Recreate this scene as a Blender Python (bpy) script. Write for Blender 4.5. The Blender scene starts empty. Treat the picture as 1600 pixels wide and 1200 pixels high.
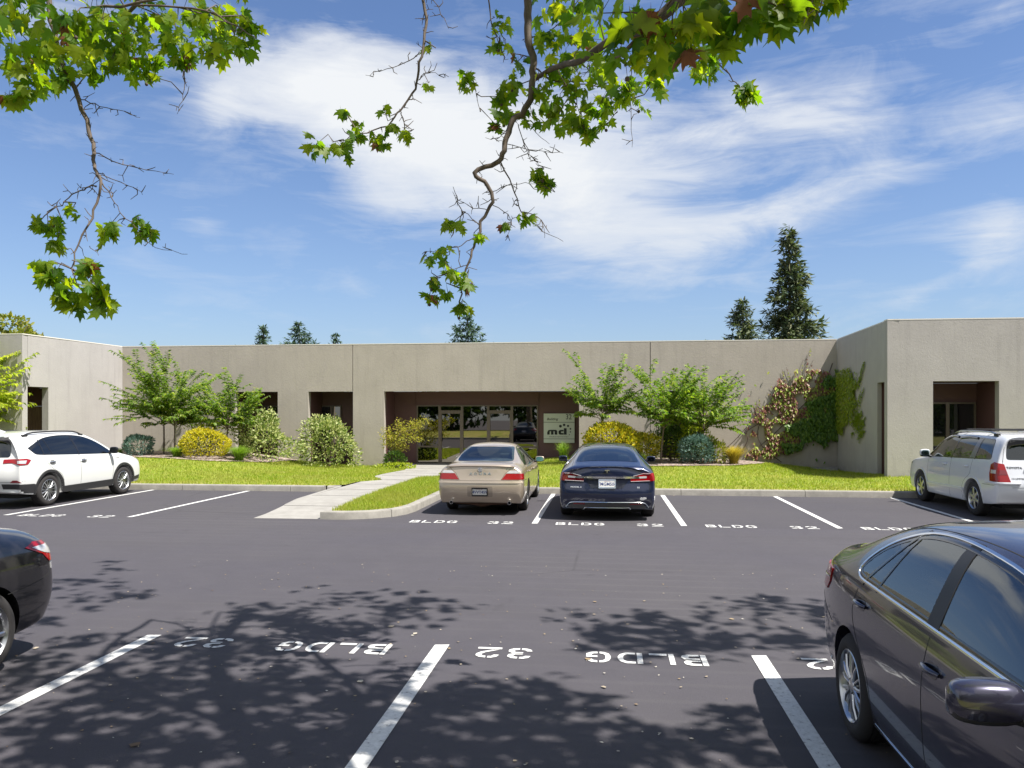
import bpy, bmesh, math, random
import numpy as np
from mathutils import Vector, Matrix, noise
from mathutils.bvhtree import BVHTree
R = math.radians
random.seed(7)
rng = np.random.default_rng(7)
scn = bpy.context.scene
COL = scn.collection

# ---------------------------------------------------------------- helpers
def tag(o, label=None, cat=None, group=None, kind=None):
    if label: o['label'] = label
    if cat: o['category'] = cat
    if group: o['group'] = group
    if kind: o['kind'] = kind
    return o

def empty(name, loc=(0, 0, 0), rz=0.0):
    o = bpy.data.objects.new(name, None)
    o.empty_display_size = 0.2
    COL.objects.link(o)
    o.location = loc
    o.rotation_euler = (0, 0, rz)
    return o

def link(name, me, mats=None, parent=None, smooth=None):
    o = bpy.data.objects.new(name, me)
    COL.objects.link(o)
    if mats is not None:
        if not isinstance(mats, (list, tuple)): mats = [mats]
        for m in mats: me.materials.append(m)
    if parent: o.parent = parent
    if smooth is not None:
        me.polygons.foreach_set('use_smooth', [True] * len(me.polygons))
        me.set_sharp_from_angle(angle=R(smooth))
    return o

def mesh_np(name, V, F):
    """V (n,3) array, F (m,k) array of equal sized faces"""
    V = np.asarray(V, dtype=np.float32); F = np.asarray(F, dtype=np.int32)
    me = bpy.data.meshes.new(name)
    me.vertices.add(len(V)); me.vertices.foreach_set('co', V.ravel())
    k = F.shape[1]
    me.loops.add(F.size); me.loops.foreach_set('vertex_index', F.ravel())
    me.polygons.add(len(F)); me.polygons.foreach_set('loop_start', np.arange(len(F), dtype=np.int32) * k)
    try: me.polygons.foreach_set('loop_total', np.full(len(F), k, dtype=np.int32))
    except Exception: pass
    me.update(calc_edges=True)
    return me

class MB:
    """collects boxes, tubes, lathes ... into one mesh"""
    def __init__(s): s.v = []; s.f = []; s.m = []
    def add(s, vs, fs, mi=0):
        n = len(s.v); s.v += [tuple(v) for v in vs]
        s.f += [tuple(i + n for i in f) for f in fs]; s.m += [mi] * len(fs)
    def box(s, x0, x1, y0, y1, z0, z1, mi=0):
        vs = [(x, y, z) for z in (z0, z1) for y in (y0, y1) for x in (x0, x1)]
        s.add(vs, [(0, 2, 3, 1), (4, 5, 7, 6), (0, 1, 5, 4), (2, 6, 7, 3), (0, 4, 6, 2), (1, 3, 7, 5)], mi)
    def prism(s, pts, z0, z1, mi=0):
        n = len(pts)
        s.add([(p[0], p[1], z0) for p in pts] + [(p[0], p[1], z1) for p in pts],
              [tuple(range(n - 1, -1, -1)), tuple(range(n, 2 * n))] + [(i, (i + 1) % n, n + (i + 1) % n, n + i) for i in range(n)], mi)
    def tube(s, pts, rad, n=8, mi=0, cap=True):
        pts = [Vector(p) for p in pts]
        if not isinstance(rad, (list, tuple)): rad = [rad] * len(pts)
        up = Vector((0, 0, 1)); vs = []; prev = None
        for i, p in enumerate(pts):
            d = (pts[min(i + 1, len(pts) - 1)] - pts[max(i - 1, 0)])
            if d.length < 1e-9: d = Vector((0, 0, 1))
            d.normalize()
            if prev is None:
                a = d.cross(up if abs(d.z) < .9 else Vector((1, 0, 0))).normalized()
            else:
                a = (prev - d * prev.dot(d))
                a = a.normalized() if a.length > 1e-6 else d.orthogonal().normalized()
            prev = a; b = d.cross(a)
            for k in range(n):
                t = 2 * math.pi * k / n
                vs.append(p + (a * math.cos(t) + b * math.sin(t)) * rad[i])
        fs = [(i * n + k, i * n + (k + 1) % n, (i + 1) * n + (k + 1) % n, (i + 1) * n + k) for i in range(len(pts) - 1) for k in range(n)]
        if cap: fs += [tuple(range(n - 1, -1, -1)), tuple((len(pts) - 1) * n + k for k in range(n))]
        s.add(vs, fs, mi)
    def lathe(s, prof, n=48, mi=0):
        """profile [(x, r)], axis = x"""
        vs = [(x, r * math.cos(2 * math.pi * k / n), r * math.sin(2 * math.pi * k / n)) for x, r in prof for k in range(n)]
        fs = [(i * n + k, i * n + (k + 1) % n, (i + 1) * n + (k + 1) % n, (i + 1) * n + k) for i in range(len(prof) - 1) for k in range(n)]
        s.add(vs, fs, mi)
    def build(s, name, mats, parent=None, smooth=None, off=(0, 0, 0), fixn=False):
        me = bpy.data.meshes.new(name)
        me.from_pydata([(v[0] + off[0], v[1] + off[1], v[2] + off[2]) for v in s.v], [], s.f)
        o = link(name, me, mats, parent, None)
        me.polygons.foreach_set('material_index', s.m)
        if fixn:
            bm = bmesh.new(); bm.from_mesh(me); bmesh.ops.recalc_face_normals(bm, faces=bm.faces); bm.to_mesh(me); bm.free()
        if smooth is not None:
            me.polygons.foreach_set('use_smooth', [True] * len(me.polygons)); me.set_sharp_from_angle(angle=R(smooth))
        me.update()
        return o

def copy_tree(o, parent=None):
    c = o.copy(); COL.objects.link(c)
    if parent: c.parent = parent
    for ch in list(o.children): copy_tree(ch, c)
    return c

def text_mesh(txt, size, name='lettering', extrude=.001, sx=1.0, bold=0.0, shear=0.0, spacing=1.0):
    cu = bpy.data.curves.new('t', 'FONT'); cu.body = txt; cu.size = size; cu.extrude = extrude
    cu.align_x = 'CENTER'; cu.align_y = 'CENTER'; cu.offset = bold; cu.shear = shear; cu.space_character = spacing
    cu.resolution_u = 3
    o = bpy.data.objects.new('t', cu); COL.objects.link(o)
    dg = bpy.context.evaluated_depsgraph_get()
    me = bpy.data.meshes.new_from_object(o.evaluated_get(dg)); me.name = name
    bpy.data.objects.remove(o)
    me.materials.clear()
    if sx != 1.0: me.transform(Matrix.Diagonal((sx, 1, 1, 1)))
    return me

# ---------------------------------------------------------------- materials
class NT:
    def __init__(s, m):
        s.nt = m.node_tree; s.n = s.nt.nodes; s.l = s.nt.links
    def new(s, t, **kw):
        nd = s.n.new(t)
        for k, v in kw.items(): setattr(nd, k, v)
        return nd
    def link(s, a, b): s.l.new(a, b)
    def noise(s, scale, detail=4, rough=.55, vec=None, dist=0.0):
        nd = s.new('ShaderNodeTexNoise'); nd.inputs['Scale'].default_value = scale
        nd.inputs['Detail'].default_value = detail; nd.inputs['Roughness'].default_value = rough
        nd.inputs['Distortion'].default_value = dist
        if vec is not None: s.link(vec, nd.inputs['Vector'])
        return nd.outputs['Fac']
    def ramp(s, fac, stops, interp='LINEAR'):
        nd = s.new('ShaderNodeValToRGB'); cr = nd.color_ramp; cr.interpolation = interp
        while len(cr.elements) < len(stops): cr.elements.new(.5)
        for e, (p, c) in zip(cr.elements, stops):
            e.position = p; e.color = (c if isinstance(c, (tuple, list)) else (c, c, c)) + (() if isinstance(c, (tuple, list)) and len(c) == 4 else (1,))
        s.link(fac, nd.inputs[0]); return nd.outputs[0]
    def mix(s, fac, a, b, mode='MIX'):
        nd = s.new('ShaderNodeMix', data_type='RGBA', blend_type=mode)
        for sock, v in ((nd.inputs[0], fac), (nd.inputs[6], a), (nd.inputs[7], b)):
            if isinstance(v, (int, float)): sock.default_value = v
            elif isinstance(v, tuple): sock.default_value = v + (1,) if len(v) == 3 else v
            else: s.link(v, sock)
        return nd.outputs[2]
    def math(s, op, a, b=None, c=None, clamp=False):
        nd = s.new('ShaderNodeMath', operation=op, use_clamp=clamp)
        for i, v in enumerate((a, b, c)):
            if v is None: continue
            if isinstance(v, (int, float)): nd.inputs[i].default_value = v
            else: s.link(v, nd.inputs[i])
        return nd.outputs[0]
    def bump(s, h, strength=.3, dist=.01):
        nd = s.new('ShaderNodeBump'); nd.inputs['Strength'].default_value = strength; nd.inputs['Distance'].default_value = dist
        s.link(h, nd.inputs['Height']); return nd.outputs['Normal']

def mat(name, col=(.5, .5, .5), rough=.6, metal=0.0, coat=0.0, ior=1.5, spec=.5, coatr=.03):
    m = bpy.data.materials.new(name); m.use_nodes = True
    p = m.node_tree.nodes['Principled BSDF']
    p.inputs['Base Color'].default_value = (*col, 1); p.inputs['Roughness'].default_value = rough
    p.inputs['Metallic'].default_value = metal; p.inputs['IOR'].default_value = ior
    p.inputs['Specular IOR Level'].default_value = spec
    p.inputs['Coat Weight'].default_value = coat; p.inputs['Coat Roughness'].default_value = coatr
    return m

def pbsdf(m): return m.node_tree.nodes['Principled BSDF']
def objco(g):
    return g.new('ShaderNodeTexCoord').outputs['Object']
def geopos(g):
    return g.new('ShaderNodeNewGeometry').outputs['Position']

def paint(name, col, metal=.0, rough=.35, flake=0.0):
    m = mat(name, col, rough, metal, 1.0); g = NT(m); p = pbsdf(m)
    # road dust: faint film thicker in patches
    n = g.noise(2.2, 5, .6, objco(g)); d = g.ramp(n, [(.35, 0.0), (.75, .05)])
    c = g.mix(d, col, tuple(min(.6, x * .6 + .03) for x in col)); 
    if flake:
        v = g.new('ShaderNodeTexVoronoi'); v.inputs['Scale'].default_value = 900
        g.link(objco(g), v.inputs['Vector'])
        c = g.mix(flake, c, v.outputs['Color'], 'OVERLAY')
    g.link(c, p.inputs['Base Color'])
    g.link(g.ramp(n, [(.3, .02), (.8, .07)]), p.inputs['Coat Roughness'])
    return m
# ---------------------------------------------------------------- car materials
M = {}
M['glass'] = mat('car_glass', (.008, .020, .030), .015, 0, 0, 2.0, .5)
def thin_glass(name, tint, ior=1.9):
    m = bpy.data.materials.new(name); m.use_nodes = True; g = NT(m); p = pbsdf(m); g.n.remove(p)
    t = g.new('ShaderNodeBsdfTransparent'); t.inputs[0].default_value = (*tint, 1)
    gl = g.new('ShaderNodeBsdfGlossy'); gl.inputs['Roughness'].default_value = .012; gl.inputs[0].default_value = (.94, .98, 1, 1)
    f = g.new('ShaderNodeFresnel'); f.inputs[0].default_value = ior; ms = g.new('ShaderNodeMixShader')
    g.link(g.math('MULTIPLY', f.outputs[0], 1.0, clamp=True), ms.inputs[0]); g.link(t.outputs[0], ms.inputs[1]); g.link(gl.outputs[0], ms.inputs[2])
    out = [n_ for n_ in g.n if n_.type == 'OUTPUT_MATERIAL'][0]; g.link(ms.outputs[0], out.inputs['Surface'])
    return m
M['glass'] = thin_glass('car_glass', (.34, .44, .46), 2.2); M['tinted'] = thin_glass('tinted_glass', (.12, .14, .15))
M['interior'] = mat('car_interior', (.035, .033, .033), .8); M['seat'] = mat('seat_cloth', (.09, .085, .08), .85); M['seat_tan'] = mat('seat_tan', (.20, .16, .12), .8)
M['chrome'] = mat('chrome', (.75, .76, .78), .12, 1.0)
M['alloy'] = mat('alloy', (.50, .51, .53), .28, 1.0)
M['blackplastic'] = mat('black_plastic', (.022, .022, .024), .5)
M['gloss_black'] = mat('gloss_black', (.008, .008, .009), .12, 0, .5)
M['rubber'] = mat('rubber', (.022, .020, .020), .85)
M['under'] = mat('under_dark', (.008, .008, .008), .9)
M['gap'] = mat('panel_gap', (.01, .01, .01), .8)
M['red'] = mat('red_lens', (.24, .003, .006), .12, 0, .35)
M['darkred'] = mat('dark_red_lens', (.16, .006, .012), .08, 0, 1.0)
M['clear'] = mat('clear_lens', (.55, .55, .56), .1, .3, 1.0)
M['amber'] = mat('amber_lens', (.7, .2, .02), .1, 0, 1.0)
M['platewhite'] = mat('plate_white', (.62, .62, .60), .4)
M['plateblue'] = mat('plate_blue', (.02, .04, .16), .4)
M['sticker'] = mat('sticker', (.7, .7, .7), .5)
M['disc'] = mat('brake_disc', (.16, .15, .15), .4, .9)

def rounded(pts, r, n=4):
    """round corners of a closed 2D polygon; r may be a list"""
    out = []; N = len(pts)
    for i, p in enumerate(pts):
        rr = r[i] if isinstance(r, (list, tuple)) else r
        a = Vector(pts[i - 1]) - Vector(p); b = Vector(pts[(i + 1) % N]) - Vector(p); p = Vector(p)
        rr = min(rr, a.length * .48, b.length * .48)
        if rr < 1e-4: out.append(tuple(p)); continue
        A = p + a.normalized() * rr; B = p + b.normalized() * rr
        for k in range(n + 1):
            t = k / n
            q = A * (1 - t) ** 2 + p * 2 * t * (1 - t) + B * t * t
            out.append(tuple(q))
    return out

def spline2(pts, n=6, closed=False):
    P = [Vector(p) for p in pts]; out = []; N = len(P)
    rngi = range(N if closed else N - 1)
    for i in rngi:
        if closed: p0, p1, p2, p3 = P[i - 1], P[i], P[(i + 1) % N], P[(i + 2) % N]
        else: p0, p1, p2, p3 = P[max(i - 1, 0)], P[i], P[i + 1], P[min(i + 2, N - 1)]
        for k in range(n):
            t = k / n
            out.append(tuple(.5 * ((2 * p1) + (p2 - p0) * t + (2 * p0 - 5 * p1 + 4 * p2 - p3) * t * t + (3 * p1 - p0 - 3 * p2 + p3) * t ** 3)))
    if not closed: out.append(tuple(P[-1]))
    return out

class Car:
    WF = [.925, .975, 1.0, .995, .96]
    ZF = [0, .18, .45, .76, 1.0]
    FX = [-1, -.62, 0, .62, 1]
    def __init__(s, name, label, cat, L, st, rear, front, pm, wheel_r, wheel_w, track, axles, bow=(.10, .14), sub=3, crease=.25, wf=None, zf=None, lip=.035, group=None):
        s.L = L; s.off = (0, -L / 2, 0); s.root = empty(name); tag(s.root, label, cat, group); s.pm = pm
        s.wr = wheel_r; s.axles = axles
        WF = wf or s.WF; ZF = zf or s.ZF
        K = 6; I = len(st); J = 5
        idx = {}; V = []
        def P(i, j, k):
            y, zb, zbelt, ztop, crown, wm, wt = st[i]; f = s.FX[j]
            if k < 5: w = wm * WF[k]; z = zb + (zbelt - zb) * ZF[k]
            else: w = wt; z = ztop + crown * (1 - f * f)
            if i == 0: y = rear[k] + bow[0] * f * f
            if i == I - 1: y = front[k] - bow[1] * f * f
            return (f * w, y, z)
        for i in range(I):
            for j in range(J):
                for k in range(K):
                    if i in (0, I - 1) or j in (0, J - 1) or k in (0, K - 1):
                        idx[i, j, k] = len(V); V.append(P(i, j, k))
        Fc = []
        for i in range(I - 1):
            for k in range(K - 1):
                Fc.append((idx[i, 4, k], idx[i + 1, 4, k], idx[i + 1, 4, k + 1], idx[i, 4, k + 1]))
                Fc.append((idx[i, 0, k], idx[i, 0, k + 1], idx[i + 1, 0, k + 1], idx[i + 1, 0, k]))
            for j in range(J - 1):
                Fc.append((idx[i, j, 5], idx[i, j + 1, 5], idx[i + 1, j + 1, 5], idx[i + 1, j, 5]))
                Fc.append((idx[i, j, 0], idx[i + 1, j, 0], idx[i + 1, j + 1, 0], idx[i, j + 1, 0]))
        for j in range(J - 1):
            for k in range(K - 1):
                Fc.append((idx[0, j, k], idx[0, j + 1, k], idx[0, j + 1, k + 1], idx[0, j, k + 1]))
                e = I - 1
                Fc.append((idx[e, j, k], idx[e, j, k + 1], idx[e, j + 1, k + 1], idx[e, j + 1, k]))
        me = bpy.data.meshes.new('cage'); me.from_pydata(V, [], Fc)
        bm = bmesh.new(); bm.from_mesh(me)
        bmesh.ops.recalc_face_normals(bm, faces=bm.faces)
        cl = bm.edges.layers.float.get('crease_edge') or bm.edges.layers.float.new('crease_edge')
        inv = {v: k for k, v in idx.items()}
        bm.verts.ensure_lookup_table()
        for e in bm.edges:
            a = inv[e.verts[0].index]; b = inv[e.verts[1].index]
            if a[2] == b[2] == 4 and a[1] == b[1] and a[1] in (0, 4): e[cl] = crease
            if a[2] == b[2] == 0 and a[1] == b[1] and a[1] in (0, 4): e[cl] = .6
            if a[2] == b[2] == 5 and a[1] == b[1] and a[1] in (0, 4): e[cl] = .15
        s.cage_hook(bm, cl, inv, I) if hasattr(s, 'cage_hook') else None
        bm.to_mesh(me); bm.free()
        o = bpy.data.objects.new('tmp', me); COL.objects.link(o)
        md = o.modifiers.new('s', 'SUBSURF'); md.levels = sub; md.render_levels = sub
        dg = bpy.context.evaluated_depsgraph_get()
        full = bpy.data.meshes.new_from_object(o.evaluated_get(dg))
        n = len(full.vertices); co = np.empty(n * 3, dtype=np.float32); full.vertices.foreach_get('co', co); co = co.reshape(-1, 3)
        # make the smoothed body reach the intended size
        for ax in (0, 1, 2):
            lo0, hi0 = min(v[ax] for v in V), max(v[ax] for v in V); lo, hi = co[:, ax].min(), co[:, ax].max()
            co[:, ax] = (co[:, ax] - lo) / (hi - lo) * (hi0 - lo0) + lo0
        full.vertices.foreach_set('co', co.ravel()); full.update()
        s.bvh = BVHTree.FromPolygons([tuple(c) for c in co.tolist()], [tuple(p.vertices) for p in full.polygons])
        # wheel arches
        o.modifiers.clear(); o.data = full
        cm = MB(); ar = wheel_r + .045
        for ya in axles:
            for sx in (-1, 1):
                nseg = 40; vs = []; x0, x1 = sx * (track / 2 - wheel_w / 2 - .10), sx * 1.4
                for x in (x0, x1):
                    for q in range(nseg):
                        t = 2 * math.pi * q / nseg
                        vs.append((x, ya + ar * math.cos(t), wheel_r + ar * math.sin(t)))
                cm.add(vs, [tuple(range(nseg)), tuple(range(2 * nseg - 1, nseg - 1, -1))] + [(q, q + nseg, (q + 1) % nseg + nseg, (q + 1) % nseg) for q in range(nseg)])
        cut = cm.build('cut', [M['under']], fixn=True)
        full.materials.clear(); full.materials.append(pm); full.materials.append(M['under'])
        bo = o.modifiers.new('b', 'BOOLEAN'); bo.object = cut; bo.operation = 'DIFFERENCE'; bo.solver = 'EXACT'
        dg = bpy.context.evaluated_depsgraph_get()
        body = bpy.data.meshes.new_from_object(o.evaluated_get(dg)); body.name = 'body'
        bpy.data.objects.remove(o); bpy.data.objects.remove(cut)
        mi = []
        for p in body.polygons:
            c = p.center; nrm = p.normal; k = 0
            if nrm.z < -.75 and c.z < .45: k = 1
            for ya in axles:
                d = math.hypot(c.y - ya, c.z - wheel_r)
                if d < ar + .004 and abs(nrm.x) < .5 and abs(c.x) < 1.3:
                    rad = Vector((0, ya - c.y, wheel_r - c.z)).normalized()
                    if rad.dot(nrm) > .8: k = 1
                if d < ar and abs(abs(c.x) - (track / 2 - wheel_w / 2 - .10)) < .01: k = 1
            mi.append(k)
        body.transform(Matrix.Translation(s.off))
        body.materials.clear()
        s.body = link('body', body, [pm, M['under']], s.root, 32)
        body.polygons.foreach_set('material_index', mi)
        s.arch_r = ar
    def cabin(s, dlo, rear, wind, zb, y0, y1, zf=.5, hw=.66, rear_frame='T', seat='seat', seats=(1.55, 2.55), hr=None):
        """hollow out the passenger cell behind the window openings and furnish it"""
        def poly_prism(poly, fr, a, b):
            n = len(poly); V = []
            for d in (a, b):
                for p in poly: V.append({'S': (d, p[0], p[1]), 'T': (p[0], p[1], d), 'B': (p[0], d, p[1])}[fr])
            mb = MB(); mb.add(V, [tuple(range(n)), tuple(range(2 * n - 1, n - 1, -1))] + [(q, q + n, (q + 1) % n + n, (q + 1) % n) for q in range(n)], 2)
            return mb
        cs = [poly_prism(off2(dlo, .022), 'S', -1.4, 1.4), poly_prism(off2(wind, .03), 'T', zb + .02, 3)]
        cs.append(poly_prism(off2(rear, .03), 'T', zb + .04, 3) if rear_frame == 'T' else poly_prism(off2(rear, .03), 'B', -1, 1.2))
        bx = MB(); bx.box(-hw, hw, y0, y1, zf, zb + .10, 2); cs.append(bx)
        obs = [c.build('cut', [s.pm, M['under'], M['interior']], None, None, s.off, fixn=True) for c in cs]
        o = s.body; o.data.materials.append(M['interior'])
        for k, c in enumerate(obs):
            m = o.modifiers.new('c%d' % k, 'BOOLEAN'); m.object = c; m.operation = 'DIFFERENCE'; m.solver = 'EXACT'; m.use_self = (k == 0)
        dg = bpy.context.evaluated_depsgraph_get(); me = bpy.data.meshes.new_from_object(o.evaluated_get(dg)); me.name = 'body'
        o.modifiers.clear(); o.data = me
        for c in obs: bpy.data.objects.remove(c)
        me.materials.clear()
        for m in (s.pm, M['under'], M['interior']): me.materials.append(m)
        H = hr or (zb + .24)
        def seat_mesh(x0, x1, y, head):
            mb = MB(); w = x1 - x0
            def slab(xa, xb, pts, r):
                pp = rounded(pts, r, 3); n = len(pp); mb.add([(xa, p[0], p[1]) for p in pp] + [(xb, p[0], p[1]) for p in pp], [tuple(range(n)), tuple(range(2 * n - 1, n - 1, -1))] + [(i, i + n, (i + 1) % n + n, (i + 1) % n) for i in range(n)])
            slab(x0, x1, [(y, zf + .02), (y + .52, zf + .02), (y + .50, zf + .15), (y + .10, zf + .13)], .05)
            slab(x0 + .02, x1 - .02, [(y + .02, zf + .08), (y + .15, zf + .08), (y - .01, H - .16), (y - .12, H - .18)], .05)
            for hx in head: slab(hx - .12, hx + .12, [(y - .10, H - .13), (y, H - .14), (y - .02, H + .02), (y - .11, H + .01)], .035); 
            for hx in head:
                for q in (-.05, .05): mb.tube([(hx + q, y - .05, H - .20), (hx + q, y - .06, H - .08)], .006, 5)
            return mb.build('seat', M[seat], s.root, 40, s.off, fixn=True)
        seat_mesh(-.60, .60, seats[0], (-.36, .36)); seat_mesh(-.62, -.10, seats[1], (-.36,)); seat_mesh(.10, .62, seats[1], (.36,))
        yd = seats[1] + .98; mb = MB(); mb.prism(rounded([(-hw + .02, yd), (hw - .02, yd), (hw - .02, y1 - .02), (-hw + .02, y1 - .02)], .05), zb - .22, zb - .01); mb.build('dashboard', M['interior'], s.root, 40, s.off)
        sw = MB(); sw.tube([(-.36 + .185 * math.cos(a), yd - .14 + .07 * math.sin(a), zb - .06 + .165 * math.sin(a)) for a in np.linspace(0, 2 * math.pi, 21)], .014, 6); sw.box(-.40, -.32, yd - .17, yd + .02, zb - .12, zb - .02)
        sw.build('steering_wheel', M['gloss_black'], s.root, 50, s.off)
    # --- projection
    def ray(s, fr, u, v, side=1):
        if fr == 'S': o, d = Vector((side * 2.5, u, v)), Vector((-side, 0, 0))
        elif fr == 'B': o, d = Vector((u, -2, v)), Vector((0, 1, 0))
        elif fr == 'F': o, d = Vector((u, s.L + 2, v)), Vector((0, -1, 0))
        elif fr == 'T': o, d = Vector((u, v, 4)), Vector((0, 0, -1))
        elif fr in ('W', 'X'):
            # wrap about a vertical axis near a corner: u degrees, 0 = straight back, 90 = to the side
            a = R(u)
            if fr == 'W': o, d = Vector((side * s.wx, s.wy, v)), Vector((side * math.sin(a), -math.cos(a), 0))
            else: o, d = Vector((side * s.wx, s.L - s.wy, v)), Vector((side * math.sin(a), math.cos(a), 0))
        loc, n, i, dist = s.bvh.ray_cast(o, d)
        if loc is None:
            loc, n, i, dist = s.bvh.find_nearest(o + d * 2.0 if fr not in ('W', 'X') else o + d * .5)
            if n is None: n = Vector((0, 0, 1))
        if fr in ('W', 'X'):
            if n.dot(d) < 0: n = -n
        elif n.dot(d) > 0: n = -n
        return loc, n
    wx, wy = .45, .60
    def patch(s, name, poly, m, fr='S', side=1, eps=.003, thick=.012, grid=.07, parent=None, smooth=40, bevel=0):
        bm = bmesh.new()
        sc = 1.0
        vs = [bm.verts.new((p[0], p[1], 0)) for p in poly]
        bm.faces.new(vs)
        us = [p[0] for p in poly]; vv = [p[1] for p in poly]
        gu = grid if fr not in ('W', 'X') else 2.2
        for ax, a0, a1, gs in ((0, min(us), max(us), gu), (1, min(vv), max(vv), grid)):
            n = max(1, int((a1 - a0) / gs))
            for q in range(1, n):
                c = a0 + (a1 - a0) * q / n
                co = (c, 0, 0) if ax == 0 else (0, c, 0); no = (1, 0, 0) if ax == 0 else (0, 1, 0)
                bmesh.ops.bisect_plane(bm, geom=bm.verts[:] + bm.edges[:] + bm.faces[:], plane_co=co, plane_no=no, dist=1e-5)
        # split long border edges
        lng = [e for e in bm.edges if fr not in ('W', 'X') and e.calc_length() > grid * 1.5]
        if lng: bmesh.ops.subdivide_edges(bm, edges=lng, cuts=1)
        bmesh.ops.triangulate(bm, faces=[f for f in bm.faces if len(f.verts) > 4])
        nr = {}
        cen = Vector((0, 0, 0))
        for v in bm.verts:
            loc, n = s.ray(fr, v.co.x, v.co.y, side)
            nr[v] = n; v.co = loc + n * eps; cen += n
        bm.normal_update()
        acc = Vector((0, 0, 0))
        for f in bm.faces: acc += f.normal * f.calc_area()
        if acc.dot(cen) < 0: bmesh.ops.reverse_faces(bm, faces=bm.faces[:])
        be = [e for e in bm.edges if e.is_boundary]
        r = bmesh.ops.extrude_edge_only(bm, edges=be)
        newv = [g for g in r['geom'] if isinstance(g, bmesh.types.BMVert)]
        for v in newv:
            best = None
            for e in v.link_edges:
                ov = e.other_vert(v)
                if ov in nr: best = nr[ov]
            if best is not None: v.co -= best * (eps + thick)
        me = bpy.data.meshes.new(name); bm.to_mesh(me); bm.free()
        me.transform(Matrix.Translation(s.off))
        return link(name, me, m, parent or s.root, smooth)
    def strip(s, name, pts, w, m, fr='S', side=1, eps=.002, thick=.006, closed=False, parent=None, step=.06, merge=None):
        """ribbon of width w along a 2D polyline on the surface"""
        P = []
        q = [Vector(p) for p in pts]
        if closed: q.append(q[0])
        for a, b in zip(q[:-1], q[1:]):
            n = max(1, int((b - a).length / step)) if fr not in ('W', 'X') else max(1, int((b - a).length / 6))
            for k in range(n): P.append(a.lerp(b, k / n))
        if not closed: P.append(q[-1])
        N = len(P); mb = merge or MB(); vs = []
        L3 = [s.ray(fr, p.x, p.y, side) for p in P]
        for i, (loc, n) in enumerate(L3):
            if closed: t = L3[(i + 1) % N][0] - L3[i - 1][0]
            else: t = L3[min(i + 1, N - 1)][0] - L3[max(i - 1, 0)][0]
            if t.length < 1e-7: t = Vector((0, 0, 1))
            b = n.cross(t).normalized()
            h = w / 2
            vs += [loc + b * h - n * thick, loc + b * h * .8 + n * eps, loc + n * (eps * 1.3), loc - b * h * .8 + n * eps, loc - b * h - n * thick]
        fs = []
        for i in range(N if closed else N - 1):
            a = i * 5; c = ((i + 1) % N) * 5
            for k in range(4): fs.append((a + k, a + k + 1, c + k + 1, c + k))
        if not closed:
            fs.append((0, 1, 2, 3, 4)); a = (N - 1) * 5; fs.append((a + 4, a + 3, a + 2, a + 1, a))
        mb.add(vs, fs)
        if merge is not None: return None
        return mb.build(name, m, parent or s.root, 50, s.off, fixn=False)
    def both(s, fn, *a, **k):
        return [fn(*a, side=sd, **k) for sd in (1, -1)]
    def gaps(s, lines):
        """all panel gaps: thin dark grooves, one part"""
        for fr, side, pts in lines:
            s.strip('panel_gap', pts, .007, M['gap'], fr, side, eps=.0012, thick=.002)
    def cladding(s, ya, w, m, side, a0=-8, a1=188, eps=.012):
        rr = s.arch_r + w / 2 - .004
        pts = [(ya + rr * math.cos(R(a)), s.wr + rr * math.sin(R(a))) for a in np.linspace(a0, a1, 28)]
        return s.strip('arch_trim', pts, w, m, 'S', side, eps, .02)
    def text(s, txt, fr, u, v, size, m, parent=None, sx=1.0, bold=0.0, eps=.004, name='lettering', spacing=1.0, side=1):
        me = text_mesh(txt, size, name, .0015, sx, bold, spacing=spacing)
        loc, n = s.ray(fr, u, v, side)
        up = Vector((0, 0, 1)); up = (up - n * up.dot(n)).normalized(); rt = up.cross(n)
        mt = Matrix((rt, up, n)).transposed().to_4x4(); mt.translation = loc + n * eps + Vector(s.off)
        me.transform(mt)
        return link(name, me, m, parent or s.root)
    def mirrors(s, y, z, x, m, w=.24, h=.16, d=.11, lens=None, arm=True):
        for sd in (-1, 1):
            # ellipsoid-ish shell, long axis x
            mb = MB(); vs = []; nu, nv = 14, 10
            cx = sd * (x + w / 2)
            def sp(u, v):
                a = 2 * math.pi * u / nu; b = -math.pi / 2 + math.pi * v / nv
                cb = math.copysign(abs(math.cos(b)) ** .45, math.cos(b)); sb = math.copysign(abs(math.sin(b)) ** .8, b)
                yy = math.cos(a); zz = math.sin(a)
                yy = math.copysign(abs(yy) ** .6, yy); zz = math.copysign(abs(zz) ** .55, zz)
                return (cx + w / 2 * sb, y + d / 2 * cb * yy * (1.25 if yy > 0 else .45), z + h / 2 * cb * zz)
            for v in range(nv + 1):
                for u in range(nu): vs.append(sp(u, v))
            fs = [(v * nu + u, v * nu + (u + 1) % nu, (v + 1) * nu + (u + 1) % nu, (v + 1) * nu + u) for v in range(nv) for u in range(nu)]
            mb.add(vs, fs)
            o = mb.build('mirror', [m, M['blackplastic']], s.root, 60, s.off, fixn=True)
            for p_ in o.data.polygons: p_.material_index = 1 if p_.center.z < z - h * .24 else 0
            g = MB(); pts = []
            for q in range(20):
                a = 2 * math.pi * q / 20
                pts.append((cx + w * .42 * math.copysign(abs(math.cos(a)) ** .6, math.cos(a)), y - d / 2 * .45 - .001, z + h * .40 * math.copysign(abs(math.sin(a)) ** .6, math.sin(a))))
            g.add(pts, [tuple(range(20))]); g.build('mirror_glass', lens or M['glass'], o, None, s.off)
            st = MB(); st.tube([(sd * (x - .05), y + .02, z - h * .45), (sd * (x + .06), y + .01, z - h * .30)], [.03, .025], 8)
            st.build('mirror_arm', M['blackplastic'], o, 60, s.off)
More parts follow.
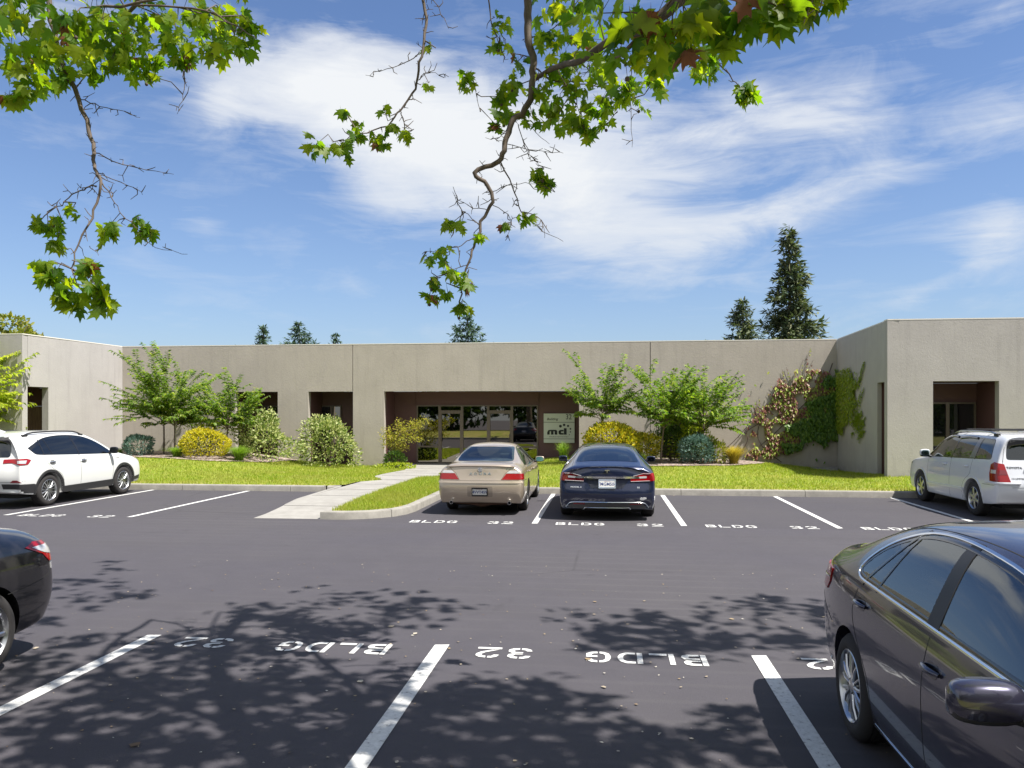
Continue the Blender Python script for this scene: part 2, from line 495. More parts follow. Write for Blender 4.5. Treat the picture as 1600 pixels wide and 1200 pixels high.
    def handle(s, y, z, m, side, w=.17, recess=None):
        loc, n = s.ray('S', y, z, side)
        if recess:
            s.patch('handle_recess', rounded([(y - w * .36, z - .035), (y + w * .36, z - .035), (y + w * .36, z + .035), (y - w * .36, z + .035)], .034), recess, 'S', side, eps=.0015, thick=.004)
        mb = MB(); pts = []
        for k in range(9):
            t = k / 8; yy = y - w / 2 + w * t
            l2, n2 = s.ray('S', yy, z, side)
            pts.append(l2 + n2 * (.006 + .026 * math.sin(math.pi * t) ** .5))
        mb.tube(pts, [.011, .014, .015, .016, .016, .016, .015, .014, .011], 8)
        return mb.build('door_handle', m, s.root, 60, s.off)
    def wheels(s, track, tw, rim_r, style, m=None, dark=None):
        r = s.wr; m = m or M['alloy']
        ty = MB()
        prof = [(-tw / 2 + .02, rim_r - .01), (-tw / 2 - .004, rim_r + .02), (-tw / 2 - .008, (rim_r + r) / 2), (-tw / 2 + .006, r - .025), (-tw / 2 + .03, r - .004)]
        for g in (-.32, -.11, .11, .32):
            x = g * tw * .72; prof += [(x - .012, r), (x - .004, r), (x - .004, r - .008), (x + .004, r - .008), (x + .004, r)]
        prof += [(tw / 2 - .03, r - .004), (tw / 2 - .006, r - .025), (tw / 2 + .008, (rim_r + r) / 2), (tw / 2 + .006, rim_r + .03), (tw / 2 - .002, rim_r + .008), (tw / 2 - .02, rim_r - .01)]
        ty.lathe(prof, 56)
        tyme = ty.build('wheel', M['rubber'], None, 40, fixn=True)
        rm = MB()
        rm.lathe([(tw / 2 - .004, rim_r + .012), (tw / 2 + .002, rim_r + .002), (tw / 2 - .012, rim_r - .012), (tw / 2 - .05, rim_r - .022), (-tw / 2 + .03, rim_r - .03)], 56)
        rm.lathe([(tw / 2 - .055, .001), (tw / 2 - .055, rim_r - .02)], 40, 1)
        rm.lathe([(tw / 2 - .040, .001), (tw / 2 - .040, rim_r * .64), (tw / 2 - .05, rim_r * .66)], 40, 2)
        def spoke(a, w0, w1, r0, r1, x0, x1, tilt=0.0):
            # tapered bar from hub to rim, at angle a (tilt shifts the outer end)
            vs = []
            for rr, ww, xx, aa in ((r0, w0, x0, a), ((r0 + r1) / 2, (w0 + w1) / 2 * .86, (x0 + x1) / 2 + .006, a + tilt * .5), (r1, w1, x1, a + tilt)):
                ct, st_ = math.cos(aa), math.sin(aa)
                for dw, dx in ((-.5, -.022), (-.5, -.005), (-.22, 0.003), (.22, .003), (.5, -.005), (.5, -.022)):
                    px, py = rr * ct - dw * ww * st_, rr * st_ + dw * ww * ct
                    vs.append((xx + dx, px, py))
            fs = []
            for q in range(2):
                for k in range(5): fs.append((q * 6 + k, q * 6 + k + 1, q * 6 + 7 + k, q * 6 + 6 + k))
            rm.add(vs, fs)
        xf = tw / 2 - .012; R1 = rim_r - .008
        if style == 'multi10':
            for k in range(5):
                a = 2 * math.pi * k / 5 + .3
                for dl in (-.17, .17): spoke(a + dl * .7, .030, .026, .05, R1, xf, xf - .004, dl * .55)
            for k in range(5): spoke(2 * math.pi * k / 5 + .3 + math.pi / 5, .022, .018, .05, R1, xf - .006, xf - .008)
        elif style == 'five_split':
            for k in range(5):
                a = 2 * math.pi * k / 5 + .1
                for dl in (-.1, .1): spoke(a + dl, .05, .040, .05, R1, xf, xf - .004, dl * 1.4)
        elif style == 'five_fat':
            for k in range(5): spoke(2 * math.pi * k / 5 + .3, .095, .075, .04, R1, xf, xf)
        elif style == 'six_fat':
            for k in range(6): spoke(2 * math.pi * k / 6 + .2, .085, .07, .04, R1, xf, xf)
        else:
            for k in range(10): spoke(2 * math.pi * k / 10, .034, .045, .05, R1, xf, xf - .004)
        rm.lathe([(xf + .006, .001), (xf + .006, .03), (xf + .001, .045), (xf - .03, .062)], 24)
        for k in range(5):
            a = 2 * math.pi * k / 5 + .6
            rm.tube([(xf - .01, .052 * math.cos(a), .052 * math.sin(a)), (xf - .001, .052 * math.cos(a), .052 * math.sin(a))], .008, 6, 1)
        rim = rm.build('rim', [m, M['under'], M['disc']], tyme, 35, fixn=False)
        first = True
        for ya in s.axles:
            for sd in (1, -1):
                if first: w = tyme; first = False; w.parent = s.root
                else:
                    w = tyme.copy(); COL.objects.link(w); w.parent = s.root
                    rr = rim.copy(); COL.objects.link(rr); rr.parent = w
                w.location = (sd * track / 2, ya - s.L / 2, r)
                w.rotation_euler = (random.uniform(0, 6), 0, 0 if sd > 0 else math.pi)
    def plate(s, x, z, txt, y=None, frame=None, back='B'):
        loc, n = s.ray(back, x, z)
        up = Vector((0, 0, 1)); up = (up - n * up.dot(n)).normalized(); rt = up.cross(n)
        mt = Matrix((rt, up, n)).transposed().to_4x4(); mt.translation = loc + n * .012 + Vector(s.off)
        mb = MB(); mb.prism(rounded([(-.1525, -.076), (.1525, -.076), (.1525, .076), (-.1525, .076)], .012), 0, .003)
        o = mb.build('number_plate', M['platewhite'], s.root, None); o.data.transform(mt)
        if frame:
            fm = MB()
            outer = rounded([(-.165, -.088), (.165, -.088), (.165, .088), (-.165, .088)], .014)
            inner = rounded([(-.145, -.060), (.145, -.060), (.145, .060), (-.145, .060)], .008)
            n_ = len(outer)
            fm.add([(p[0], p[1], .006) for p in outer] + [(p[0], p[1], .006) for p in inner] + [(p[0], p[1], -.012) for p in outer] + [(p[0], p[1], .003) for p in inner],
                   [(i, (i + 1) % n_, n_ + (i + 1) % n_, n_ + i) for i in range(n_)] + [(2 * n_ + i, 2 * n_ + (i + 1) % n_, (i + 1) % n_, i) for i in range(n_)] + [(n_ + i, n_ + (i + 1) % n_, 3 * n_ + (i + 1) % n_, 3 * n_ + i) for i in range(n_)])
            f = fm.build('plate_frame', frame, o, None); f.data.transform(mt)
        t = text_mesh(txt, .088, 'plate_lettering', .001, .92, .001); t.transform(Matrix.Translation((0, -.006, .004))); t.transform(mt)
        link('plate_lettering', t, M['plateblue'], o)
        t = text_mesh('California', .028, 'plate_heading', .001, 1.1); t.transform(Matrix.Translation((0, .058, .004))); t.transform(mt)
        link('plate_heading', t, M['red'], o)
        return o
    def place(s, x, y, rz):
        """x, y = where the middle of the car stands"""
        s.root.location = (x, y, 0); s.root.rotation_euler = (0, 0, rz)
# ---------------------------------------------------------------- the cars
def off2(pts, d):
    """inset a closed 2D polygon (counter-clockwise or not) by d"""
    N = len(pts); A = sum(pts[i - 1][0] * pts[i][1] - pts[i][0] * pts[i - 1][1] for i in range(N))
    sg = 1 if A > 0 else -1; out = []
    for i in range(N):
        a, b, c = Vector(pts[i - 1]), Vector(pts[i]), Vector(pts[(i + 1) % N])
        t = (c - a)
        if t.length < 1e-9: out.append(tuple(b)); continue
        t.normalize(); n = Vector((-t.y, t.x)) * sg
        out.append(tuple(b + n * d))
    return out

def add_front(c, zl=.66, zg=.55, wl=.3):
    """plain headlamps, grille and windscreen of a car seen from behind"""
    for sd in (1, -1):
        c.patch('headlight', rounded([(20, zl - .07), (62, zl + .02), (66, zl + .07), (22, zl + .06)], .02), M['clear'], 'X', sd, .003, .01, .03)
    c.patch('grille', rounded([(-.42, zg - .10), (.42, zg - .10), (.5, zg + .08), (-.5, zg + .08)], .04), M['blackplastic'], 'F', 1, .004, .01)
    c.patch('lower_grille', rounded([(-.55, .26), (.55, .26), (.5, .38), (-.5, .38)], .03), M['blackplastic'], 'F', 1, .004, .01)

def exhaust(c, x, z, y=.02, r=.036, mesh_m=None):
    mb = MB(); n = 20
    prof = [(y + .22, r * .8), (y + .02, r), (y, r * 1.02), (y, r * .86), (y + .15, r * .84)]
    vs = [(x + rr * math.cos(2 * math.pi * k / n), yy, z + rr * math.sin(2 * math.pi * k / n)) for yy, rr in prof for k in range(n)]
    mb.add(vs, [(i * n + k, i * n + (k + 1) % n, (i + 1) * n + (k + 1) % n, (i + 1) * n + k) for i in range(len(prof) - 1) for k in range(n)])
    mb.add([(x + r * .8 * math.cos(2 * math.pi * k / n), y + .06, z + r * .8 * math.sin(2 * math.pi * k / n)) for k in range(n)], [tuple(range(n))], 1)
    return mb.build('exhaust_tip', [M['chrome'], M['under']], c.root, 50, c.off)

def underbody(c, x, y0, y1, z0, z1):
    mb = MB(); mb.box(-x, x, y0, y1, z0, z1); mb.tube([(-.7, c.axles[0], c.wr), (.7, c.axles[0], c.wr)], .05, 8)
    mb.tube([(-.7, c.axles[1], c.wr), (.7, c.axles[1], c.wr)], .05, 8)
    return mb.build('underbody', M['under'], c.root, None, c.off)

# ---- grey sedan, near right ------------------------------------------------
P_grey = paint('paint_grey', (.046, .044, .072), .6, .26)
def grey_sedan():
    L = 4.85
    st = [(0, .30, .88, 1.00, .03, .72, .58), (.20, .26, .95, 1.065, .03, .83, .64), (.60, .24, .975, 1.095, .03, .895, .68),
          (.95, .22, .98, 1.215, .05, .915, .64), (1.40, .20, .98, 1.365, .055, .915, .595), (2.0, .19, .97, 1.405, .06, .915, .585),
          (2.6, .19, .96, 1.40, .06, .915, .585), (3.05, .19, .955, 1.325, .06, .915, .60), (3.5, .19, .95, 1.135, .055, .915, .66),
          (3.85, .20, .945, .985, .05, .905, .71), (4.3, .22, .87, .91, .05, .895, .68), (4.65, .24, .78, .80, .04, .86, .62), (4.85, .26, .68, .72, .03, .76, .52)]
    st = [(a, b, cc + (.04 if a < 2 else .015), d + (.05 if a < 3.7 else .035), e, f_, h_ + (.06 if .9 < a < 3.6 else .02)) for a, b, cc, d, e, f_, h_ in st]
    c = Car('parked_car', 'dark grey sedan with chrome window trim, parked nearest at the lower right', 'car', L, st,
            [.15, .03, 0, .05, .08, .13], [L - .12, L - .02, L, L - .03, L - .10, L - .18], P_grey, .335, .215, 1.585, (1.11, 3.885), bow=(.16, .22), crease=.38,
            zf=[0, .17, .45, .74, 1.0], wf=[.93, .975, .995, 1.0, .945])
    dlo = [(1.12, 1.09), (1.17, 1.012), (1.5, .998), (2.4, .99), (3.42, .985), (3.60, 1.0), (3.42, 1.13), (3.1, 1.275), (2.75, 1.36), (2.3, 1.395), (1.9, 1.39), (1.6, 1.345), (1.3, 1.23)]
    dlo = spline2([(a, b + .045 - .012 * max(0, a - 1.4)) for a, b in dlo], 4, True)
    tr = []
    c.cabin(dlo, rounded([(-.60, .70), (.60, .70), (.54, 1.36), (-.54, 1.36)], .08), rounded([(-.62, 3.78), (.62, 3.78), (.54, 2.98), (-.54, 2.98)], .08), 1.0, 1.2, 3.5, seats=(1.65, 2.62), hr=1.27, rear_frame='T')
    for sd in (1, -1):
        w = c.patch('side_window', dlo, M['glass'], 'S', sd, .002, .006, .06)
        mb = MB()
        for pts, wd in (([(1.26, 1.03), (1.66, 1.42)], .03), ([(1.50, 1.03), (1.68, 1.42)], .026), ([(3.36, 1.03), (3.40, 1.18)], .022)):
            c.strip('g', pts, wd, None, 'S', sd, .005, .006, merge=mb)
        c.strip('g', off2(dlo, .022), .026, None, 'S', sd, .0035, .006, True, merge=mb)
        mb.build('window_seal', M['gloss_black'], w, 40, c.off)
        c.patch('pillar', [(2.235, 1.025), (2.375, 1.015), (2.30, 1.44), (2.19, 1.44)], M['blackplastic'], 'S', sd, .006, .008, .06)
        c.strip('window_trim', dlo, .024, M['chrome'], 'S', sd, .009, .004, True)
        c.handle(1.33, .915, P_grey, sd, .19, M['gloss_black']); c.handle(2.42, .855, P_grey, sd, .19, M['gloss_black'])
        c.patch('tail_light', rounded([(32, .84), (78, .84), (86, .90), (84, .99), (34, .99)], .02), M['red'], 'W', sd, .008, .012, .03)
        c.strip('tail_light_strip', [(33, .90), (82, .93)], .02, M['clear'], 'W', sd, .012, .004)
    c.gaps([('S', sd, p) for sd in (1, -1) for p in (
        spline2([(1.21, .99), (1.19, .84), (1.33, .66), (1.48, .50), (1.50, .28)], 6),
        [(2.31, .985), (2.33, .60), (2.33, .28)], spline2([(3.50, .97), (3.47, .6), (3.44, .30)], 6),
        [(1.50, .255), (3.44, .255)], spline2([(.72, .66), (.5, .71), (.30, .78)], 4), [(1.64, 1.43), (1.61, 1.47)])] +
        [('T', 1, spline2([(s_ * .585, 1.25), (s_ * .575, 1.7), (s_ * .57, 2.4), (s_ * .58, 3.0), (s_ * .63, 3.5)], 5)) for s_ in (1, -1)] +
        [('T', 1, [(-.66, .62), (.66, .62)])])
    c.patch('rear_window', rounded([(-.60, .70), (.60, .70), (.54, 1.36), (-.54, 1.36)], .08), M['glass'], 'T', 1, .004, .006, .045)
    c.patch('windscreen', rounded([(-.62, 3.78), (.62, 3.78), (.54, 2.98), (-.54, 2.98)], .08), M['glass'], 'T', 1, .004, .006, .045)
    c.mirrors(3.26, 1.005, .90, P_grey, .27, .17, .15)
    c.strip('sill_trim', [(1.5, .235), (3.45, .235)], .02, M['chrome'], 'S', -1, .006, .006)
    c.strip('sill_trim', [(1.5, .235), (3.45, .235)], .02, M['chrome'], 'S', 1, .006, .006)
    add_front(c); c.plate(0, .80, '7DGR412', frame=M['chrome'])
    underbody(c, .62, .5, 4.4, .17, .30)
    c.wheels(1.585, .215, .222, 'multi10')
    # shark-fin aerial at the back of the roof
    mb = MB(); mb.add([(-.02, 1.45, 1.44), (.02, 1.45, 1.44), (.015, 1.62, 1.45), (-.015, 1.62, 1.45), (-.004, 1.46, 1.50), (.004, 1.46, 1.50)],
                      [(0, 1, 5, 4), (1, 2, 5), (2, 3, 4, 5), (3, 0, 4), (0, 3, 2, 1)])
    mb.build('aerial', P_grey, c.root, 30, c.off)
    return c

# ---- black sedan, left edge --------------------------------------------------
P_black = paint('paint_black', (.012, .011, .013), .3, .3)
def black_sedan():
    L = 4.86
    st = [(0, .34, .86, .97, .03, .80, .60), (.22, .28, .94, 1.055, .03, .885, .66), (.60, .25, .97, 1.10, .03, .91, .68),
          (1.0, .22, .98, 1.24, .05, .915, .62), (1.45, .20, .98, 1.37, .055, .915, .59), (2.0, .19, .97, 1.41, .06, .915, .58),
          (2.6, .19, .96, 1.40, .06, .915, .58), (3.05, .19, .955, 1.32, .06, .915, .60), (3.5, .19, .95, 1.13, .055, .915, .66),
          (3.85, .20, .945, .985, .05, .905, .71), (4.3, .22, .87, .91, .05, .895, .68), (4.65, .24, .78, .80, .04, .86, .62), (4.86, .26, .68, .72, .03, .76, .52)]
    c = Car('parked_car', 'black sedan cut off by the left edge, only its rear corner showing', 'car', L, st,
            [.16, .04, 0, .05, .08, .13], [L - .12, L - .02, L, L - .03, L - .10, L - .18], P_black, .34, .22, 1.59, (1.02, 3.80), bow=(.17, .22), crease=.3)
    dlo = spline2([(1.0, 1.05), (1.1, 1.0), (2.4, .99), (3.42, .985), (3.58, 1.0), (3.1, 1.275), (2.75, 1.36), (2.3, 1.395), (1.9, 1.39), (1.5, 1.31), (1.2, 1.18)], 4, True)
    c.cabin(dlo, rounded([(-.58, .70), (.58, .70), (.53, 1.36), (-.53, 1.36)], .08), rounded([(-.62, 3.78), (.62, 3.78), (.54, 2.98), (-.54, 2.98)], .08), .98, 1.2, 3.5, seats=(1.6, 2.6), hr=1.24, rear_frame='T')
    for sd in (1, -1):
        w = c.patch('side_window', dlo, M['tinted'], 'S', sd, .002, .006, .06)
        c.strip('window_seal', off2(dlo, .02), .026, M['gloss_black'], 'S', sd, .0035, .006, True, parent=w)
        c.patch('pillar', [(2.235, .995), (2.375, .99), (2.30, 1.39), (2.19, 1.39)], M['blackplastic'], 'S', sd, .006, .008, .06)
        c.handle(1.33, .875, P_black, sd); c.handle(2.42, .86, P_black, sd)
        t = c.patch('tail_light', [(14, .955), (66, .985), (84, .955), (60, .875), (52, .80), (34, .80), (24, .86), (14, .90)], M['red'], 'W', sd, .008, .012, .03)
        c.patch('tail_light_lens', [(40, .945), (74, .945), (58, .885), (50, .865), (30, .875), (32, .92)], M['clear'], 'W', sd, .011, .004, .03, parent=t)
        c.patch('reflector', rounded([(38, .72), (50, .73), (50, .78), (38, .78)], .01), M['clear'], 'W', sd, .005, .006, .03)
    c.gaps([('S', sd, p) for sd in (1, -1) for p in (
        spline2([(1.21, .99), (1.19, .84), (1.33, .66), (1.48, .50), (1.50, .28)], 6), [(2.31, .985), (2.33, .60), (2.33, .28)],
        spline2([(3.50, .97), (3.47, .6), (3.44, .30)], 6), [(1.50, .255), (3.44, .255)], spline2([(.80, .62), (.55, .64), (.30, .68), (.22, .76)], 4))])
    c.patch('rear_window', rounded([(-.58, .70), (.58, .70), (.53, 1.36), (-.53, 1.36)], .08), M['tinted'], 'T', 1, .004, .006, .045)
    c.patch('windscreen', rounded([(-.62, 3.78), (.62, 3.78), (.54, 2.98), (-.54, 2.98)], .08), M['glass'], 'T', 1, .004, .006, .045)
    c.mirrors(3.33, 1.035, .89, P_black)
    add_front(c); c.plate(0, .76, '8BKL206', frame=M['blackplastic'])
    underbody(c, .62, .5, 4.4, .17, .30)
    c.wheels(1.59, .22, .232, 'five_split')
    return c

# ---- champagne sedan -----------------------------------------------------------
P_gold = paint('paint_champagne', (.46, .385, .30), .55, .33)
def gold_sedan():
    L = 4.90
    st = [(0, .27, .86, .985, .015, .84, .60), (.16, .24, .90, 1.035, .015, .885, .66), (.55, .22, .925, 1.045, .02, .892, .68),
          (.80, .21, .93, 1.05, .025, .892, .66), (1.20, .20, .935, 1.225, .04, .892, .585), (1.60, .19, .93, 1.345, .05, .892, .55), (2.1, .19, .92, 1.375, .055, .892, .55),
          (2.6, .19, .915, 1.36, .055, .892, .55), (3.0, .19, .91, 1.27, .05, .892, .575), (3.45, .19, .90, 1.06, .045, .892, .64),
          (3.75, .20, .89, .945, .045, .885, .68), (4.3, .21, .82, .87, .04, .87, .66), (4.7, .23, .73, .77, .03, .83, .60), (4.90, .25, .62, .66, .02, .74, .5)]
    c = Car('parked_car', 'champagne gold sedan seen from behind, parked beside the grass island', 'car', L, st,
            [.13, .03, 0, .05, .085, .10], [L - .12, L - .02, L, L - .03, L - .10, L - .16], P_gold, .325, .205, 1.535, (1.14, 3.885), bow=(.09, .16), crease=.35,
            zf=[0, .2, .55, .75, 1.0], wf=[.93, .985, 1.0, .985, .955])
    c.wx, c.wy = .5, .5
    dlo = spline2([(1.10, 1.03), (1.16, .965), (2.4, .95), (3.35, .94), (3.48, .955), (3.05, 1.2), (2.65, 1.31), (2.1, 1.345), (1.7, 1.315), (1.35, 1.19)], 4, True)
    c.cabin(dlo, [(-.58, .86), (.58, .86), (.50, 1.50), (-.50, 1.50)], rounded([(-.60, 3.68), (.60, 3.68), (.50, 2.92), (-.50, 2.92)], .08), .94, 1.25, 3.4, hw=.62, seats=(1.55, 2.5), seat='seat_tan', hr=1.19, rear_frame='T')
    for sd in (1, -1):
        w = c.patch('side_window', dlo, M['glass'], 'S', sd, .002, .006, .06)
        c.strip('window_seal', off2(dlo, .01), .024, M['gloss_black'], 'S', sd, .0035, .006, True, parent=w)
        c.patch('pillar', [(2.22, .95), (2.32, .95), (2.27, 1.345), (2.20, 1.345)], M['blackplastic'], 'S', sd, .006, .008, .06)
        c.handle(1.42, .83, P_gold, sd, .17); c.handle(2.42, .82, P_gold, sd, .17)
        u = 1
        # tail light: red block below, clear strip above
        q = [(.44 * sd, .735), (.80 * sd, .735), (.80 * sd, .855), (.53 * sd, .855)]
        t = c.patch('tail_light', q, M['red'], 'B', 1, .008, .012, .05)
        c.patch('reversing_lens', rounded([(.535 * sd, .862), (.80 * sd, .862), (.775 * sd, .915), (.60 * sd, .915)], .015), M['clear'], 'B', 1, .008, .01, .05, parent=t)
        c.patch('side_lens', [(33, .735), (66, .74), (68, .80), (60, .855), (33, .855)], M['red'], 'W', sd, .0075, .012, .03, parent=t)
        exhaust(c, sd * .60, .265, .06)
        c.patch('mud_flap', rounded([(.70, .12), (.78, .12), (.84, .33), (.70, .35)], .01), M['blackplastic'], 'S', sd, .002, .02)
    c.gaps([('S', sd, p) for sd in (1, -1) for p in (
        spline2([(1.30, .95), (1.28, .80), (1.40, .62), (1.53, .46), (1.55, .28)], 6), [(2.26, .95), (2.28, .60), (2.28, .28)],
        spline2([(3.42, .93), (3.40, .6), (3.38, .30)], 6), [(1.55, .25), (3.38, .25)], [(.78, .70), (.12, .715)])] +
        [('B', 1, [(-.84, .715), (0, .715), (.84, .715)]), ('B', 1, [(-.43, .725), (-.51, .86), (-.60, .93), (-.64, .985)]), ('B', 1, [(.43, .725), (.51, .86), (.60, .93), (.64, .985)]),
         ('T', 1, [(-.62, .76), (.62, .76)])])
    c.strip('boot_spoiler', spline2([(-.70, .985), (-.45, 1.00), (0, 1.005), (.45, 1.00), (.70, .985)], 4), .03, P_gold, 'B', 1, .022, .01)
    c.patch('bumper_crease', [(-.86, .66), (.86, .66), (.86, .70), (-.86, .70)], P_gold, 'B', 1, .018, .02, .1)
    c.patch('rear_window', rounded([(-.61, 1.075), (.61, 1.075), (.53, 1.345), (-.53, 1.345)], .05), M['glass'], 'B', 1, .006, .008, .025)
    c.patch('windscreen', rounded([(-.60, 3.68), (.60, 3.68), (.50, 2.92), (-.50, 2.92)], .08), M['glass'], 'T', 1, .004, .006, .045)
    c.patch('plate_recess', rounded([(-.26, .385), (.26, .385), (.26, .60), (-.26, .60)], .03), mat('paint_shade', (.30, .25, .20), .4, .4, .8), 'B', 1, .002, .004, .06)  # flat patch: the recess shade is put into this darker champagne
    c.plate(0, .49, '4VVT459', frame=M['gloss_black'])
    c.text('ACURA', 'B', 0, .855, .062, M['chrome'], sx=1.5, bold=.002, spacing=1.7)
    em = MB(); n = 24
    loc, nn = c.ray('B', 0, .935)
    pts = [(.042 * math.cos(2 * math.pi * k / n), loc.y - .008, .935 + .036 * math.sin(2 * math.pi * k / n)) for k in range(n + 1)]
    em.tube(pts, .006, 6); em.tube([(-.016, loc.y - .008, .905), (0, loc.y - .010, .966)], .0055, 6); em.tube([(.016, loc.y - .008, .905), (0, loc.y - .010, .966)], .0055, 6)
    em.tube([(-.012, loc.y - .008, .93), (.012, loc.y - .008, .93)], .004, 6)
    em.build('emblem', M['chrome'], c.root, 50, c.off)
    c.text('3.2TL', 'B', .60, .95, .05, M['chrome'], sx=1.3, bold=.001)
    mb = MB(); mb.tube([(-.55, .35, .24), (-.2, .30, .22), (0, .35, .20), (.2, .30, .22), (.55, .35, .24)], [.035, .03, .06, .03, .035], 10)
    mb.build('exhaust_pipe', mat('rusty_pipe', (.12, .07, .05), .7, .6), c.root, 50, c.off)
    c.mirrors(3.12, .99, .87, P_gold, .21, .135, .10, mat('mirror_teal', (.10, .28, .30), .05, .4, 1))
    add_front(c); underbody(c, .60, .45, 4.4, .17, .30)
    c.wheels(1.535, .205, .205, 'five_fat')
    return c

# ---- dark blue hatchback sedan --------------------------------------------------
P_blue = paint('paint_navy', (.010, .016, .048), .35, .28)
def blue_sedan():
    L = 4.97
    st = [(0, .26, .88, .99, .02, .88, .62), (.16, .22, .93, 1.035, .025, .955, .68), (.45, .20, .965, 1.075, .035, .98, .70),
          (.85, .19, .985, 1.17, .05, .982, .67), (1.35, .18, .985, 1.28, .055, .982, .635), (1.85, .17, .97, 1.35, .06, .98, .615),
          (2.35, .17, .96, 1.38, .06, .978, .61), (2.85, .17, .95, 1.345, .06, .975, .615), (3.3, .17, .94, 1.20, .055, .972, .65),
          (3.75, .17, .93, .995, .05, .97, .72), (4.1, .18, .89, .92, .05, .965, .73), (4.55, .20, .80, .83, .04, .93, .68), (4.97, .22, .62, .67, .03, .78, .5)]
    st = [(a, b_, cc, d, e, f_ * .962, h_ * .975) for a, b_, cc, d, e, f_, h_ in st]
    c = Car('parked_car', 'dark blue hatchback sedan with a chrome bar above its plate, seen from behind', 'car', L, st,
            [.13, .04, 0, .07, .06, .06], [L - .12, L - .02, L, L - .03, L - .10, L - .16], P_blue, .35, .245, 1.635, (1.08, 4.04), bow=(.16, .22), crease=.3,
            wf=[.94, .985, .99, 1.0, .95])
    c.wx, c.wy = .5, .5
    dlo = spline2([(.98, 1.07), (1.1, 1.01), (2.2, .985), (3.4, .97), (3.6, .985), (3.2, 1.17), (2.75, 1.30), (2.2, 1.345), (1.7, 1.31), (1.3, 1.22)], 4, True)
    c.cabin(dlo, rounded([(-.62, .52), (.62, .52), (.52, 1.62), (-.52, 1.62)], .12), rounded([(-.62, 3.80), (.62, 3.80), (.54, 2.86), (-.54, 2.86)], .08), .98, 1.2, 3.5, seats=(1.6, 2.6), hr=1.20, rear_frame='T')
    for sd in (1, -1):
        w = c.patch('side_window', dlo, M['glass'], 'S', sd, .002, .006, .06)
        c.strip('window_trim', dlo, .018, M['chrome'], 'S', sd, .006, .006, True)
        c.patch('pillar', [(2.22, .99), (2.32, .985), (2.27, 1.34), (2.20, 1.34)], M['blackplastic'], 'S', sd, .006, .008, .06)
        t = c.patch('tail_light', rounded([(.45 * sd, .765), (.83 * sd, .775), (.85 * sd, .93), (.70 * sd, .935), (.45 * sd, .85)], .02), M['red'] if sd > 0 else M['darkred'], 'B', 1, .007, .012, .05)  # left lens gets a darker red: shade put into its colour
        c.patch('side_lens', rounded([(42, .775), (66, .80), (68, .90), (60, .93), (42, .93)], .015), M['red'] if sd > 0 else M['darkred'], 'W', sd, .0065, .012, .03, parent=t)  # side lens follows: shaded red on the left only
        c.strip('light_outline', [(.45 * sd, .772), (.82 * sd, .782)], .012, M['clear'], 'B', 1, .013, .003, parent=t)
        c.strip('light_outline', [(.50 * sd, .875), (.70 * sd, .922), (.83 * sd, .92)], .010, M['clear'], 'B', 1, .013, .003, parent=t)
        c.patch('reversing_lens', rounded([(.60 * sd, .83), (.76 * sd, .835), (.76 * sd, .875), (.60 * sd, .865)], .02), M['clear'], 'B', 1, .011, .004, .05, parent=t)
        c.patch('reflector', rounded([(.42 * sd, .325), (.66 * sd, .325), (.64 * sd, .35), (.44 * sd, .35)], .01), M['darkred'], 'B', 1, .012, .006, .05)
        c.strip('bumper_trim', spline2([(0, .375), (.4 * sd, .375), (.68 * sd, .365), (.76 * sd, .32), (.80 * sd, .26)], 5), .014, M['chrome'], 'B', 1, .016, .006)
        for yy in (1.45, 2.5):
            c.patch('door_handle', rounded([(yy - .1, .855), (yy + .1, .855), (yy + .1, .885), (yy - .1, .885)], .012), M['chrome'], 'S', sd, .006, .006)
    c.patch('diffuser', rounded([(-.76, .24), (.76, .24), (.68, .355), (-.68, .355)], .03), mat('grey_plastic', (.05, .05, .055), .5), 'B', 1, .008, .01, .07)
    c.strip('diffuser_trim', [(-.45, .235), (-.43, .262), (.43, .262), (.45, .235)], .014, M['chrome'], 'B', 1, .014, .006)
    b = c.patch('chrome_bar', rounded([(-.62, .83), (.62, .83), (.60, .868), (-.60, .868)], .012), M['chrome'], 'B', 1, .014, .014, .06)
    c.patch('plate_recess', rounded([(-.42, .81), (-.30, .64), (.30, .64), (.42, .81)], .03), mat('paint_navy_shaded', (.006, .008, .02), .3, .2, 1), 'B', 1, .003, .004, .06)  # no hollow here: a darker navy paints in the recess shade
    c.plate(0, .725, '7MGM504', frame=M['chrome'])
    em = MB(); loc, nn = c.ray('B', 0, .955); yy = loc.y - .012
    em.add([(-.048, yy, .992), (-.02, yy, .998), (.02, yy, .998), (.048, yy, .992), (.040, yy, .974), (.012, yy, .982), (.0, yy, .925), (-.012, yy, .982), (-.040, yy, .974)],
           [(8, 0, 1, 7), (7, 1, 2, 5), (5, 2, 3, 4), (7, 5, 6)])
    em.add([(p[0], p[1] + .01, p[2]) for p in em.v], [])
    em.f += [(a, (a + 1) % 9, 9 + (a + 1) % 9, 9 + a) for a in range(9)]; em.m += [0] * 9
    em.build('emblem', M['chrome'], c.root, None, c.off)
    c.text('MODEL S', 'B', -.60, .655, .036, M['chrome'], sx=1.5, bold=.001)
    c.text('85', 'B', .60, .655, .045, M['chrome'], sx=1.2, bold=.001)
    for u, v, r in ((.66, .44, .034), (.71, .445, .03), (.735, .45, .022), (.69, .43, .026)):
        c.patch('sticker', [(u + r * math.cos(a), v + r * .8 * math.sin(a)) for a in np.linspace(0, 2 * math.pi, 10, endpoint=False)], M['sticker'], 'B', 1, .003 + r * .02, .003, .03)
    c.patch('sticker', [(58 + 5 * math.cos(a), .44 + .045 * math.sin(a)) for a in np.linspace(0, 2 * math.pi, 9, endpoint=False)], M['sticker'], 'W', 1, .003, .003, .03)
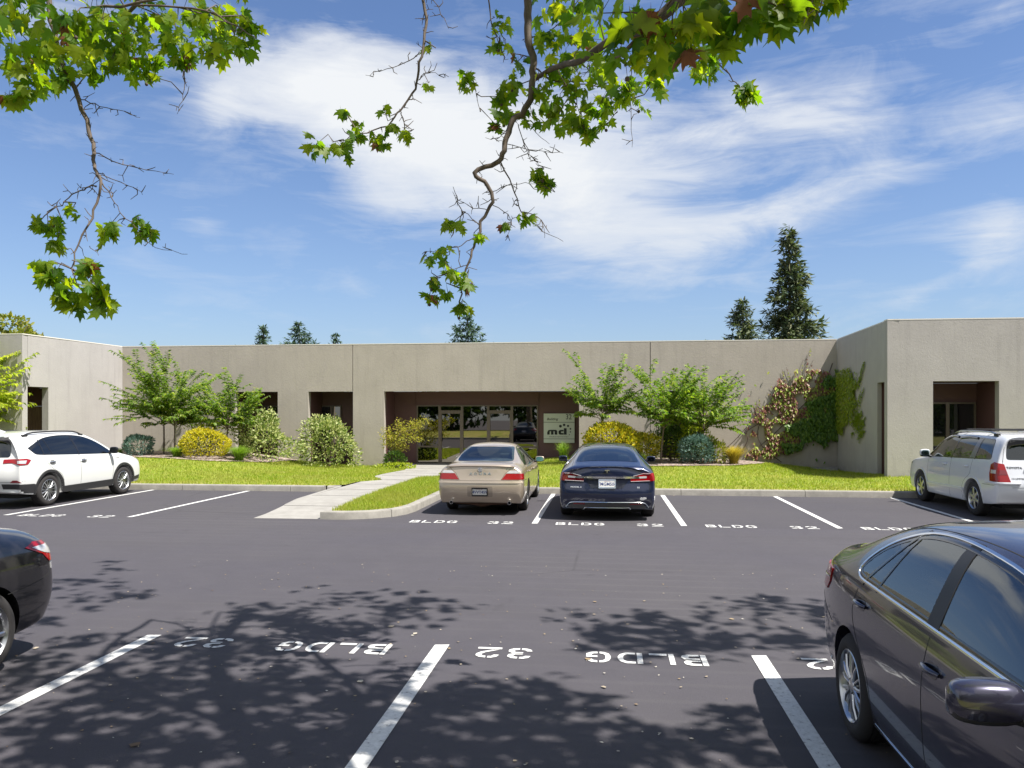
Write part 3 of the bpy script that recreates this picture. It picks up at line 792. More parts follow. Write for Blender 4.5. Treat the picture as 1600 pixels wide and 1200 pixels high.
    c.gaps([('S', sd, p) for sd in (1, -1) for p in (
        spline2([(1.26, 1.0), (1.24, .84), (1.38, .64), (1.50, .48), (1.52, .26)], 6), [(2.28, .98), (2.30, .60), (2.30, .26)], spline2([(3.50, .95), (3.48, .6), (3.46, .28)], 6))] +
        [('B', 1, [(-.84, .545), (-.8, .52), (.8, .52), (.84, .545)]), ('B', 1, [(-.80, .53), (-.82, .77)]), ('B', 1, [(.80, .53), (.82, .77)]),
         ('T', 1, [(-.69, .25), (-.66, .9), (-.61, 1.5), (-.58, 1.9)]), ('T', 1, [(.69, .25), (.66, .9), (.61, 1.5), (.58, 1.9)])])
    c.patch('rear_window', rounded([(-.62, .52), (.62, .52), (.52, 1.62), (-.52, 1.62)], .12), M['glass'], 'T', 1, .004, .006, .045)
    c.patch('sunroof', rounded([(-.50, 1.72), (.50, 1.72), (.48, 2.75), (-.48, 2.75)], .06), M['glass'], 'T', 1, .004, .006, .045)
    c.patch('windscreen', rounded([(-.62, 3.80), (.62, 3.80), (.54, 2.86), (-.54, 2.86)], .08), M['glass'], 'T', 1, .004, .006, .045)
    c.strip('boot_lip', spline2([(-.68, .995), (-.4, 1.03), (0, 1.04), (.4, 1.03), (.68, .995)], 5), .028, P_blue, 'B', 1, .026, .01)
    c.mirrors(3.28, 1.03, .92, P_blue, .20, .135, .11)
    add_front(c); underbody(c, .66, .40, 4.5, .15, .30)
    c.wheels(1.635, .245, .245, 'ten', dark=True)
    return c

# ---- white crossover, left ----------------------------------------------------------
P_white = paint('paint_white', (.60, .61, .60), 0, .4)
def white_crossover():
    L = 4.60
    st = [(0, .42, 1.04, 1.50, .03, .82, .54), (.14, .36, 1.09, 1.575, .04, .895, .61), (.42, .30, 1.11, 1.61, .04, .92, .625),
          (.95, .27, 1.10, 1.635, .045, .925, .63), (1.6, .26, 1.08, 1.645, .045, .925, .635), (2.2, .26, 1.06, 1.63, .045, .925, .635), (2.65, .26, 1.05, 1.56, .045, .925, .64),
          (3.1, .26, 1.04, 1.365, .045, .92, .67), (3.45, .26, 1.03, 1.14, .04, .915, .71), (3.75, .27, 1.00, 1.045, .04, .91, .74),
          (4.15, .28, .93, .97, .04, .895, .72), (4.45, .30, .84, .86, .03, .85, .64), (4.60, .34, .70, .73, .03, .74, .5)]
    c = Car('parked_car', 'white crossover with black wheel arches and dark roof rails, in front of the left wing', 'suv', L, st,
            [.12, .04, 0, .03, .07, .24], [L - .12, L - .02, L, L - .02, L - .06, L - .12], P_white, .358, .225, 1.57, (.99, 3.65), bow=(.16, .20), crease=.3,
            wf=[.945, .985, 1.0, .99, .95])
    c.wx, c.wy = .40, .55
    dlo = [(.47, 1.32), (.62, 1.175), (.80, 1.155), (2.0, 1.11), (3.15, 1.075), (3.30, 1.09), (3.05, 1.27), (2.75, 1.42), (2.4, 1.53), (2.0, 1.575), (1.5, 1.58), (1.0, 1.53)]
    dlo = rounded(dlo, [.02, .05, .1, .3, .05, .03, .2, .2, .2, .2, .2, .2], 3)
    c.cabin(dlo, rounded([(-.60, 1.13), (.60, 1.13), (.55, 1.50), (-.55, 1.50)], .06), rounded([(-.64, 3.42), (.64, 3.42), (.56, 2.66), (-.56, 2.66)], .08), 1.06, .9, 3.2, seats=(1.35, 2.35), hr=1.40, rear_frame='B')
    for sd in (1, -1):
        w = c.patch('side_window', dlo, M['tinted'], 'S', sd, .002, .006, .06)
        mb = MB()
        c.strip('g', off2(dlo, .012), .026, None, 'S', sd, .004, .006, True, merge=mb)
        for pts, wd in (([(.88, 1.16), (.86, 1.50)], .035), ([(1.14, 1.15), (1.02, 1.52)], .02), ([(2.03, 1.11), (1.94, 1.57)], .08)):
            c.strip('g', pts, wd, None, 'S', sd, .005, .006, merge=mb)
        mb.build('window_seal', M['gloss_black'], w, 40, c.off)
        c.handle(1.08, .985, M['chrome'], sd, .20, M['gloss_black']); c.handle(2.12, .965, M['chrome'], sd, .20, M['gloss_black'])
        for ya in c.axles: c.cladding(ya, .07, M['blackplastic'], sd)
        c.patch('sill_cladding', rounded([(1.42, .275), (3.22, .275), (3.20, .43), (1.40, .41)], .015), M['blackplastic'], 'S', sd, .014, .02)
        c.patch('bumper_cladding', [(.18, .36), (.60, .33), (.57, .52), (.50, .54), (.18, .55)], M['blackplastic'], 'S', sd, .010, .02)
        c.patch('bumper_cladding', [(10, .45), (60, .44), (60, .55), (10, .56)], M['blackplastic'], 'W', sd, .010, .02, .04)
        c.patch('bumper_cladding', [(4.02, .33), (4.35, .36), (4.35, .46), (4.06, .42)], M['blackplastic'], 'S', sd, .010, .02)
        t = c.patch('tail_light', [(12, 1.00), (34, 1.01), (50, .96), (66, .97), (70, 1.0), (77.5, 1.065), (64, 1.10), (40, 1.095), (12, 1.085)], M['red'], 'W', sd, .012, .012, .03)
        c.patch('tail_light_lens', [(46, 1.0), (60, .99), (64, 1.06), (46, 1.06)], M['clear'], 'W', sd, .017, .004, .03, parent=t)
        c.patch('reflector', [(30, .585), (52, .585), (44, .64), (36, .64)], M['darkred'], 'W', sd, .006, .006, .03)
        # roof rail
        rl = MB(); pts = []
        for k in range(13):
            y = .50 + 1.95 * k / 12; loc, n = c.ray('T', sd * .60, y); pts.append((sd * .60, y, loc.z + .055 * min(1, min(k, 12 - k) / 1.5) + .005))
        rl.tube(pts, [.014] + [.018] * 11 + [.014], 8); rl.box(sd * .60 - .02, sd * .60 + .02, .50, .66, pts[0][2] - .04, pts[0][2] + .03)
        rl.box(sd * .60 - .02, sd * .60 + .02, 2.3, 2.46, pts[-1][2] - .04, pts[-1][2] + .025)
        rl.build('roof_rail', M['blackplastic'], c.root, 50, c.off, fixn=True)
    c.gaps([('S', sd, p) for sd in (1, -1) for p in (
        spline2([(.90, 1.16), (.93, .98), (1.08, .84), (1.32, .72), (1.42, .58), (1.43, .42)], 6), [(2.0, 1.11), (2.02, .70), (2.0, .28)], spline2([(3.20, 1.07), (3.22, .7), (3.16, .44)], 6))] +
        [('W', sd, [(38, .60), (38, 1.0)]) for sd in (1, -1)] + [('W', sd, [(5, .60), (38, .60), (60, .62)]) for sd in (1, -1)])
    c.patch('rear_window', rounded([(-.60, 1.13), (.60, 1.13), (.55, 1.50), (-.55, 1.50)], .06), M['tinted'], 'B', 1, .005, .008, .035)
    c.patch('windscreen', rounded([(-.64, 3.42), (.64, 3.42), (.56, 2.66), (-.56, 2.66)], .08), M['glass'], 'T', 1, .004, .006, .045)
    sp = MB(); sp.add([(-.56, .30, 1.625), (.56, .30, 1.625), (.56, .06, 1.585), (-.56, .06, 1.585), (-.56, .30, 1.585), (.56, .30, 1.585), (.56, .07, 1.565), (-.56, .07, 1.565)],
                      [(0, 1, 2, 3), (7, 6, 5, 4), (3, 2, 6, 7), (0, 3, 7, 4), (1, 5, 6, 2)]); sp.build('roof_spoiler', P_white, c.root, 30, c.off)
    mb = MB(); mb.add([(-.022, .55, 1.64), (.022, .55, 1.64), (.018, .78, 1.66), (-.018, .78, 1.66), (-.004, .56, 1.73), (.004, .56, 1.73)], [(0, 1, 5, 4), (1, 2, 5), (2, 3, 4, 5), (3, 0, 4)])
    mb.build('aerial', P_white, c.root, 30, c.off)
    mk = c.mirrors
    c.mirrors(3.12, 1.16, .88, M['gloss_black'], .22, .17, .12)
    add_front(c, .82, .70); c.plate(0, .80, '7RVH518', frame=M['blackplastic'])
    c.patch('front_indicator', rounded([(66, .88), (76, .90), (76, .93), (64, .93)], .01), M['amber'], 'X', 1, .004, .008, .03)
    c.text('HYBRID', 'S', 3.42, .955, .03, M['chrome'], sx=1.3)
    underbody(c, .62, .4, 4.2, .22, .38)
    c.wheels(1.57, .225, .232, 'multi10')
    return c

# ---- white suv, right -----------------------------------------------------------------
P_pearl = paint('paint_pearl_white', (.58, .60, .64), 0, .4)
def white_suv():
    L = 4.71
    st = [(0, .40, 1.06, 1.52, .03, .84, .60), (.14, .34, 1.10, 1.615, .04, .895, .68), (.42, .30, 1.11, 1.645, .04, .912, .695),
          (1.0, .27, 1.10, 1.66, .04, .915, .70), (1.7, .26, 1.08, 1.665, .04, .915, .70), (2.3, .26, 1.07, 1.655, .04, .915, .70), (2.75, .26, 1.06, 1.62, .045, .915, .675),
          (3.10, .26, 1.05, 1.50, .045, .91, .69), (3.42, .26, 1.04, 1.25, .04, .905, .71), (3.66, .27, 1.025, 1.09, .035, .90, .75),
          (4.15, .28, .985, 1.03, .035, .895, .74), (4.56, .30, .91, .95, .03, .865, .69), (4.71, .34, .74, .77, .03, .76, .54)]
    c = Car('parked_car', 'white suv with silver roof rails and tall red tail light, at the right wing', 'suv', L, st,
            [.10, .02, 0, .07, .10, .28], [L - .10, L - .02, L, L - .02, L - .06, L - .12], P_pearl, .36, .225, 1.565, (1.04, 3.755), bow=(.085, .18), crease=.3,
            wf=[.955, .99, 1.0, .985, .955])
    c.wx, c.wy = .40, .60
    dlo = rounded([(.38, 1.18), (2.0, 1.13), (3.34, 1.09), (3.50, 1.10), (3.28, 1.30), (3.02, 1.47), (2.7, 1.56), (2.2, 1.59), (1.6, 1.60), (.50, 1.575)], [.07, .3, .05, .02, .2, .2, .2, .2, .2, .07], 3)
    c.cabin(dlo, rounded([(-.66, 1.19), (.66, 1.19), (.62, 1.57), (-.62, 1.57)], .06), rounded([(-.66, 3.50), (.66, 3.50), (.60, 2.76), (-.60, 2.76)], .08), 1.08, .9, 3.25, seats=(1.45, 2.4), hr=1.42, rear_frame='B')
    for sd in (1, -1):
        w = c.patch('side_window', dlo, M['tinted'], 'S', sd, .002, .006, .06)
        mb = MB(); c.strip('g', off2(dlo, .012), .026, None, 'S', sd, .004, .006, True, merge=mb)
        for pts, wd in (([(1.06, 1.15), (.98, 1.59)], .03), ([(2.18, 1.12), (2.02, 1.59)], .09)):
            c.strip('g', pts, wd, None, 'S', sd, .005, .006, merge=mb)
        mb.build('window_seal', M['gloss_black'], w, 40, c.off)
        c.patch('pillar', [(1.06, 1.16), (1.30, 1.15), (1.16, 1.595), (1.02, 1.59)], mat('tinted_pillar', (.10, .10, .11), .3, 0, .6), 'S', sd, .0045, .006, .06)
        for a_, b_ in ((1.24, 2.02), (2.14, 2.75)):
            c.strip('rain_guard', spline2([(a_, 1.572), ((a_ + b_) / 2, 1.585), (b_, 1.555 if b_ < 2.5 else 1.50)], 4), .06, M['gloss_black'], 'S', sd, .02, .012)
        c.handle(1.34, .99, P_pearl, sd, .18); c.handle(2.40, .975, P_pearl, sd, .18)
        t = c.patch('tail_light', rounded([(24, .76), (60, .77), (62, .90), (60, 1.09), (50, 1.14), (36, 1.10)], .02), M['red'], 'W', sd, .014, .02, .03)
        c.patch('reversing_lens', [(30, .90), (42, .90), (42, .99), (33, .985)], M['darkred'], 'W', sd, .019, .004, .03, parent=t)
        c.patch('reversing_lens', rounded([(46, .92), (57, .92), (57, .99), (46, .99)], .01), M['clear'], 'W', sd, .019, .004, .03, parent=t)
        c.strip('door_moulding', [(1.48, .50), (3.30, .48)], .07, P_pearl, 'S', sd, .016, .01)
        c.patch('fuel_flap', rounded([(.86, .83), (1.06, .83), (1.08, .99), (.86, .99)], .02), P_pearl, 'S', sd, .0035, .004)
        c.strip('bumper_step', [(8, .735), (40, .735), (62, .75), (74, .74)], .05, P_pearl, 'W', sd, .03, .03)
        for ya in c.axles: c.cladding(ya, .035, P_pearl, sd, eps=.010)
        rl = MB(); pts = []
        for k in range(13):
            y = .55 + 2.05 * k / 12; loc, n = c.ray('T', sd * .62, y); pts.append((sd * .62, y, loc.z + .06 * min(1, min(k, 12 - k) / 1.5) + .005))
        rl.tube(pts, [.014] + [.018] * 11 + [.014], 8)
        rl.box(sd * .62 - .025, sd * .62 + .025, .55, .72, pts[0][2] - .04, pts[0][2] + .045, 1); rl.box(sd * .62 - .025, sd * .62 + .025, 2.42, 2.6, pts[-1][2] - .04, pts[-1][2] + .04, 1)
        rl.build('roof_rail', [M['alloy'], M['blackplastic']], c.root, 50, c.off, fixn=True)
    for yy in (.95, 2.0):
        mb = MB(); mb.box(-.60, .60, yy - .03, yy + .03, 1.735, 1.76); mb.build('roof_crossbar', M['blackplastic'], c.root, None, c.off)
    c.gaps([('S', sd, p) for sd in (1, -1) for p in (
        spline2([(1.13, 1.15), (1.16, .98), (1.20, .84), (1.42, .70), (1.52, .55), (1.53, .30)], 6), [(2.12, 1.12), (2.14, .70), (2.14, .30)], spline2([(3.34, 1.08), (3.34, .7), (3.30, .30)], 6),
        [(.12, .69), (.62, .69)])] + [('W', sd, [(24, .72), (26, .78), (38, 1.12), (36, 1.5)]) for sd in (1, -1)] + [('B', 1, [(-.62, .66), (.62, .66)])])
    c.patch('rear_window', rounded([(-.66, 1.19), (.66, 1.19), (.62, 1.57), (-.62, 1.57)], .06), M['tinted'], 'B', 1, .005, .008, .035)
    c.patch('windscreen', rounded([(-.66, 3.50), (.66, 3.50), (.60, 2.76), (-.60, 2.76)], .08), M['glass'], 'T', 1, .004, .006, .045)
    c.patch('plate_recess', rounded([(-.28, .78), (.28, .78), (.34, 1.0), (-.34, 1.0)], .03), mat('paint_pearl_shaded', (.45, .46, .50), .4, 0, .8), 'B', 1, .002, .004, .06)  # recess shade put into a greyer white on a flat patch
    c.strip('plate_garnish', [(-.36, 1.02), (.36, 1.02)], .06, P_pearl, 'B', 1, .035, .02)
    c.plate(0, .88, '5HGL733', frame=M['chrome'])
    c.text('TOYOTA', 'B', -.55, 1.035, .055, M['gloss_black'], sx=1.2, bold=.001)
    c.text('V6 LIMITED', 'B', -.50, .83, .04, M['gloss_black'], sx=1.2)
    c.mirrors(3.24, 1.17, .88, P_pearl, .22, .18, .11)
    add_front(c, .84, .72); underbody(c, .62, .4, 4.3, .22, .38)
    c.wheels(1.565, .225, .218, 'six_fat')
    return c
SYC = {'L':([([(-4.31,5.74,5.6),(-4.23,5.69,5.22),(-4.11,5.64,4.8),(-3.96,5.6,4.53),(-3.81,5.56,4.2),(-3.75,5.51,4.01),(-3.69,5.45,3.85),(-3.61,5.4,3.78),(-3.63,5.34,3.54),(-3.67,5.27,3.35),(-3.71,5.21,3.11)],0.035,0.006),([(-3.79,5.6,3.89),(-3.67,5.56,3.74),(-3.56,5.53,3.59)],0.01,0.003),([(-3.79,5.6,3.8),(-3.88,5.62,3.8),(-4.0,5.63,3.75),(-4.12,5.64,3.66),(-4.22,5.65,3.71)],0.01,0.003),([(-3.92,5.59,4.48),(-3.84,5.66,4.43),(-3.7,5.74,4.42),(-3.58,5.83,4.39)],0.007,0.002),([(-3.81,5.6,4.05),(-3.64,5.69,3.99),(-3.48,5.77,3.96),(-3.32,5.86,3.95)],0.007,0.002),([(-3.78,5.6,3.88),(-3.61,5.72,3.84),(-3.56,5.83,3.79)],0.006,0.002),([(-3.56,5.53,3.59),(-3.46,5.57,3.48),(-3.34,5.62,3.34),(-3.11,5.68,3.29)],0.005,0.002),([(-3.65,5.32,3.29),(-3.58,5.32,3.22)],0.004,0.002),([(-3.05,5.28,5.21),(-3.43,5.51,5.09),(-3.75,5.74,5.02),(-4.12,5.97,4.9)],0.03,0.006),([(-3.27,5.26,4.95),(-2.8,5.18,4.87),(-2.44,5.09,4.68),(-2.25,4.97,4.53)],0.012,0.004),([(-3.42,6.05,5.3),(-3.38,6.05,4.99),(-3.34,6.06,4.79),(-3.36,6.05,4.61),(-3.4,6.05,4.49)],0.008,0.002),([(-3.54,5.23,4.94),(-3.05,5.13,4.9),(-2.59,5.04,4.96)],0.015,0.012),([(-4.12,5.66,4.81),(-4.22,5.55,4.72),(-4.24,5.45,4.53)],0.008,0.003)],[(-4.26,5.34,4.91,14,0.139,0.17),(-4.08,5.37,4.81,16,0.158,0.17),(-4.22,5.35,4.63,12,0.13,0.17),(-4.08,5.37,4.54,7,0.102,0.17),(-4.29,5.34,4.4,5,0.074,0.17),(-4.15,5.36,4.44,6,0.074,0.15),(-3.63,5.02,4.71,16,0.156,0.18),(-4.08,5.57,4.67,10,0.106,0.17),(-3.93,5.58,4.86,10,0.134,0.16),(-3.49,5.23,4.86,16,0.143,0.17),(-3.65,5.62,4.81,14,0.125,0.16),(-3.79,5.6,4.69,9,0.106,0.16),(-3.5,5.63,4.96,14,0.134,0.15),(-3.65,5.82,4.8,10,0.109,0.15),(-3.52,5.83,4.85,12,0.099,0.15),(-3.5,5.84,4.71,4,0.05,0.14),(-3.31,5.66,5.08,12,0.144,0.15),(-3.22,5.67,4.91,12,0.106,0.15),(-3.12,5.68,4.79,9,0.086,0.15),(-2.93,5.5,4.95,14,0.13,0.15),(-2.81,5.51,4.77,12,0.102,0.15),(-2.63,5.33,4.86,12,0.108,0.15),(-2.56,5.34,4.68,11,0.081,0.15),(-2.45,5.35,4.81,9,0.063,0.15),(-3.08,5.68,5.29,30,0.336,0.16),(-3.66,5.41,5.21,34,0.418,0.16),(-4.26,5.34,5.14,24,0.232,0.17),(-4.15,5.56,3.54,8,0.077,0.15),(-4.22,5.55,3.52,4,0.048,0.15),(-4.08,5.57,3.4,6,0.067,0.15),(-3.98,5.58,3.61,3,0.048,0.14),(-3.48,5.64,3.54,6,0.067,0.14),(-3.39,5.65,3.47,5,0.058,0.14),(-3.66,5.52,3.45,5,0.066,0.15),(-3.59,5.52,3.49,3,0.038,0.14),(-3.83,5.19,3.06,12,0.09,0.165),(-3.74,5.2,2.93,9,0.072,0.165),(-3.58,5.22,3.13,8,0.072,0.16),(-3.54,5.23,2.97,9,0.072,0.165),(-3.47,5.23,2.88,6,0.054,0.17),(-3.89,5.19,3.13,5,0.054,0.16)]),'C':([([(-1.6,6.46,5.77),(-1.47,6.42,5.45),(-1.45,6.38,5.19),(-1.48,6.32,4.91),(-1.51,6.27,4.69),(-1.61,6.21,4.51),(-1.7,6.14,4.37),(-1.91,6.07,4.28),(-2.09,6.0,4.2)],0.022,0.004),([(-1.52,6.47,5.08),(-1.62,6.52,5.03),(-1.82,6.57,4.99),(-2.02,6.61,4.97)],0.007,0.002),([(-1.45,6.48,5.61),(-1.34,6.49,5.4),(-1.28,6.5,5.27)],0.006,0.002),([(-1.63,6.25,4.53),(-1.6,6.26,4.43),(-1.59,6.26,4.34)],0.005,0.002),([(-1.52,6.37,4.8),(-1.42,6.38,4.87),(-1.33,6.39,4.84)],0.005,0.002),([(-0.68,6.77,5.94),(-0.65,6.73,5.54),(-0.65,6.69,5.3),(-0.6,6.66,5.07),(-0.6,6.63,4.84),(-0.66,6.58,4.6),(-0.76,6.53,4.49),(-0.81,6.49,4.3),(-0.86,6.44,4.14),(-1.04,6.38,4.04),(-0.93,6.36,3.92),(-0.89,6.33,3.79),(-0.97,6.28,3.62),(-1.01,6.24,3.46),(-1.06,6.19,3.28),(-1.11,6.15,3.07),(-1.12,6.11,2.89)],0.055,0.006),([(-0.87,6.54,4.19),(-0.75,6.51,3.96),(-0.67,6.47,3.74),(-0.54,6.43,3.6),(-0.33,6.4,3.47)],0.01,0.002),([(-1.02,6.22,3.48),(-1.15,6.18,3.4),(-1.26,6.13,3.35),(-1.39,6.08,3.35)],0.006,0.002),([(-0.61,6.77,4.93),(-0.38,6.36,4.85),(-0.19,5.94,4.7),(0.07,5.52,4.66),(0.38,5.12,4.62),(0.6,4.7,4.62)],0.028,0.05),([(-0.61,6.67,5.02),(-0.45,6.62,4.86),(-0.21,6.57,4.8),(0.03,6.52,4.72),(0.2,6.47,4.63)],0.012,0.003),([(0.07,6.25,5.0),(0.2,6.26,4.75),(0.2,6.27,4.46),(0.21,6.27,4.16)],0.007,0.002),([(-1.01,6.83,5.88),(-0.99,6.83,5.55),(-0.93,6.84,5.33),(-0.85,6.85,5.16)],0.012,0.002),([(-0.69,6.66,4.59),(-0.61,6.67,4.49),(-0.46,6.69,4.35)],0.006,0.002),([(-0.92,6.34,3.71),(-1.09,6.32,3.76),(-1.2,6.3,3.84)],0.005,0.002),([(0.24,5.46,4.67),(0.5,5.54,4.61),(0.72,5.62,4.56),(0.88,5.69,4.41),(0.96,5.75,4.36)],0.012,0.003),([(0.45,4.28,4.4),(0.31,4.16,4.17),(0.17,4.05,3.97),(0.05,3.93,3.83)],0.03,0.006),([(0.65,4.1,4.36),(0.73,4.04,4.16),(0.88,3.99,4.06),(1.07,3.95,4.09)],0.02,0.005),([(-1.05,6.72,4.66),(-1.13,6.71,4.97)],0.004,0.002),([(-0.81,6.55,4.32),(-0.55,6.58,4.26),(-0.34,6.6,4.24)],0.005,0.002),([(-0.76,6.56,4.5),(-0.87,6.54,4.37),(-0.98,6.53,4.37)],0.005,0.002),([(-0.96,6.43,3.89),(-0.8,6.45,3.94),(-0.65,6.47,3.97),(-0.49,6.49,3.94)],0.005,0.002),([(-0.89,6.34,3.76),(-0.74,6.36,3.64),(-0.79,6.35,3.5)],0.005,0.002),([(-0.71,6.56,4.48),(-0.66,6.57,4.32),(-0.58,6.58,4.19),(-0.5,6.59,4.12)],0.006,0.002),([(-0.61,6.77,5.12),(-0.79,6.8,5.2),(-0.93,6.84,5.44)],0.006,0.002),([(-0.63,6.77,5.28),(-0.4,6.7,5.34),(-0.21,6.62,5.51)],0.008,0.003),([(-0.98,6.23,3.59),(-1.1,6.21,3.69),(-1.19,6.2,3.84)],0.005,0.002),([(-0.39,6.5,4.91),(-0.23,6.47,4.58),(-0.17,6.42,4.38)],0.006,0.002),([(-0.2,6.32,4.87),(-0.03,6.34,4.7),(0.1,6.35,4.47)],0.006,0.002),([(-1.03,6.12,3.27),(-1.21,6.1,3.19),(-1.35,6.09,3.12)],0.005,0.002),([(-0.66,6.37,3.71),(-0.51,6.38,3.64),(-0.48,6.39,3.5)],0.005,0.002)],[(-2.22,5.98,4.18,8,0.069,0.14),(-2.02,6.01,4.15,8,0.079,0.14),(-1.9,6.02,4.28,6,0.06,0.14),(-1.75,6.04,4.23,7,0.069,0.14),(-1.65,6.05,4.31,4,0.045,0.13),(-2.03,6.11,4.47,3,0.03,0.13),(-1.73,6.14,4.5,2,0.03,0.13),(-1.57,6.26,4.33,3,0.026,0.13),(-1.93,6.12,4.39,3,0.04,0.13),(-1.42,6.38,4.78,3,0.042,0.11),(-1.41,6.38,5.09,3,0.036,0.12),(-1.19,6.71,4.95,8,0.076,0.14),(-0.88,6.84,5.47,6,0.077,0.14),(-0.9,6.84,5.27,5,0.066,0.14),(-0.8,6.85,4.94,9,0.099,0.15),(-0.88,6.84,4.83,9,0.088,0.15),(-0.84,6.75,4.63,8,0.087,0.15),(-0.92,6.74,4.55,5,0.054,0.14),(-0.45,6.59,5.19,14,0.137,0.15),(-0.34,6.6,4.98,14,0.137,0.15),(-0.5,6.59,4.77,12,0.116,0.15),(-0.23,6.52,4.73,14,0.125,0.15),(-0.39,6.5,4.49,10,0.094,0.15),(-0.2,6.42,4.43,12,0.092,0.15),(-0.15,6.43,4.35,5,0.046,0.15),(-0.03,6.44,4.58,10,0.102,0.15),(-0.12,6.03,4.91,12,0.134,0.15),(0.12,6.26,4.6,9,0.089,0.15),(0.27,6.27,4.51,4,0.04,0.14),(-0.61,6.67,4.62,8,0.075,0.15),(-0.52,6.58,4.08,9,0.069,0.145),(-0.47,6.59,4.0,4,0.042,0.14),(-1.2,6.2,3.59,5,0.05,0.13),(-1.15,6.21,3.58,5,0.055,0.13),(-0.65,6.37,3.65,5,0.051,0.13),(-0.81,6.35,3.6,3,0.036,0.12),(-0.98,6.23,3.5,4,0.03,0.12),(-1.26,6.1,3.34,5,0.05,0.13),(-1.35,6.08,3.29,4,0.045,0.13),(-1.18,6.1,3.19,6,0.06,0.14),(-1.06,6.12,3.12,6,0.05,0.14),(-1.31,6.09,3.12,5,0.045,0.14),(-1.35,6.09,3.01,4,0.035,0.14),(-1.1,6.11,2.92,6,0.045,0.15),(-1.21,6.1,3.04,4,0.045,0.14),(-0.02,4.23,4.2,14,0.101,0.17),(0.14,4.04,4.04,14,0.102,0.18),(-0.05,4.42,4.05,8,0.07,0.17),(0.1,4.04,3.89,9,0.077,0.18),(0.28,4.16,4.08,14,0.105,0.18),(0.38,4.68,4.16,9,0.074,0.17),(0.43,4.08,4.07,14,0.102,0.18),(0.24,4.66,4.12,7,0.066,0.17),(0.45,4.48,4.14,9,0.077,0.17),(0.57,4.09,4.0,10,0.077,0.18),(0.56,4.09,4.13,14,0.115,0.18),(0.7,4.01,4.05,14,0.094,0.18),(0.81,4.02,4.0,8,0.056,0.18),(0.84,4.02,4.1,14,0.087,0.18),(0.98,4.04,4.1,11,0.075,0.18),(1.1,4.05,4.14,9,0.056,0.18),(0.64,5.31,4.43,8,0.067,0.15),(0.73,5.52,4.43,5,0.043,0.14),(0.62,5.51,4.41,5,0.043,0.14),(0.95,5.75,4.37,8,0.054,0.15),(1.0,5.75,4.32,5,0.036,0.15),(0.37,4.47,4.48,30,0.282,0.17),(0.85,4.33,4.37,26,0.202,0.17),(-0.19,5.41,4.97,24,0.259,0.16),(0.17,6.06,4.57,6,0.058,0.14),(-0.08,6.33,4.8,14,0.131,0.14),(-0.41,6.5,4.6,8,0.083,0.14),(0.03,6.35,4.39,5,0.06,0.14),(0.35,5.98,4.53,8,0.085,0.14),(-0.73,6.76,5.09,6,0.076,0.14),(-0.28,6.51,5.35,14,0.135,0.15)]),'S':[(-6.86,9.37,0.48,0.54,50),(-5.82,8.6,0.52,0.52,60),(-5.86,7.71,0.4,0.37,40),(-4.91,6.87,0.35,0.29,40),(-2.68,8.5,0.77,0.64,150),(-3.03,7.91,0.46,0.46,60),(-2.02,8.15,0.33,0.32,40),(-2.61,7.47,0.37,0.32,50),(-3.22,7.4,0.56,0.5,90),(-3.51,6.83,0.52,0.43,90),(-3.78,6.25,0.64,0.4,120),(-4.4,6.01,0.47,0.29,70),(-2.88,5.6,0.61,0.34,170),(-3.57,5.27,0.59,0.32,150),(-2.34,6.1,0.61,0.37,130),(-1.77,5.6,0.42,0.3,100),(-2.13,4.88,0.61,0.26,180),(-2.84,4.7,0.52,0.21,140),(-3.45,4.54,0.35,0.2,90),(-1.53,4.86,0.24,0.19,60),(0.35,8.05,0.57,0.43,110),(0.09,7.45,0.41,0.29,60),(0.91,7.55,0.65,0.42,120),(0.64,7.12,0.34,0.19,40),(1.73,9.16,0.43,0.42,60),(2.09,8.63,0.33,0.48,60),(1.67,7.64,0.41,0.33,70),(1.32,8.28,0.32,0.25,30),(-0.15,7.75,0.25,0.27,30),(-0.97,5.89,0.43,0.27,100),(-0.46,6.02,0.29,0.22,60),(-1.16,5.43,0.35,0.21,80),(-0.32,5.41,0.35,0.29,100),(-0.57,4.87,0.35,0.24,130),(0.02,5.04,0.36,0.29,130),(-0.17,4.78,0.42,0.17,110),(0.92,5.56,0.22,0.22,45),(0.88,5.04,0.24,0.17,50),(-1.26,5.09,0.25,0.16,50),(0.39,5.28,0.21,0.16,30),(-0.88,4.84,0.16,0.15,30)],'VF':[(5.14,0.45),(5.48,1.04),(5.3,1.7),(5.71,2.22),(6.05,2.57),(6.28,3.15),(6.85,3.5),(7.48,3.62),(8.35,3.49),(8.35,1.29),(7.97,1.1),(7.3,1.0),(6.62,0.7),(6.05,0.53),(5.48,0.38)],'VS':[(29.21,3.52),(27.59,3.58),(26.59,3.38),(26.59,2.2),(27.25,1.79),(28.3,1.51),(29.21,1.31)]}
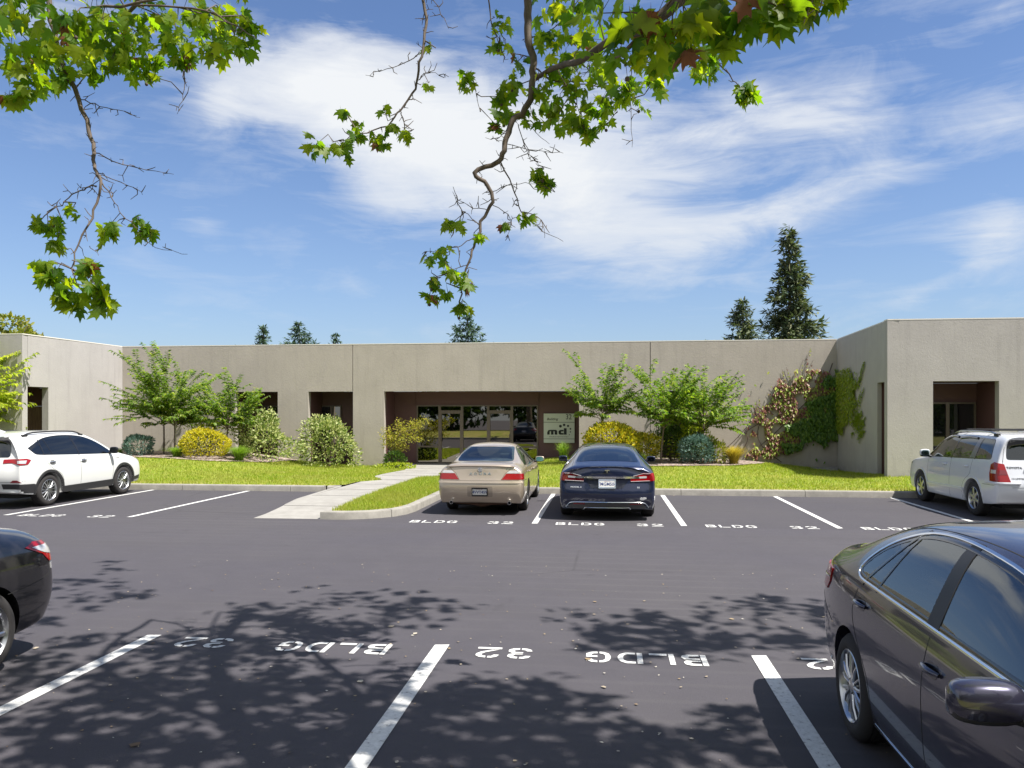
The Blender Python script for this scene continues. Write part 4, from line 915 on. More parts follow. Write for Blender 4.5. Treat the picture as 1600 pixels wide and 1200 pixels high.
CLOUDS_AND_FILL = [(-0.366,0.386,0.113,0.041,0.3,0.7),(-0.305,0.371,0.139,0.061,0,1.1),(-0.461,0.35,0.032,0.048,-0.4,0.6),(-0.235,0.318,0.181,0.068,-0.25,1.2),(-0.068,0.276,0.208,0.075,-0.3,1.2),(0.035,0.244,0.133,0.048,-0.3,0.7),(-0.147,0.356,0.176,0.061,0,0.9),(0.09,0.321,0.153,0.054,0.1,0.6),(0.051,0.393,0.07,0.034,0.2,0.35),(0.23,0.33,0.142,0.041,0.15,0.6),(0.351,0.285,0.121,0.034,0.2,0.5),(0.286,0.343,0.061,0.041,0.6,0.3),(0.194,0.232,0.087,0.027,0.2,0.8),(0.286,0.249,0.088,0.019,0.2,0.6),(0.425,0.186,0.071,0.041,0.5,0.8),(0.364,0.138,0.088,0.018,0.45,0.5),(0.431,0.295,0.047,0.027,0.2,0.4),(-0.632,0.404,0.079,0.041,0,0.9),(-0.482,0.217,0.042,0.027,-0.7,0.45),(0.004,0.169,0.126,0.023,-0.1,0.35),(0.176,0.366,0.037,0.016,0,0.5),(-0.259,0.259,0.078,0.034,0.2,0.4),(0.431,0.407,0.035,0.014,0.3,0.4),(0.209,0.064,0.216,0.041,0.1,0.2),(2.753,0.487,0.6,0.3,0.19,1.4),(2.617,0.572,0.6,0.3,0.44,1.4),(-2.359,0.291,0.6,0.3,-0.03,1.4),(2.528,0.282,0.6,0.3,-0.25,1.4),(2.545,0.346,0.6,0.3,0.37,1.4),(0.996,0.838,0.6,0.3,-0.36,1.4),(2.867,0.306,0.6,0.3,0.47,1.4),(-2.774,0.372,0.6,0.3,0.48,1.4),(2.474,0.969,0.6,0.3,0.04,1.4),(2.409,0.975,0.6,0.3,-0.3,1.4),(1.079,0.489,0.6,0.3,-0.33,1.4),(2.458,0.465,0.6,0.3,0.32,1.4),(2.602,0.742,0.6,0.3,-0.16,1.4),(1.813,0.445,0.6,0.3,0.2,1.4),(-1.45,0.45,0.5,0.3,0.1,1.1),(-1.95,0.6,0.5,0.3,-0.2,1.1),(-2.3,0.3,0.5,0.25,0.2,1.1)]  # entries outside the view are unseen bright clouds added for fill light
# ---------------------------------------------------------------- ground materials
def m_asphalt():
    m = mat('asphalt', (.05, .048, .05), .88); g = NT(m); p = pbsdf(m); P = geopos(g)
    big = g.noise(.16, 4, .55, P); mp = g.new('ShaderNodeMapping'); mp.inputs['Scale'].default_value = (.12, 1.6, 1); g.link(P, mp.inputs[0])
    band = g.noise(.7, 3, .6, mp.outputs[0]); mid = g.noise(2.5, 6, .7, P); fine = g.noise(75, 3, .7, P); grain = g.noise(260, 2, .8, P)
    c = g.ramp(mid, [(.3, (.043, .040, .052)), (.7, (.054, .050, .063))])
    c = g.mix(g.ramp(big, [(.35, 0.0), (.7, .55)]), c, (.070, .064, .065))
    c = g.mix(g.ramp(band, [(.5, 0.0), (.75, .30)]), c, (.040, .037, .040))
    c = g.mix(g.ramp(fine, [(.45, 0.0), (.8, .35)]), c, (.095, .09, .088))
    c = g.mix(g.ramp(grain, [(.35, .5), (.55, 0.0)]), c, (.026, .024, .026))
    # oil spots and scuffs
    sp = g.noise(1.1, 5, .7, P, 1.5); c = g.mix(g.ramp(sp, [(.63, 0.0), (.74, .6)]), c, (.026, .024, .028))
    sc = g.noise(.9, 8, .75, mp.outputs[0], 3.0); c = g.mix(g.ramp(sc, [(.62, 0.0), (.70, .22)]), c, (.10, .095, .09))
    sy = g.new('ShaderNodeSeparateXYZ'); g.link(P, sy.inputs[0]); edge = g.math('ADD', sy.outputs[1], g.math('MULTIPLY', g.noise(1.5, 4, .6, P), .12))
    c = g.mix(g.math('MULTIPLY', g.ramp(g.math('SUBTRACT', edge, 15.0), [(0, 0.0), (.04, 1.0)]), .16), c, (.030, .028, .032))
    rg_ = g.new('ShaderNodeTexNoise'); rg_.inputs['Scale'].default_value = .35; rg_.inputs['Detail'].default_value = 2; g.link(P, rg_.inputs['Vector'])
    wave = g.new('ShaderNodeTexWave', wave_type='RINGS'); wave.inputs['Scale'].default_value = .55; wave.inputs['Distortion'].default_value = 2.5; wave.inputs['Detail'].default_value = 3; g.link(mp.outputs[0], wave.inputs['Vector'])
    c = g.mix(g.math('MULTIPLY', g.ramp(wave.outputs['Fac'], [(.86, 0.0), (.97, .16)]), g.ramp(big, [(.4, 0.0), (.6, 1.0)])), c, (.105, .10, .098))
    # hairline cracks
    v = g.new('ShaderNodeTexVoronoi', feature='DISTANCE_TO_EDGE'); v.inputs['Scale'].default_value = .16
    wv = g.mix(.12, P, g.new('ShaderNodeTexNoise').outputs['Color'], 'ADD'); g.link(wv, v.inputs['Vector'])
    cr = g.ramp(v.outputs['Distance'], [(.0, 1.0), (.004, 0.0)]); crm = g.math('MULTIPLY', cr, g.ramp(big, [(.52, 0.0), (.6, .7)]))
    c = g.mix(crm, c, (.018, .017, .018))
    # pale specks (droppings, grit)
    v2 = g.new('ShaderNodeTexVoronoi'); v2.inputs['Scale'].default_value = 3.2; g.link(P, v2.inputs['Vector'])
    dd = g.math('ADD', v2.outputs['Distance'], g.math('MULTIPLY', g.noise(30, 3, .6, P), .05))
    c = g.mix(g.ramp(dd, [(.036, .85), (.046, 0.0)]), c, (.30, .29, .27))
    g.link(c, p.inputs['Base Color'])
    g.link(g.bump(g.math('ADD', fine, g.math('MULTIPLY', grain, .8)), .5, .006), p.inputs['Normal'])
    return m
def m_concrete(name, a, b, scale=3, joints=False):
    m = mat(name, a, .85); g = NT(m); p = pbsdf(m); P = geopos(g)
    n1 = g.noise(scale, 6, .65, P); n2 = g.noise(45, 4, .7, P); n3 = g.noise(.6, 4, .6, P, 1)
    c = g.ramp(n1, [(.3, a), (.72, b)]); c = g.mix(g.ramp(n3, [(.45, 0.0), (.75, .45)]), c, tuple(x * .72 for x in a))
    c = g.mix(g.ramp(n2, [(.56, 0.0), (.72, .35)]), c, tuple(x * .45 for x in a))
    g.link(c, p.inputs['Base Color']); g.link(g.bump(n2, .35, .004), p.inputs['Normal'])
    return m
def m_paint_line():
    m = mat('line_paint', (.6, .6, .6), .7); g = NT(m); p = pbsdf(m); P = geopos(g)
    n = g.noise(24, 6, .75, P); c = g.ramp(n, [(.34, (.16, .155, .155)), (.43, (.50, .50, .485)), (.7, (.64, .64, .62))])
    g.link(c, p.inputs['Base Color']); return m
def m_soil():
    m = mat('mulch', (.12, .08, .06), .95); g = NT(m); p = pbsdf(m); P = geopos(g)
    v = g.new('ShaderNodeTexVoronoi'); v.inputs['Scale'].default_value = 14; g.link(P, v.inputs['Vector'])
    sep = g.new('ShaderNodeSeparateColor'); g.link(v.outputs['Color'], sep.inputs[0])
    c = g.ramp(sep.outputs[0], [(0, (.10, .065, .05)), (.5, (.24, .18, .15)), (1, (.42, .36, .32))])
    g.link(c, p.inputs['Base Color']); g.link(g.bump(v.outputs['Distance'], .8, .03), p.inputs['Normal']); return m
def m_stucco(name, base):
    m = mat(name, base, .92); g = NT(m); p = pbsdf(m); P = geopos(g)
    n1 = g.noise(1.1, 6, .6, P); n2 = g.noise(7, 6, .65, P, .6); n3 = g.noise(38, 4, .6, P); n4 = g.noise(14, 5, .7, P, .4)
    mp = g.new('ShaderNodeMapping'); mp.inputs['Scale'].default_value = (3.0, 3.0, .25); g.link(P, mp.inputs[0])
    st = g.noise(1.6, 5, .65, mp.outputs[0])
    c = g.ramp(n1, [(.3, tuple(x * .93 for x in base)), (.7, tuple(x * 1.05 for x in base))])
    c = g.mix(g.ramp(st, [(.52, 0.0), (.78, .45)]), c, tuple(x * .68 for x in base))
    sep = g.new('ShaderNodeSeparateXYZ'); g.link(P, sep.inputs[0])
    topm = g.math('MULTIPLY', g.ramp(g.math('SUBTRACT', sep.outputs[2], 4.05), [(0, 0.0), (.65, .3)]), g.ramp(n2, [(.50, 0.0), (.66, .55)]))
    low = g.math('MULTIPLY', g.ramp(g.math('SUBTRACT', .55, sep.outputs[2]), [(0, 0.0), (.4, .55)]), g.ramp(n2, [(.38, 0.0), (.62, .8)])); c = g.mix(low, c, tuple(x * .62 for x in base))
    c = g.mix(topm, c, tuple(x * .58 for x in base))
    c = g.mix(g.ramp(n2, [(.66, 0.0), (.74, .4)]), c, tuple(x * .6 for x in base))
    g.link(c, p.inputs['Base Color'])
    h = g.math('ADD', g.math('MULTIPLY', n4, .9), g.math('MULTIPLY', n3, .5))
    g.link(g.bump(h, .34, .018), p.inputs['Normal'])
    return m
M['asphalt'] = m_asphalt(); M['line'] = m_paint_line(); M['mulch'] = m_soil()
M['walk'] = m_concrete('walk_concrete', (.23, .22, .20), (.31, .30, .275)); M['kerb'] = m_concrete('kerb_concrete', (.20, .19, .17), (.30, .285, .255), 5)
M['stucco'] = m_stucco('stucco', (.378, .342, .302)); M['stucco3'] = m_stucco('stucco_wing', (.37, .35, .33)); M['stucco2'] = m_stucco('stucco_pale', (.355, .338, .33))
M['brown'] = mat('brown_panel', (.070, .036, .032), .6); 
g = NT(M['brown']); n = g.noise(60, 4, .6, geopos(g)); g.link(g.ramp(n, [(.3, (.100, .046, .046)), (.7, (.130, .066, .064))]), pbsdf(M['brown']).inputs['Base Color']); del g, n
M['cap'] = mat('roof_cap', (.66, .63, .58), .6)
M['frame'] = mat('window_frame', (.15, .12, .10), .45, .4)
M['mirrorglass'] = mat('building_glass', (.24, .225, .20), .015, 1.0)
M['darkglass'] = mat('dark_glass', (.012, .012, .014), .02, 0, 0, 1.8)
M['roof'] = mat('roof_felt', (.25, .24, .23), .9)

def smooth(t): t = min(1, max(0, t)); return t * t * (3 - 2 * t)
def lawn_h(x, y):
    t = smooth((y - 20.8) / 4.0); t2 = smooth((y - 22) / 5.5)
    base = .15 - .11 * smooth((y - 23) / 5)
    left = .52 * math.exp(-(abs(x + 17.0) / 5.2) ** 4) * t2
    right = .36 * math.exp(-(abs(x - 1.7) / 5.0) ** 4) * t2
    w = .14 * smooth((x - 7) / 1.5) * smooth((y - 21) / 2) * (1 - smooth((y - 25) / 4))
    return base + left + right + w + .012 * math.sin(x * 1.7) * math.sin(y * 2.1) * t

def area_mesh(name, poly, hf, m, grid=.4, eps=0.0, kind='structure', label=None, cat=None, parent=None):
    bm = bmesh.new(); vs = [bm.verts.new((p[0], p[1], 0)) for p in poly]; bm.faces.new(vs)
    for ax in (0, 1):
        a0, a1 = min(p[ax] for p in poly), max(p[ax] for p in poly); n = int((a1 - a0) / grid)
        for q in range(1, n):
            c = a0 + (a1 - a0) * q / n
            bmesh.ops.bisect_plane(bm, geom=bm.verts[:] + bm.edges[:] + bm.faces[:], plane_co=(c, 0, 0) if ax == 0 else (0, c, 0), plane_no=(1, 0, 0) if ax == 0 else (0, 1, 0), dist=1e-5)
    bmesh.ops.triangulate(bm, faces=[f for f in bm.faces if len(f.verts) > 4])
    for v in bm.verts: v.co.z = hf(v.co.x, v.co.y) + eps
    bmesh.ops.recalc_face_normals(bm, faces=bm.faces)
    if sum(f.normal.z for f in bm.faces) < 0: bmesh.ops.reverse_faces(bm, faces=bm.faces[:])
    me = bpy.data.meshes.new(name); bm.to_mesh(me); bm.free()
    o = link(name, me, m, parent, 60)
    tag(o, label, cat, None, kind)
    return o

# ---------------------------------------------------------------- ground
mb = MB(); mb.add([(-250, -150, 0), (250, -150, 0), (250, 300, 0), (-250, 300, 0)], [(0, 1, 2, 3)])
tag(mb.build('parking_lot', M['asphalt']), kind='structure')

def inpoly(x, y, P):
    c = False; j = len(P) - 1
    for i in range(len(P)):
        if (P[i][1] > y) != (P[j][1] > y) and x < (P[j][0] - P[i][0]) * (y - P[i][1]) / (P[j][1] - P[i][1]) + P[i][0]: c = not c
        j = i
    return c
LAWN_L = [(-48, 20.72), (-7.38, 20.72), (-7.0, 21.1), (-6.95, 22.0), (-6.42, 22.65), (-6.75, 23.3), (-7.05, 23.9), (-7.10, 27.9), (-7.5, 30.1), (-8.5, 30.15), (-19.0, 30.15), (-19.4, 24.9), (-48, 24.9)]
LAWN_R = [(-4.85, 24.6), (-3.8, 24.3), (-3.75, 20.86), (8.6, 20.86), (32, 20.86), (32, 23.95), (8.2, 23.95), (8.3, 30.15), (-.9, 30.15), (-1.0, 31.7), (-2.9, 31.7), (-3.2, 29.2), (-5.15, 28.2), (-5.5, 26.8), (-5.3, 25.1)]
ISL = [(-5.42, 15.45), (-5.0, 15.40), (-4.65, 15.57), (-4.32, 15.95), (-4.16, 16.6), (-4.10, 20.9), (-4.05, 23.4), (-4.9, 23.45), (-5.42, 23.0), (-5.46, 19.0), (-5.40, 16.0)]
isl_h = lambda x, y: .15 + .04 * smooth((y - 15.5) / 1.5) * smooth((-4.2 - x) / .3)
m_l = mat('lawn_ground', (.10, .13, .02), .95); g = NT(m_l); P_ = geopos(g); n1 = g.noise(1.3, 5, .6, P_); n2 = g.noise(14, 4, .7, P_)
c_ = g.ramp(n1, [(.35, (.14, .19, .015)), (.6, (.20, .23, .02)), (.75, (.28, .24, .05))]); sy_ = g.new('ShaderNodeSeparateXYZ'); g.link(P_, sy_.inputs[0]); dry_ = g.math('MULTIPLY', g.ramp(g.math('MULTIPLY', g.math('SUBTRACT', sy_.outputs[1], 20.8), .6), [(0, 1.0), (1, .0)]), g.ramp(g.noise(1.7, 5, .7, P_), [(.42, 0.0), (.6, .8)])); c_ = g.mix(dry_, c_, (.36, .27, .12)); c_ = g.mix(g.ramp(n2, [(.4, 0.0), (.7, .5)]), c_, (.24, .27, .03))
g.link(c_, pbsdf(m_l).inputs['Base Color']); M['lawn'] = m_l
tag(area_mesh('lawn', LAWN_L, lawn_h, M['lawn']), kind='structure'); tag(area_mesh('lawn', LAWN_R, lawn_h, M['lawn']), kind='structure'); tag(area_mesh('lawn', ISL, isl_h, M['lawn']), kind='structure')
# planting beds
BED_L = spline2([(-19.1, 29.9), (-19.0, 27.6), (-17.2, 26.5), (-15.0, 26.1), (-13.2, 26.3), (-12.3, 27.6), (-12.0, 28.9), (-11.8, 30.0)], 5) 
BED_R = spline2([(-.9, 29.9), (-1.0, 27.9), (.2, 26.6), (2.0, 26.0), (3.8, 26.4), (4.8, 27.4), (5.6, 29.3), (5.8, 30.0)], 5)
for B in (BED_L, BED_R):
    area_mesh('planting_bed', B, lawn_h, M['mulch'], .35, .03)
# concrete walk and its ramp
def walk_h(x, y): return .004 + .15 * smooth((y - 15.2) / 2.2)
WALK = [(-6.95, 15.22), (-5.60, 15.25), (-5.42, 15.45), (-5.46, 19.0), (-5.48, 23.0), (-4.9, 23.45), (-3.7, 23.45), (-3.7, 24.25), (-4.85, 24.55), (-5.3, 25.1), (-5.5, 26.8), (-5.15, 28.2), (-3.2, 29.2), (-3.0, 31.75),
        (-8.2, 31.75), (-8.2, 30.0), (-7.5, 30.0), (-7.08, 27.9), (-7.03, 23.9), (-6.75, 23.3), (-6.42, 22.65), (-6.86, 22.0), (-6.88, 16.4)]
def walk_h2(x, y): return walk_h(x, y) - .10 * smooth((y - 24) / 5)
tag(area_mesh('footpath', WALK, walk_h2, M['walk'], .5), kind='structure')
mb = MB()
for y in (16.55, 18.2, 19.75, 21.2, 22.7, 24.2, 25.7, 27.2, 28.7): 
    z = walk_h2(-6, y); mb.box(-6.86, -5.47 if y < 23 or y > 24 else -5.0, y - .007, y + .007, z - .02, z + .003)
tag(mb.build('footpath_joint', M['gap']), kind='structure')
# rolled edge on the left side of the ramp
def sweep(name, path, prof, m, closed=False):
    mb = MB(); vs = []; n = len(prof); N = len(path)
    for i, p in enumerate(path):
        a = Vector(path[max(i - 1, 0)][:2]); b = Vector(path[min(i + 1, N - 1)][:2]); t = (b - a).normalized(); nn = Vector((t.y, -t.x))
        z0 = p[2] if len(p) > 2 else 0
        for q in prof: vs.append((p[0] + nn.x * q[0], p[1] + nn.y * q[0], z0 + q[1]))
    fs = [(i * n + k, i * n + k + 1, (i + 1) * n + k + 1, (i + 1) * n + k) for i in range(N - 1) for k in range(n - 1)]
    fs += [tuple(range(n)), tuple((N - 1) * n + k for k in range(n - 1, -1, -1))]
    mb.add(vs, fs); return mb.build(name, m, None, 40, fixn=True)
KP = [(0, -.3), (0, .12), (-.012, .143), (-.035, .152), (-.165, .155), (-.165, -.3)]
def kerb_run(path, seg=3.05, gap=.012):
    """concrete kerb cast in lengths, with open joints"""
    P = [Vector((p[0], p[1])) for p in path]; D = [0]
    for a, b in zip(P[:-1], P[1:]): D.append(D[-1] + (b - a).length)
    def at(d):
        for i in range(len(P) - 1):
            if D[i + 1] >= d or i == len(P) - 2:
                t = (d - D[i]) / max(1e-6, D[i + 1] - D[i]); return P[i].lerp(P[i + 1], t)
    s0 = 0
    while s0 < D[-1] - .05:
        e = min(D[-1], s0 + seg); 
        if D[-1] - e < .6: e = D[-1]
        ds = sorted({s0 + gap, *[d for d in D if s0 + gap < d < e], e})
        o = sweep('kerb', [tuple(at(d)) for d in ds], KP, M['kerb']); tag(o, kind='structure'); s0 = e
kerb_run([(-48, 20.55), (-7.42, 20.55)])
kerb_run([(-7.34, 20.55), (-6.98, 20.60)], 3)
kerb_run([(-5.60, 15.26), (-5.35, 15.22), (-5.05, 15.24), (-4.74, 15.36), (-4.45, 15.55), (-4.22, 15.82), (-4.06, 16.2), (-4.0, 16.7), (-3.97, 18.5), (-3.95, 20.3)], 1.5)
kerb_run([(-3.95, 20.32), (-3.90, 20.55), (-3.70, 20.69), (-3.3, 20.70), (32, 20.70)])
o = sweep('ramp_edge', [(-6.90, 16.45, -.10), (-6.92, 16.9, -.02), (-6.95, 17.6, .02), (-6.97, 19, .03), (-7.0, 20.5, .03)][::-1], [(.15, -.1), (.12, .05), (.06, .115), (-.01, .13), (-.06, .12), (-.06, -.3)], M['walk']); tag(o, kind='structure')
# ---------------------------------------------------------------- painted markings
def marking(name, polys, z=.005):
    mb = MB()
    for p in polys: mb.add([(a, b, z) for a, b in p], [tuple(range(len(p)))])
    o = mb.build(name, M['line'], None, fixn=False)
    bm = bmesh.new(); bm.from_mesh(o.data)
    for f in bm.faces:
        if f.normal.z < 0: f.normal_flip()
    bm.to_mesh(o.data); bm.free()
    return tag(o, kind='structure')
for x in (-15.0, -12.2, -9.5, -1.32, 1.46, 4.24, 7.03, 9.8):
    marking('stall_line', [[(x - .055, 15.08), (x + .055, 15.10), (x + .055, 20.68 if x > -5 else 20.5), (x - .055, 20.68 if x > -5 else 20.5)]])
for x in (-7.0, -4.22, -1.46, 1.32, 4.09):
    marking('stall_line', [[(x - .065, 1.6), (x + .065, 1.6), (x + .065, 7.12), (x - .065, 7.10)]])
def ring(cx, cy, rx, ry, t, a0, a1, n=8):
    A = [R(a0 + (a1 - a0) * k / n) for k in range(n + 1)]
    return [(cx + rx * math.cos(a), cy + ry * math.sin(a)) for a in A] + [(cx + (rx - t) * math.cos(a), cy + (ry - t * .8) * math.sin(a)) for a in reversed(A)]
def box2(x0, x1, y0, y1): return [(x0, y0), (x1, y0), (x1, y1), (x0, y1)]
# stencil letters in a 1 x 1 cell (stroke about .22)
T = .22
GLY = {
 'B': [box2(0, T, 0, 1), [(.27, .0), (.72, 0), (.95, .10), (1, .27), (.90, .46), (.27, .46), (.27, .36), (.66, .34), (.72, .25), (.66, .17), (.27, .16)], [(.27, .54), (.84, .54), (.95, .72), (.90, .90), (.70, 1), (.27, 1), (.27, .84), (.60, .83), (.68, .74), (.62, .66), (.27, .65)]],
 'L': [box2(0, T, 0, 1), box2(.28, 1, 0, .18)],
 'D': [box2(0, T, 0, 1), [(.29, 0), (.66, 0), (.90, .16), (1, .40), (1, .60), (.90, .84), (.66, 1), (.29, 1), (.29, .83), (.60, .83), (.74, .72), (.78, .58), (.78, .42), (.74, .28), (.60, .17), (.29, .17)]],
 'G': [[(.46, 1), (.28, .98), (.08, .84), (0, .60), (0, .40), (.08, .16), (.28, .02), (.46, 0), (.46, .17), (.32, .20), (.22, .34), (.22, .66), (.32, .80), (.46, .83)],
       [(.54, 1), (.80, .97), (.97, .80), (1, .68), (.78, .68), (.70, .80), (.54, .83)], [(.54, 0), (.78, .03), (1, .20), (1, .52), (.54, .52), (.54, .37), (.78, .37), (.78, .26), (.68, .18), (.54, .17)]],
 '3': [[(.02, .72), (.10, .90), (.30, 1), (.46, 1), (.46, .84), (.32, .82), (.24, .72)], [(.54, 1), (.78, .97), (.96, .82), (.94, .62), (.80, .53), (.36, .53), (.36, .60), (.66, .62), (.73, .72), (.68, .81), (.54, .84)],
       [(.36, .47), (.82, .47), (.98, .34), (.97, .16), (.80, .03), (.54, 0), (.54, .16), (.70, .20), (.75, .29), (.66, .38), (.36, .39)], [(.46, 0), (.24, .02), (.06, .12), (0, .28), (.22, .30), (.30, .19), (.46, .16)]],
 '2': [[(.02, .70), (.10, .90), (.30, 1), (.46, 1), (.46, .84), (.32, .82), (.24, .70)], [(.54, 1), (.80, .96), (.97, .80), (.96, .62), (.80, .44), (.38, .22), (.08, .20), (.30, .33), (.62, .50), (.74, .66), (.72, .78), (.54, .84)], [(0, 0), (1, 0), (1, .16), (0, .16)]]}
def stencil(txt, x0, x1, y0, y1, flip=False):
    n = len(txt); wv = (x1 - x0); cell = wv / (n + (n - 1) * .28); polys = []
    for i, ch in enumerate(txt):
        ox = i * cell * 1.28
        for pl in GLY[ch]:
            q = []
            for a, b in pl:
                xx = ox + a * cell; yy = b * (y1 - y0)
                if flip: q.append((x1 - xx, y1 - yy))
                else: q.append((x0 + xx, y0 + yy))
            polys.append(q)
    return polys
def stall_text(xl, far=True):
    """xl = left line of the stall seen from the camera"""
    if far: marking('stall_lettering', stencil('BLDG', xl + .42, xl + 1.33, 14.98, 15.30)); marking('stall_lettering', stencil('32', xl + 1.93, xl + 2.42, 14.97, 15.29))
    else: marking('stall_lettering', stencil('BLDG', xl + 1.30, xl + 2.32, 6.76, 7.06, True)); marking('stall_lettering', stencil('32', xl + .34, xl + .83, 6.78, 7.08, True))
for xl in (-15.0, -12.3, -4.15, -1.34, 1.44, 4.22, 7.03): stall_text(xl)
for xl in (-4.22, -1.46, 1.32): stall_text(xl, False)
# a bank of grass behind the kerb where the big trees stand
tag(area_mesh('lawn', [(-40, -14), (40, -14), (40, 1.2), (-40, 1.2)], lambda x, y: .15 + .25 * smooth((1 - y) / 6), M['lawn'], 2.0), kind='structure')
kerb_run([(40, 1.36), (-40, 1.36)], 8)

# grass blades: one mesh
def grass(name, poly, hf, n, h0, h1, w, m, label, clip=None):
    xs = [p[0] for p in poly]; ys = [p[1] for p in poly]; pts = []
    lo = (max(min(xs), clip[0]) if clip else min(xs)); hi = (min(max(xs), clip[1]) if clip else max(xs))
    while len(pts) < n:
        x = random.uniform(lo, hi); y = random.uniform(min(ys), max(ys))
        if inpoly(x, y, poly) and not any(inpoly(x, y, B) for B in (BED_L, BED_R)): pts.append((x, y))
    pts = np.array(pts); z = np.array([hf(x, y) for x, y in pts]); h = rng.uniform(h0, h1, n); a = rng.uniform(0, 6.28, n)
    lx = rng.normal(0, .4, n) * h; ly = rng.normal(0, .4, n) * h
    V = np.zeros((n, 3, 3)); ww = w * rng.uniform(.6, 1.3, n)
    V[:, 0] = np.stack([pts[:, 0] - np.cos(a) * ww, pts[:, 1] - np.sin(a) * ww, z - .01], 1)
    V[:, 1] = np.stack([pts[:, 0] + np.cos(a) * ww, pts[:, 1] + np.sin(a) * ww, z - .01], 1)
    V[:, 2] = np.stack([pts[:, 0] + lx, pts[:, 1] + ly, z + h], 1)
    me = mesh_np(name, V.reshape(-1, 3), np.arange(n * 3).reshape(-1, 3)); o = link(name, me, m)
    return tag(o, label, 'grass', None, 'stuff')
def m_leaf(name, cols, rough=.5, trans=.35, tcol=None, patch=None):
    """leaf material: colour differs leaf by leaf, some light passes through"""
    m = bpy.data.materials.new(name); m.use_nodes = True; g = NT(m); p = pbsdf(m)
    gi = g.new('ShaderNodeNewGeometry'); rr = gi.outputs['Random Per Island']
    c = g.ramp(rr, [(i / max(1, len(cols) - 1), c) for i, c in enumerate(cols)])
    if patch:
        n = g.noise(patch[0], 3, .6, gi.outputs['Position']); c = g.mix(g.ramp(n, [(.42, 0.0), (.62, 1.0)]), c, patch[1])
    g.link(c, p.inputs['Base Color']); p.inputs['Roughness'].default_value = rough; p.inputs['Specular IOR Level'].default_value = .35
    if trans:
        t = g.new('ShaderNodeBsdfTranslucent'); tc = g.mix(1.0, c, tcol or (1.0, 1.15, .4), 'MULTIPLY'); 
        sc = g.new('ShaderNodeMix', data_type='RGBA', blend_type='MULTIPLY'); sc.inputs[0].default_value = 1; g.link(tc, sc.inputs[6]); sc.inputs[7].default_value = (2.4, 2.4, 2.4, 1)
        g.link(sc.outputs[2], t.inputs[0]); ms = g.new('ShaderNodeMixShader'); ms.inputs[0].default_value = trans
        out = [n_ for n_ in g.n if n_.type == 'OUTPUT_MATERIAL'][0]
        g.link(p.outputs[0], ms.inputs[1]); g.link(t.outputs[0], ms.inputs[2]); g.link(ms.outputs[0], out.inputs['Surface'])
    return m
M['grass'] = m_leaf('grass_blades', [(.12, .19, .012), (.20, .27, .016), (.26, .31, .025), (.34, .30, .08)], .6, .3, patch=(.75, (.26, .27, .05)))
grass('grass', LAWN_L, lawn_h, 60000, .03, .075, .012, M['grass'], 'short mown green grass on the lawn left of the footpath', (-24, -5))
grass('grass', LAWN_R, lawn_h, 60000, .03, .075, .012, M['grass'], 'short mown bright green grass on the lawn right of the footpath', (-6, 15))
grass('grass', ISL, isl_h, 26000, .04, .09, .007, M['grass'], 'short thick grass filling the island between footpath and kerb')

# ---------------------------------------------------------------- the building
bld = empty('office_building', (0, 31, 0)); tag(bld, 'long single-storey beige stucco office building with flat parapet and recessed brown openings', 'building')
BO = Vector((0, 31, 0))
def wall(name, a, b, z0, z1, th, holes, m, parent=bld, label=None):
    """wall from a to b (plan), thickness th to the left of a->b, rectangular holes [(u0, u1, z0, z1)] with real reveals"""
    a = Vector(a); b = Vector(b); L = (b - a).length; t = (b - a) / L; n = Vector((-t.y, t.x))
    us = sorted({0, L, *[h[0] for h in holes], *[h[1] for h in holes]}); zs = sorted({z0, z1, *[h[2] for h in holes], *[h[3] for h in holes]})
    us = [u for u in us if 0 <= u <= L]; zs = [z for z in zs if z0 <= z <= z1]
    solid = {}
    for i in range(len(us) - 1):
        for k in range(len(zs) - 1):
            cu, cz = (us[i] + us[i + 1]) / 2, (zs[k] + zs[k + 1]) / 2
            solid[i, k] = not any(h[0] < cu < h[1] and h[2] < cz < h[3] for h in holes)
    vid = {}; V = []; F = []
    def v(i, k, s):
        if (i, k, s) not in vid:
            p = a + t * us[i] + n * (th * s); vid[i, k, s] = len(V); V.append((p.x, p.y, zs[k]))
        return vid[i, k, s]
    for (i, k), sld in solid.items():
        if not sld: continue
        F.append((v(i, k, 0), v(i + 1, k, 0), v(i + 1, k + 1, 0), v(i, k + 1, 0))); F.append((v(i, k, 1), v(i, k + 1, 1), v(i + 1, k + 1, 1), v(i + 1, k, 1)))
        for di, dk, e in ((-1, 0, ((i, k), (i, k + 1))), (1, 0, ((i + 1, k + 1), (i + 1, k))), (0, -1, ((i + 1, k), (i, k))), (0, 1, ((i, k + 1), (i + 1, k + 1)))):
            if not solid.get((i + di, k + dk), False):
                (p, q), (r_, s_) = e; F.append((v(p, q, 0), v(r_, s_, 0), v(r_, s_, 1), v(p, q, 1)))
    me = bpy.data.meshes.new(name); me.from_pydata(V, [], F)
    bm = bmesh.new(); bm.from_mesh(me); bmesh.ops.recalc_face_normals(bm, faces=bm.faces)
    bmesh.ops.translate(bm, verts=bm.verts, vec=-BO); bm.to_mesh(me); bm.free()
    o = link(name, me, m, parent); 
    if label: o['label'] = label
    return o
def bbox(name, x0, x1, y0, y1, z0, z1, m, parent=bld):
    mb = MB(); mb.box(x0, x1, y0, y1, z0, z1); return mb.build(name, m, parent, None, tuple(-BO))
ZT = 4.75; ZB = -.3; TH_ = .25
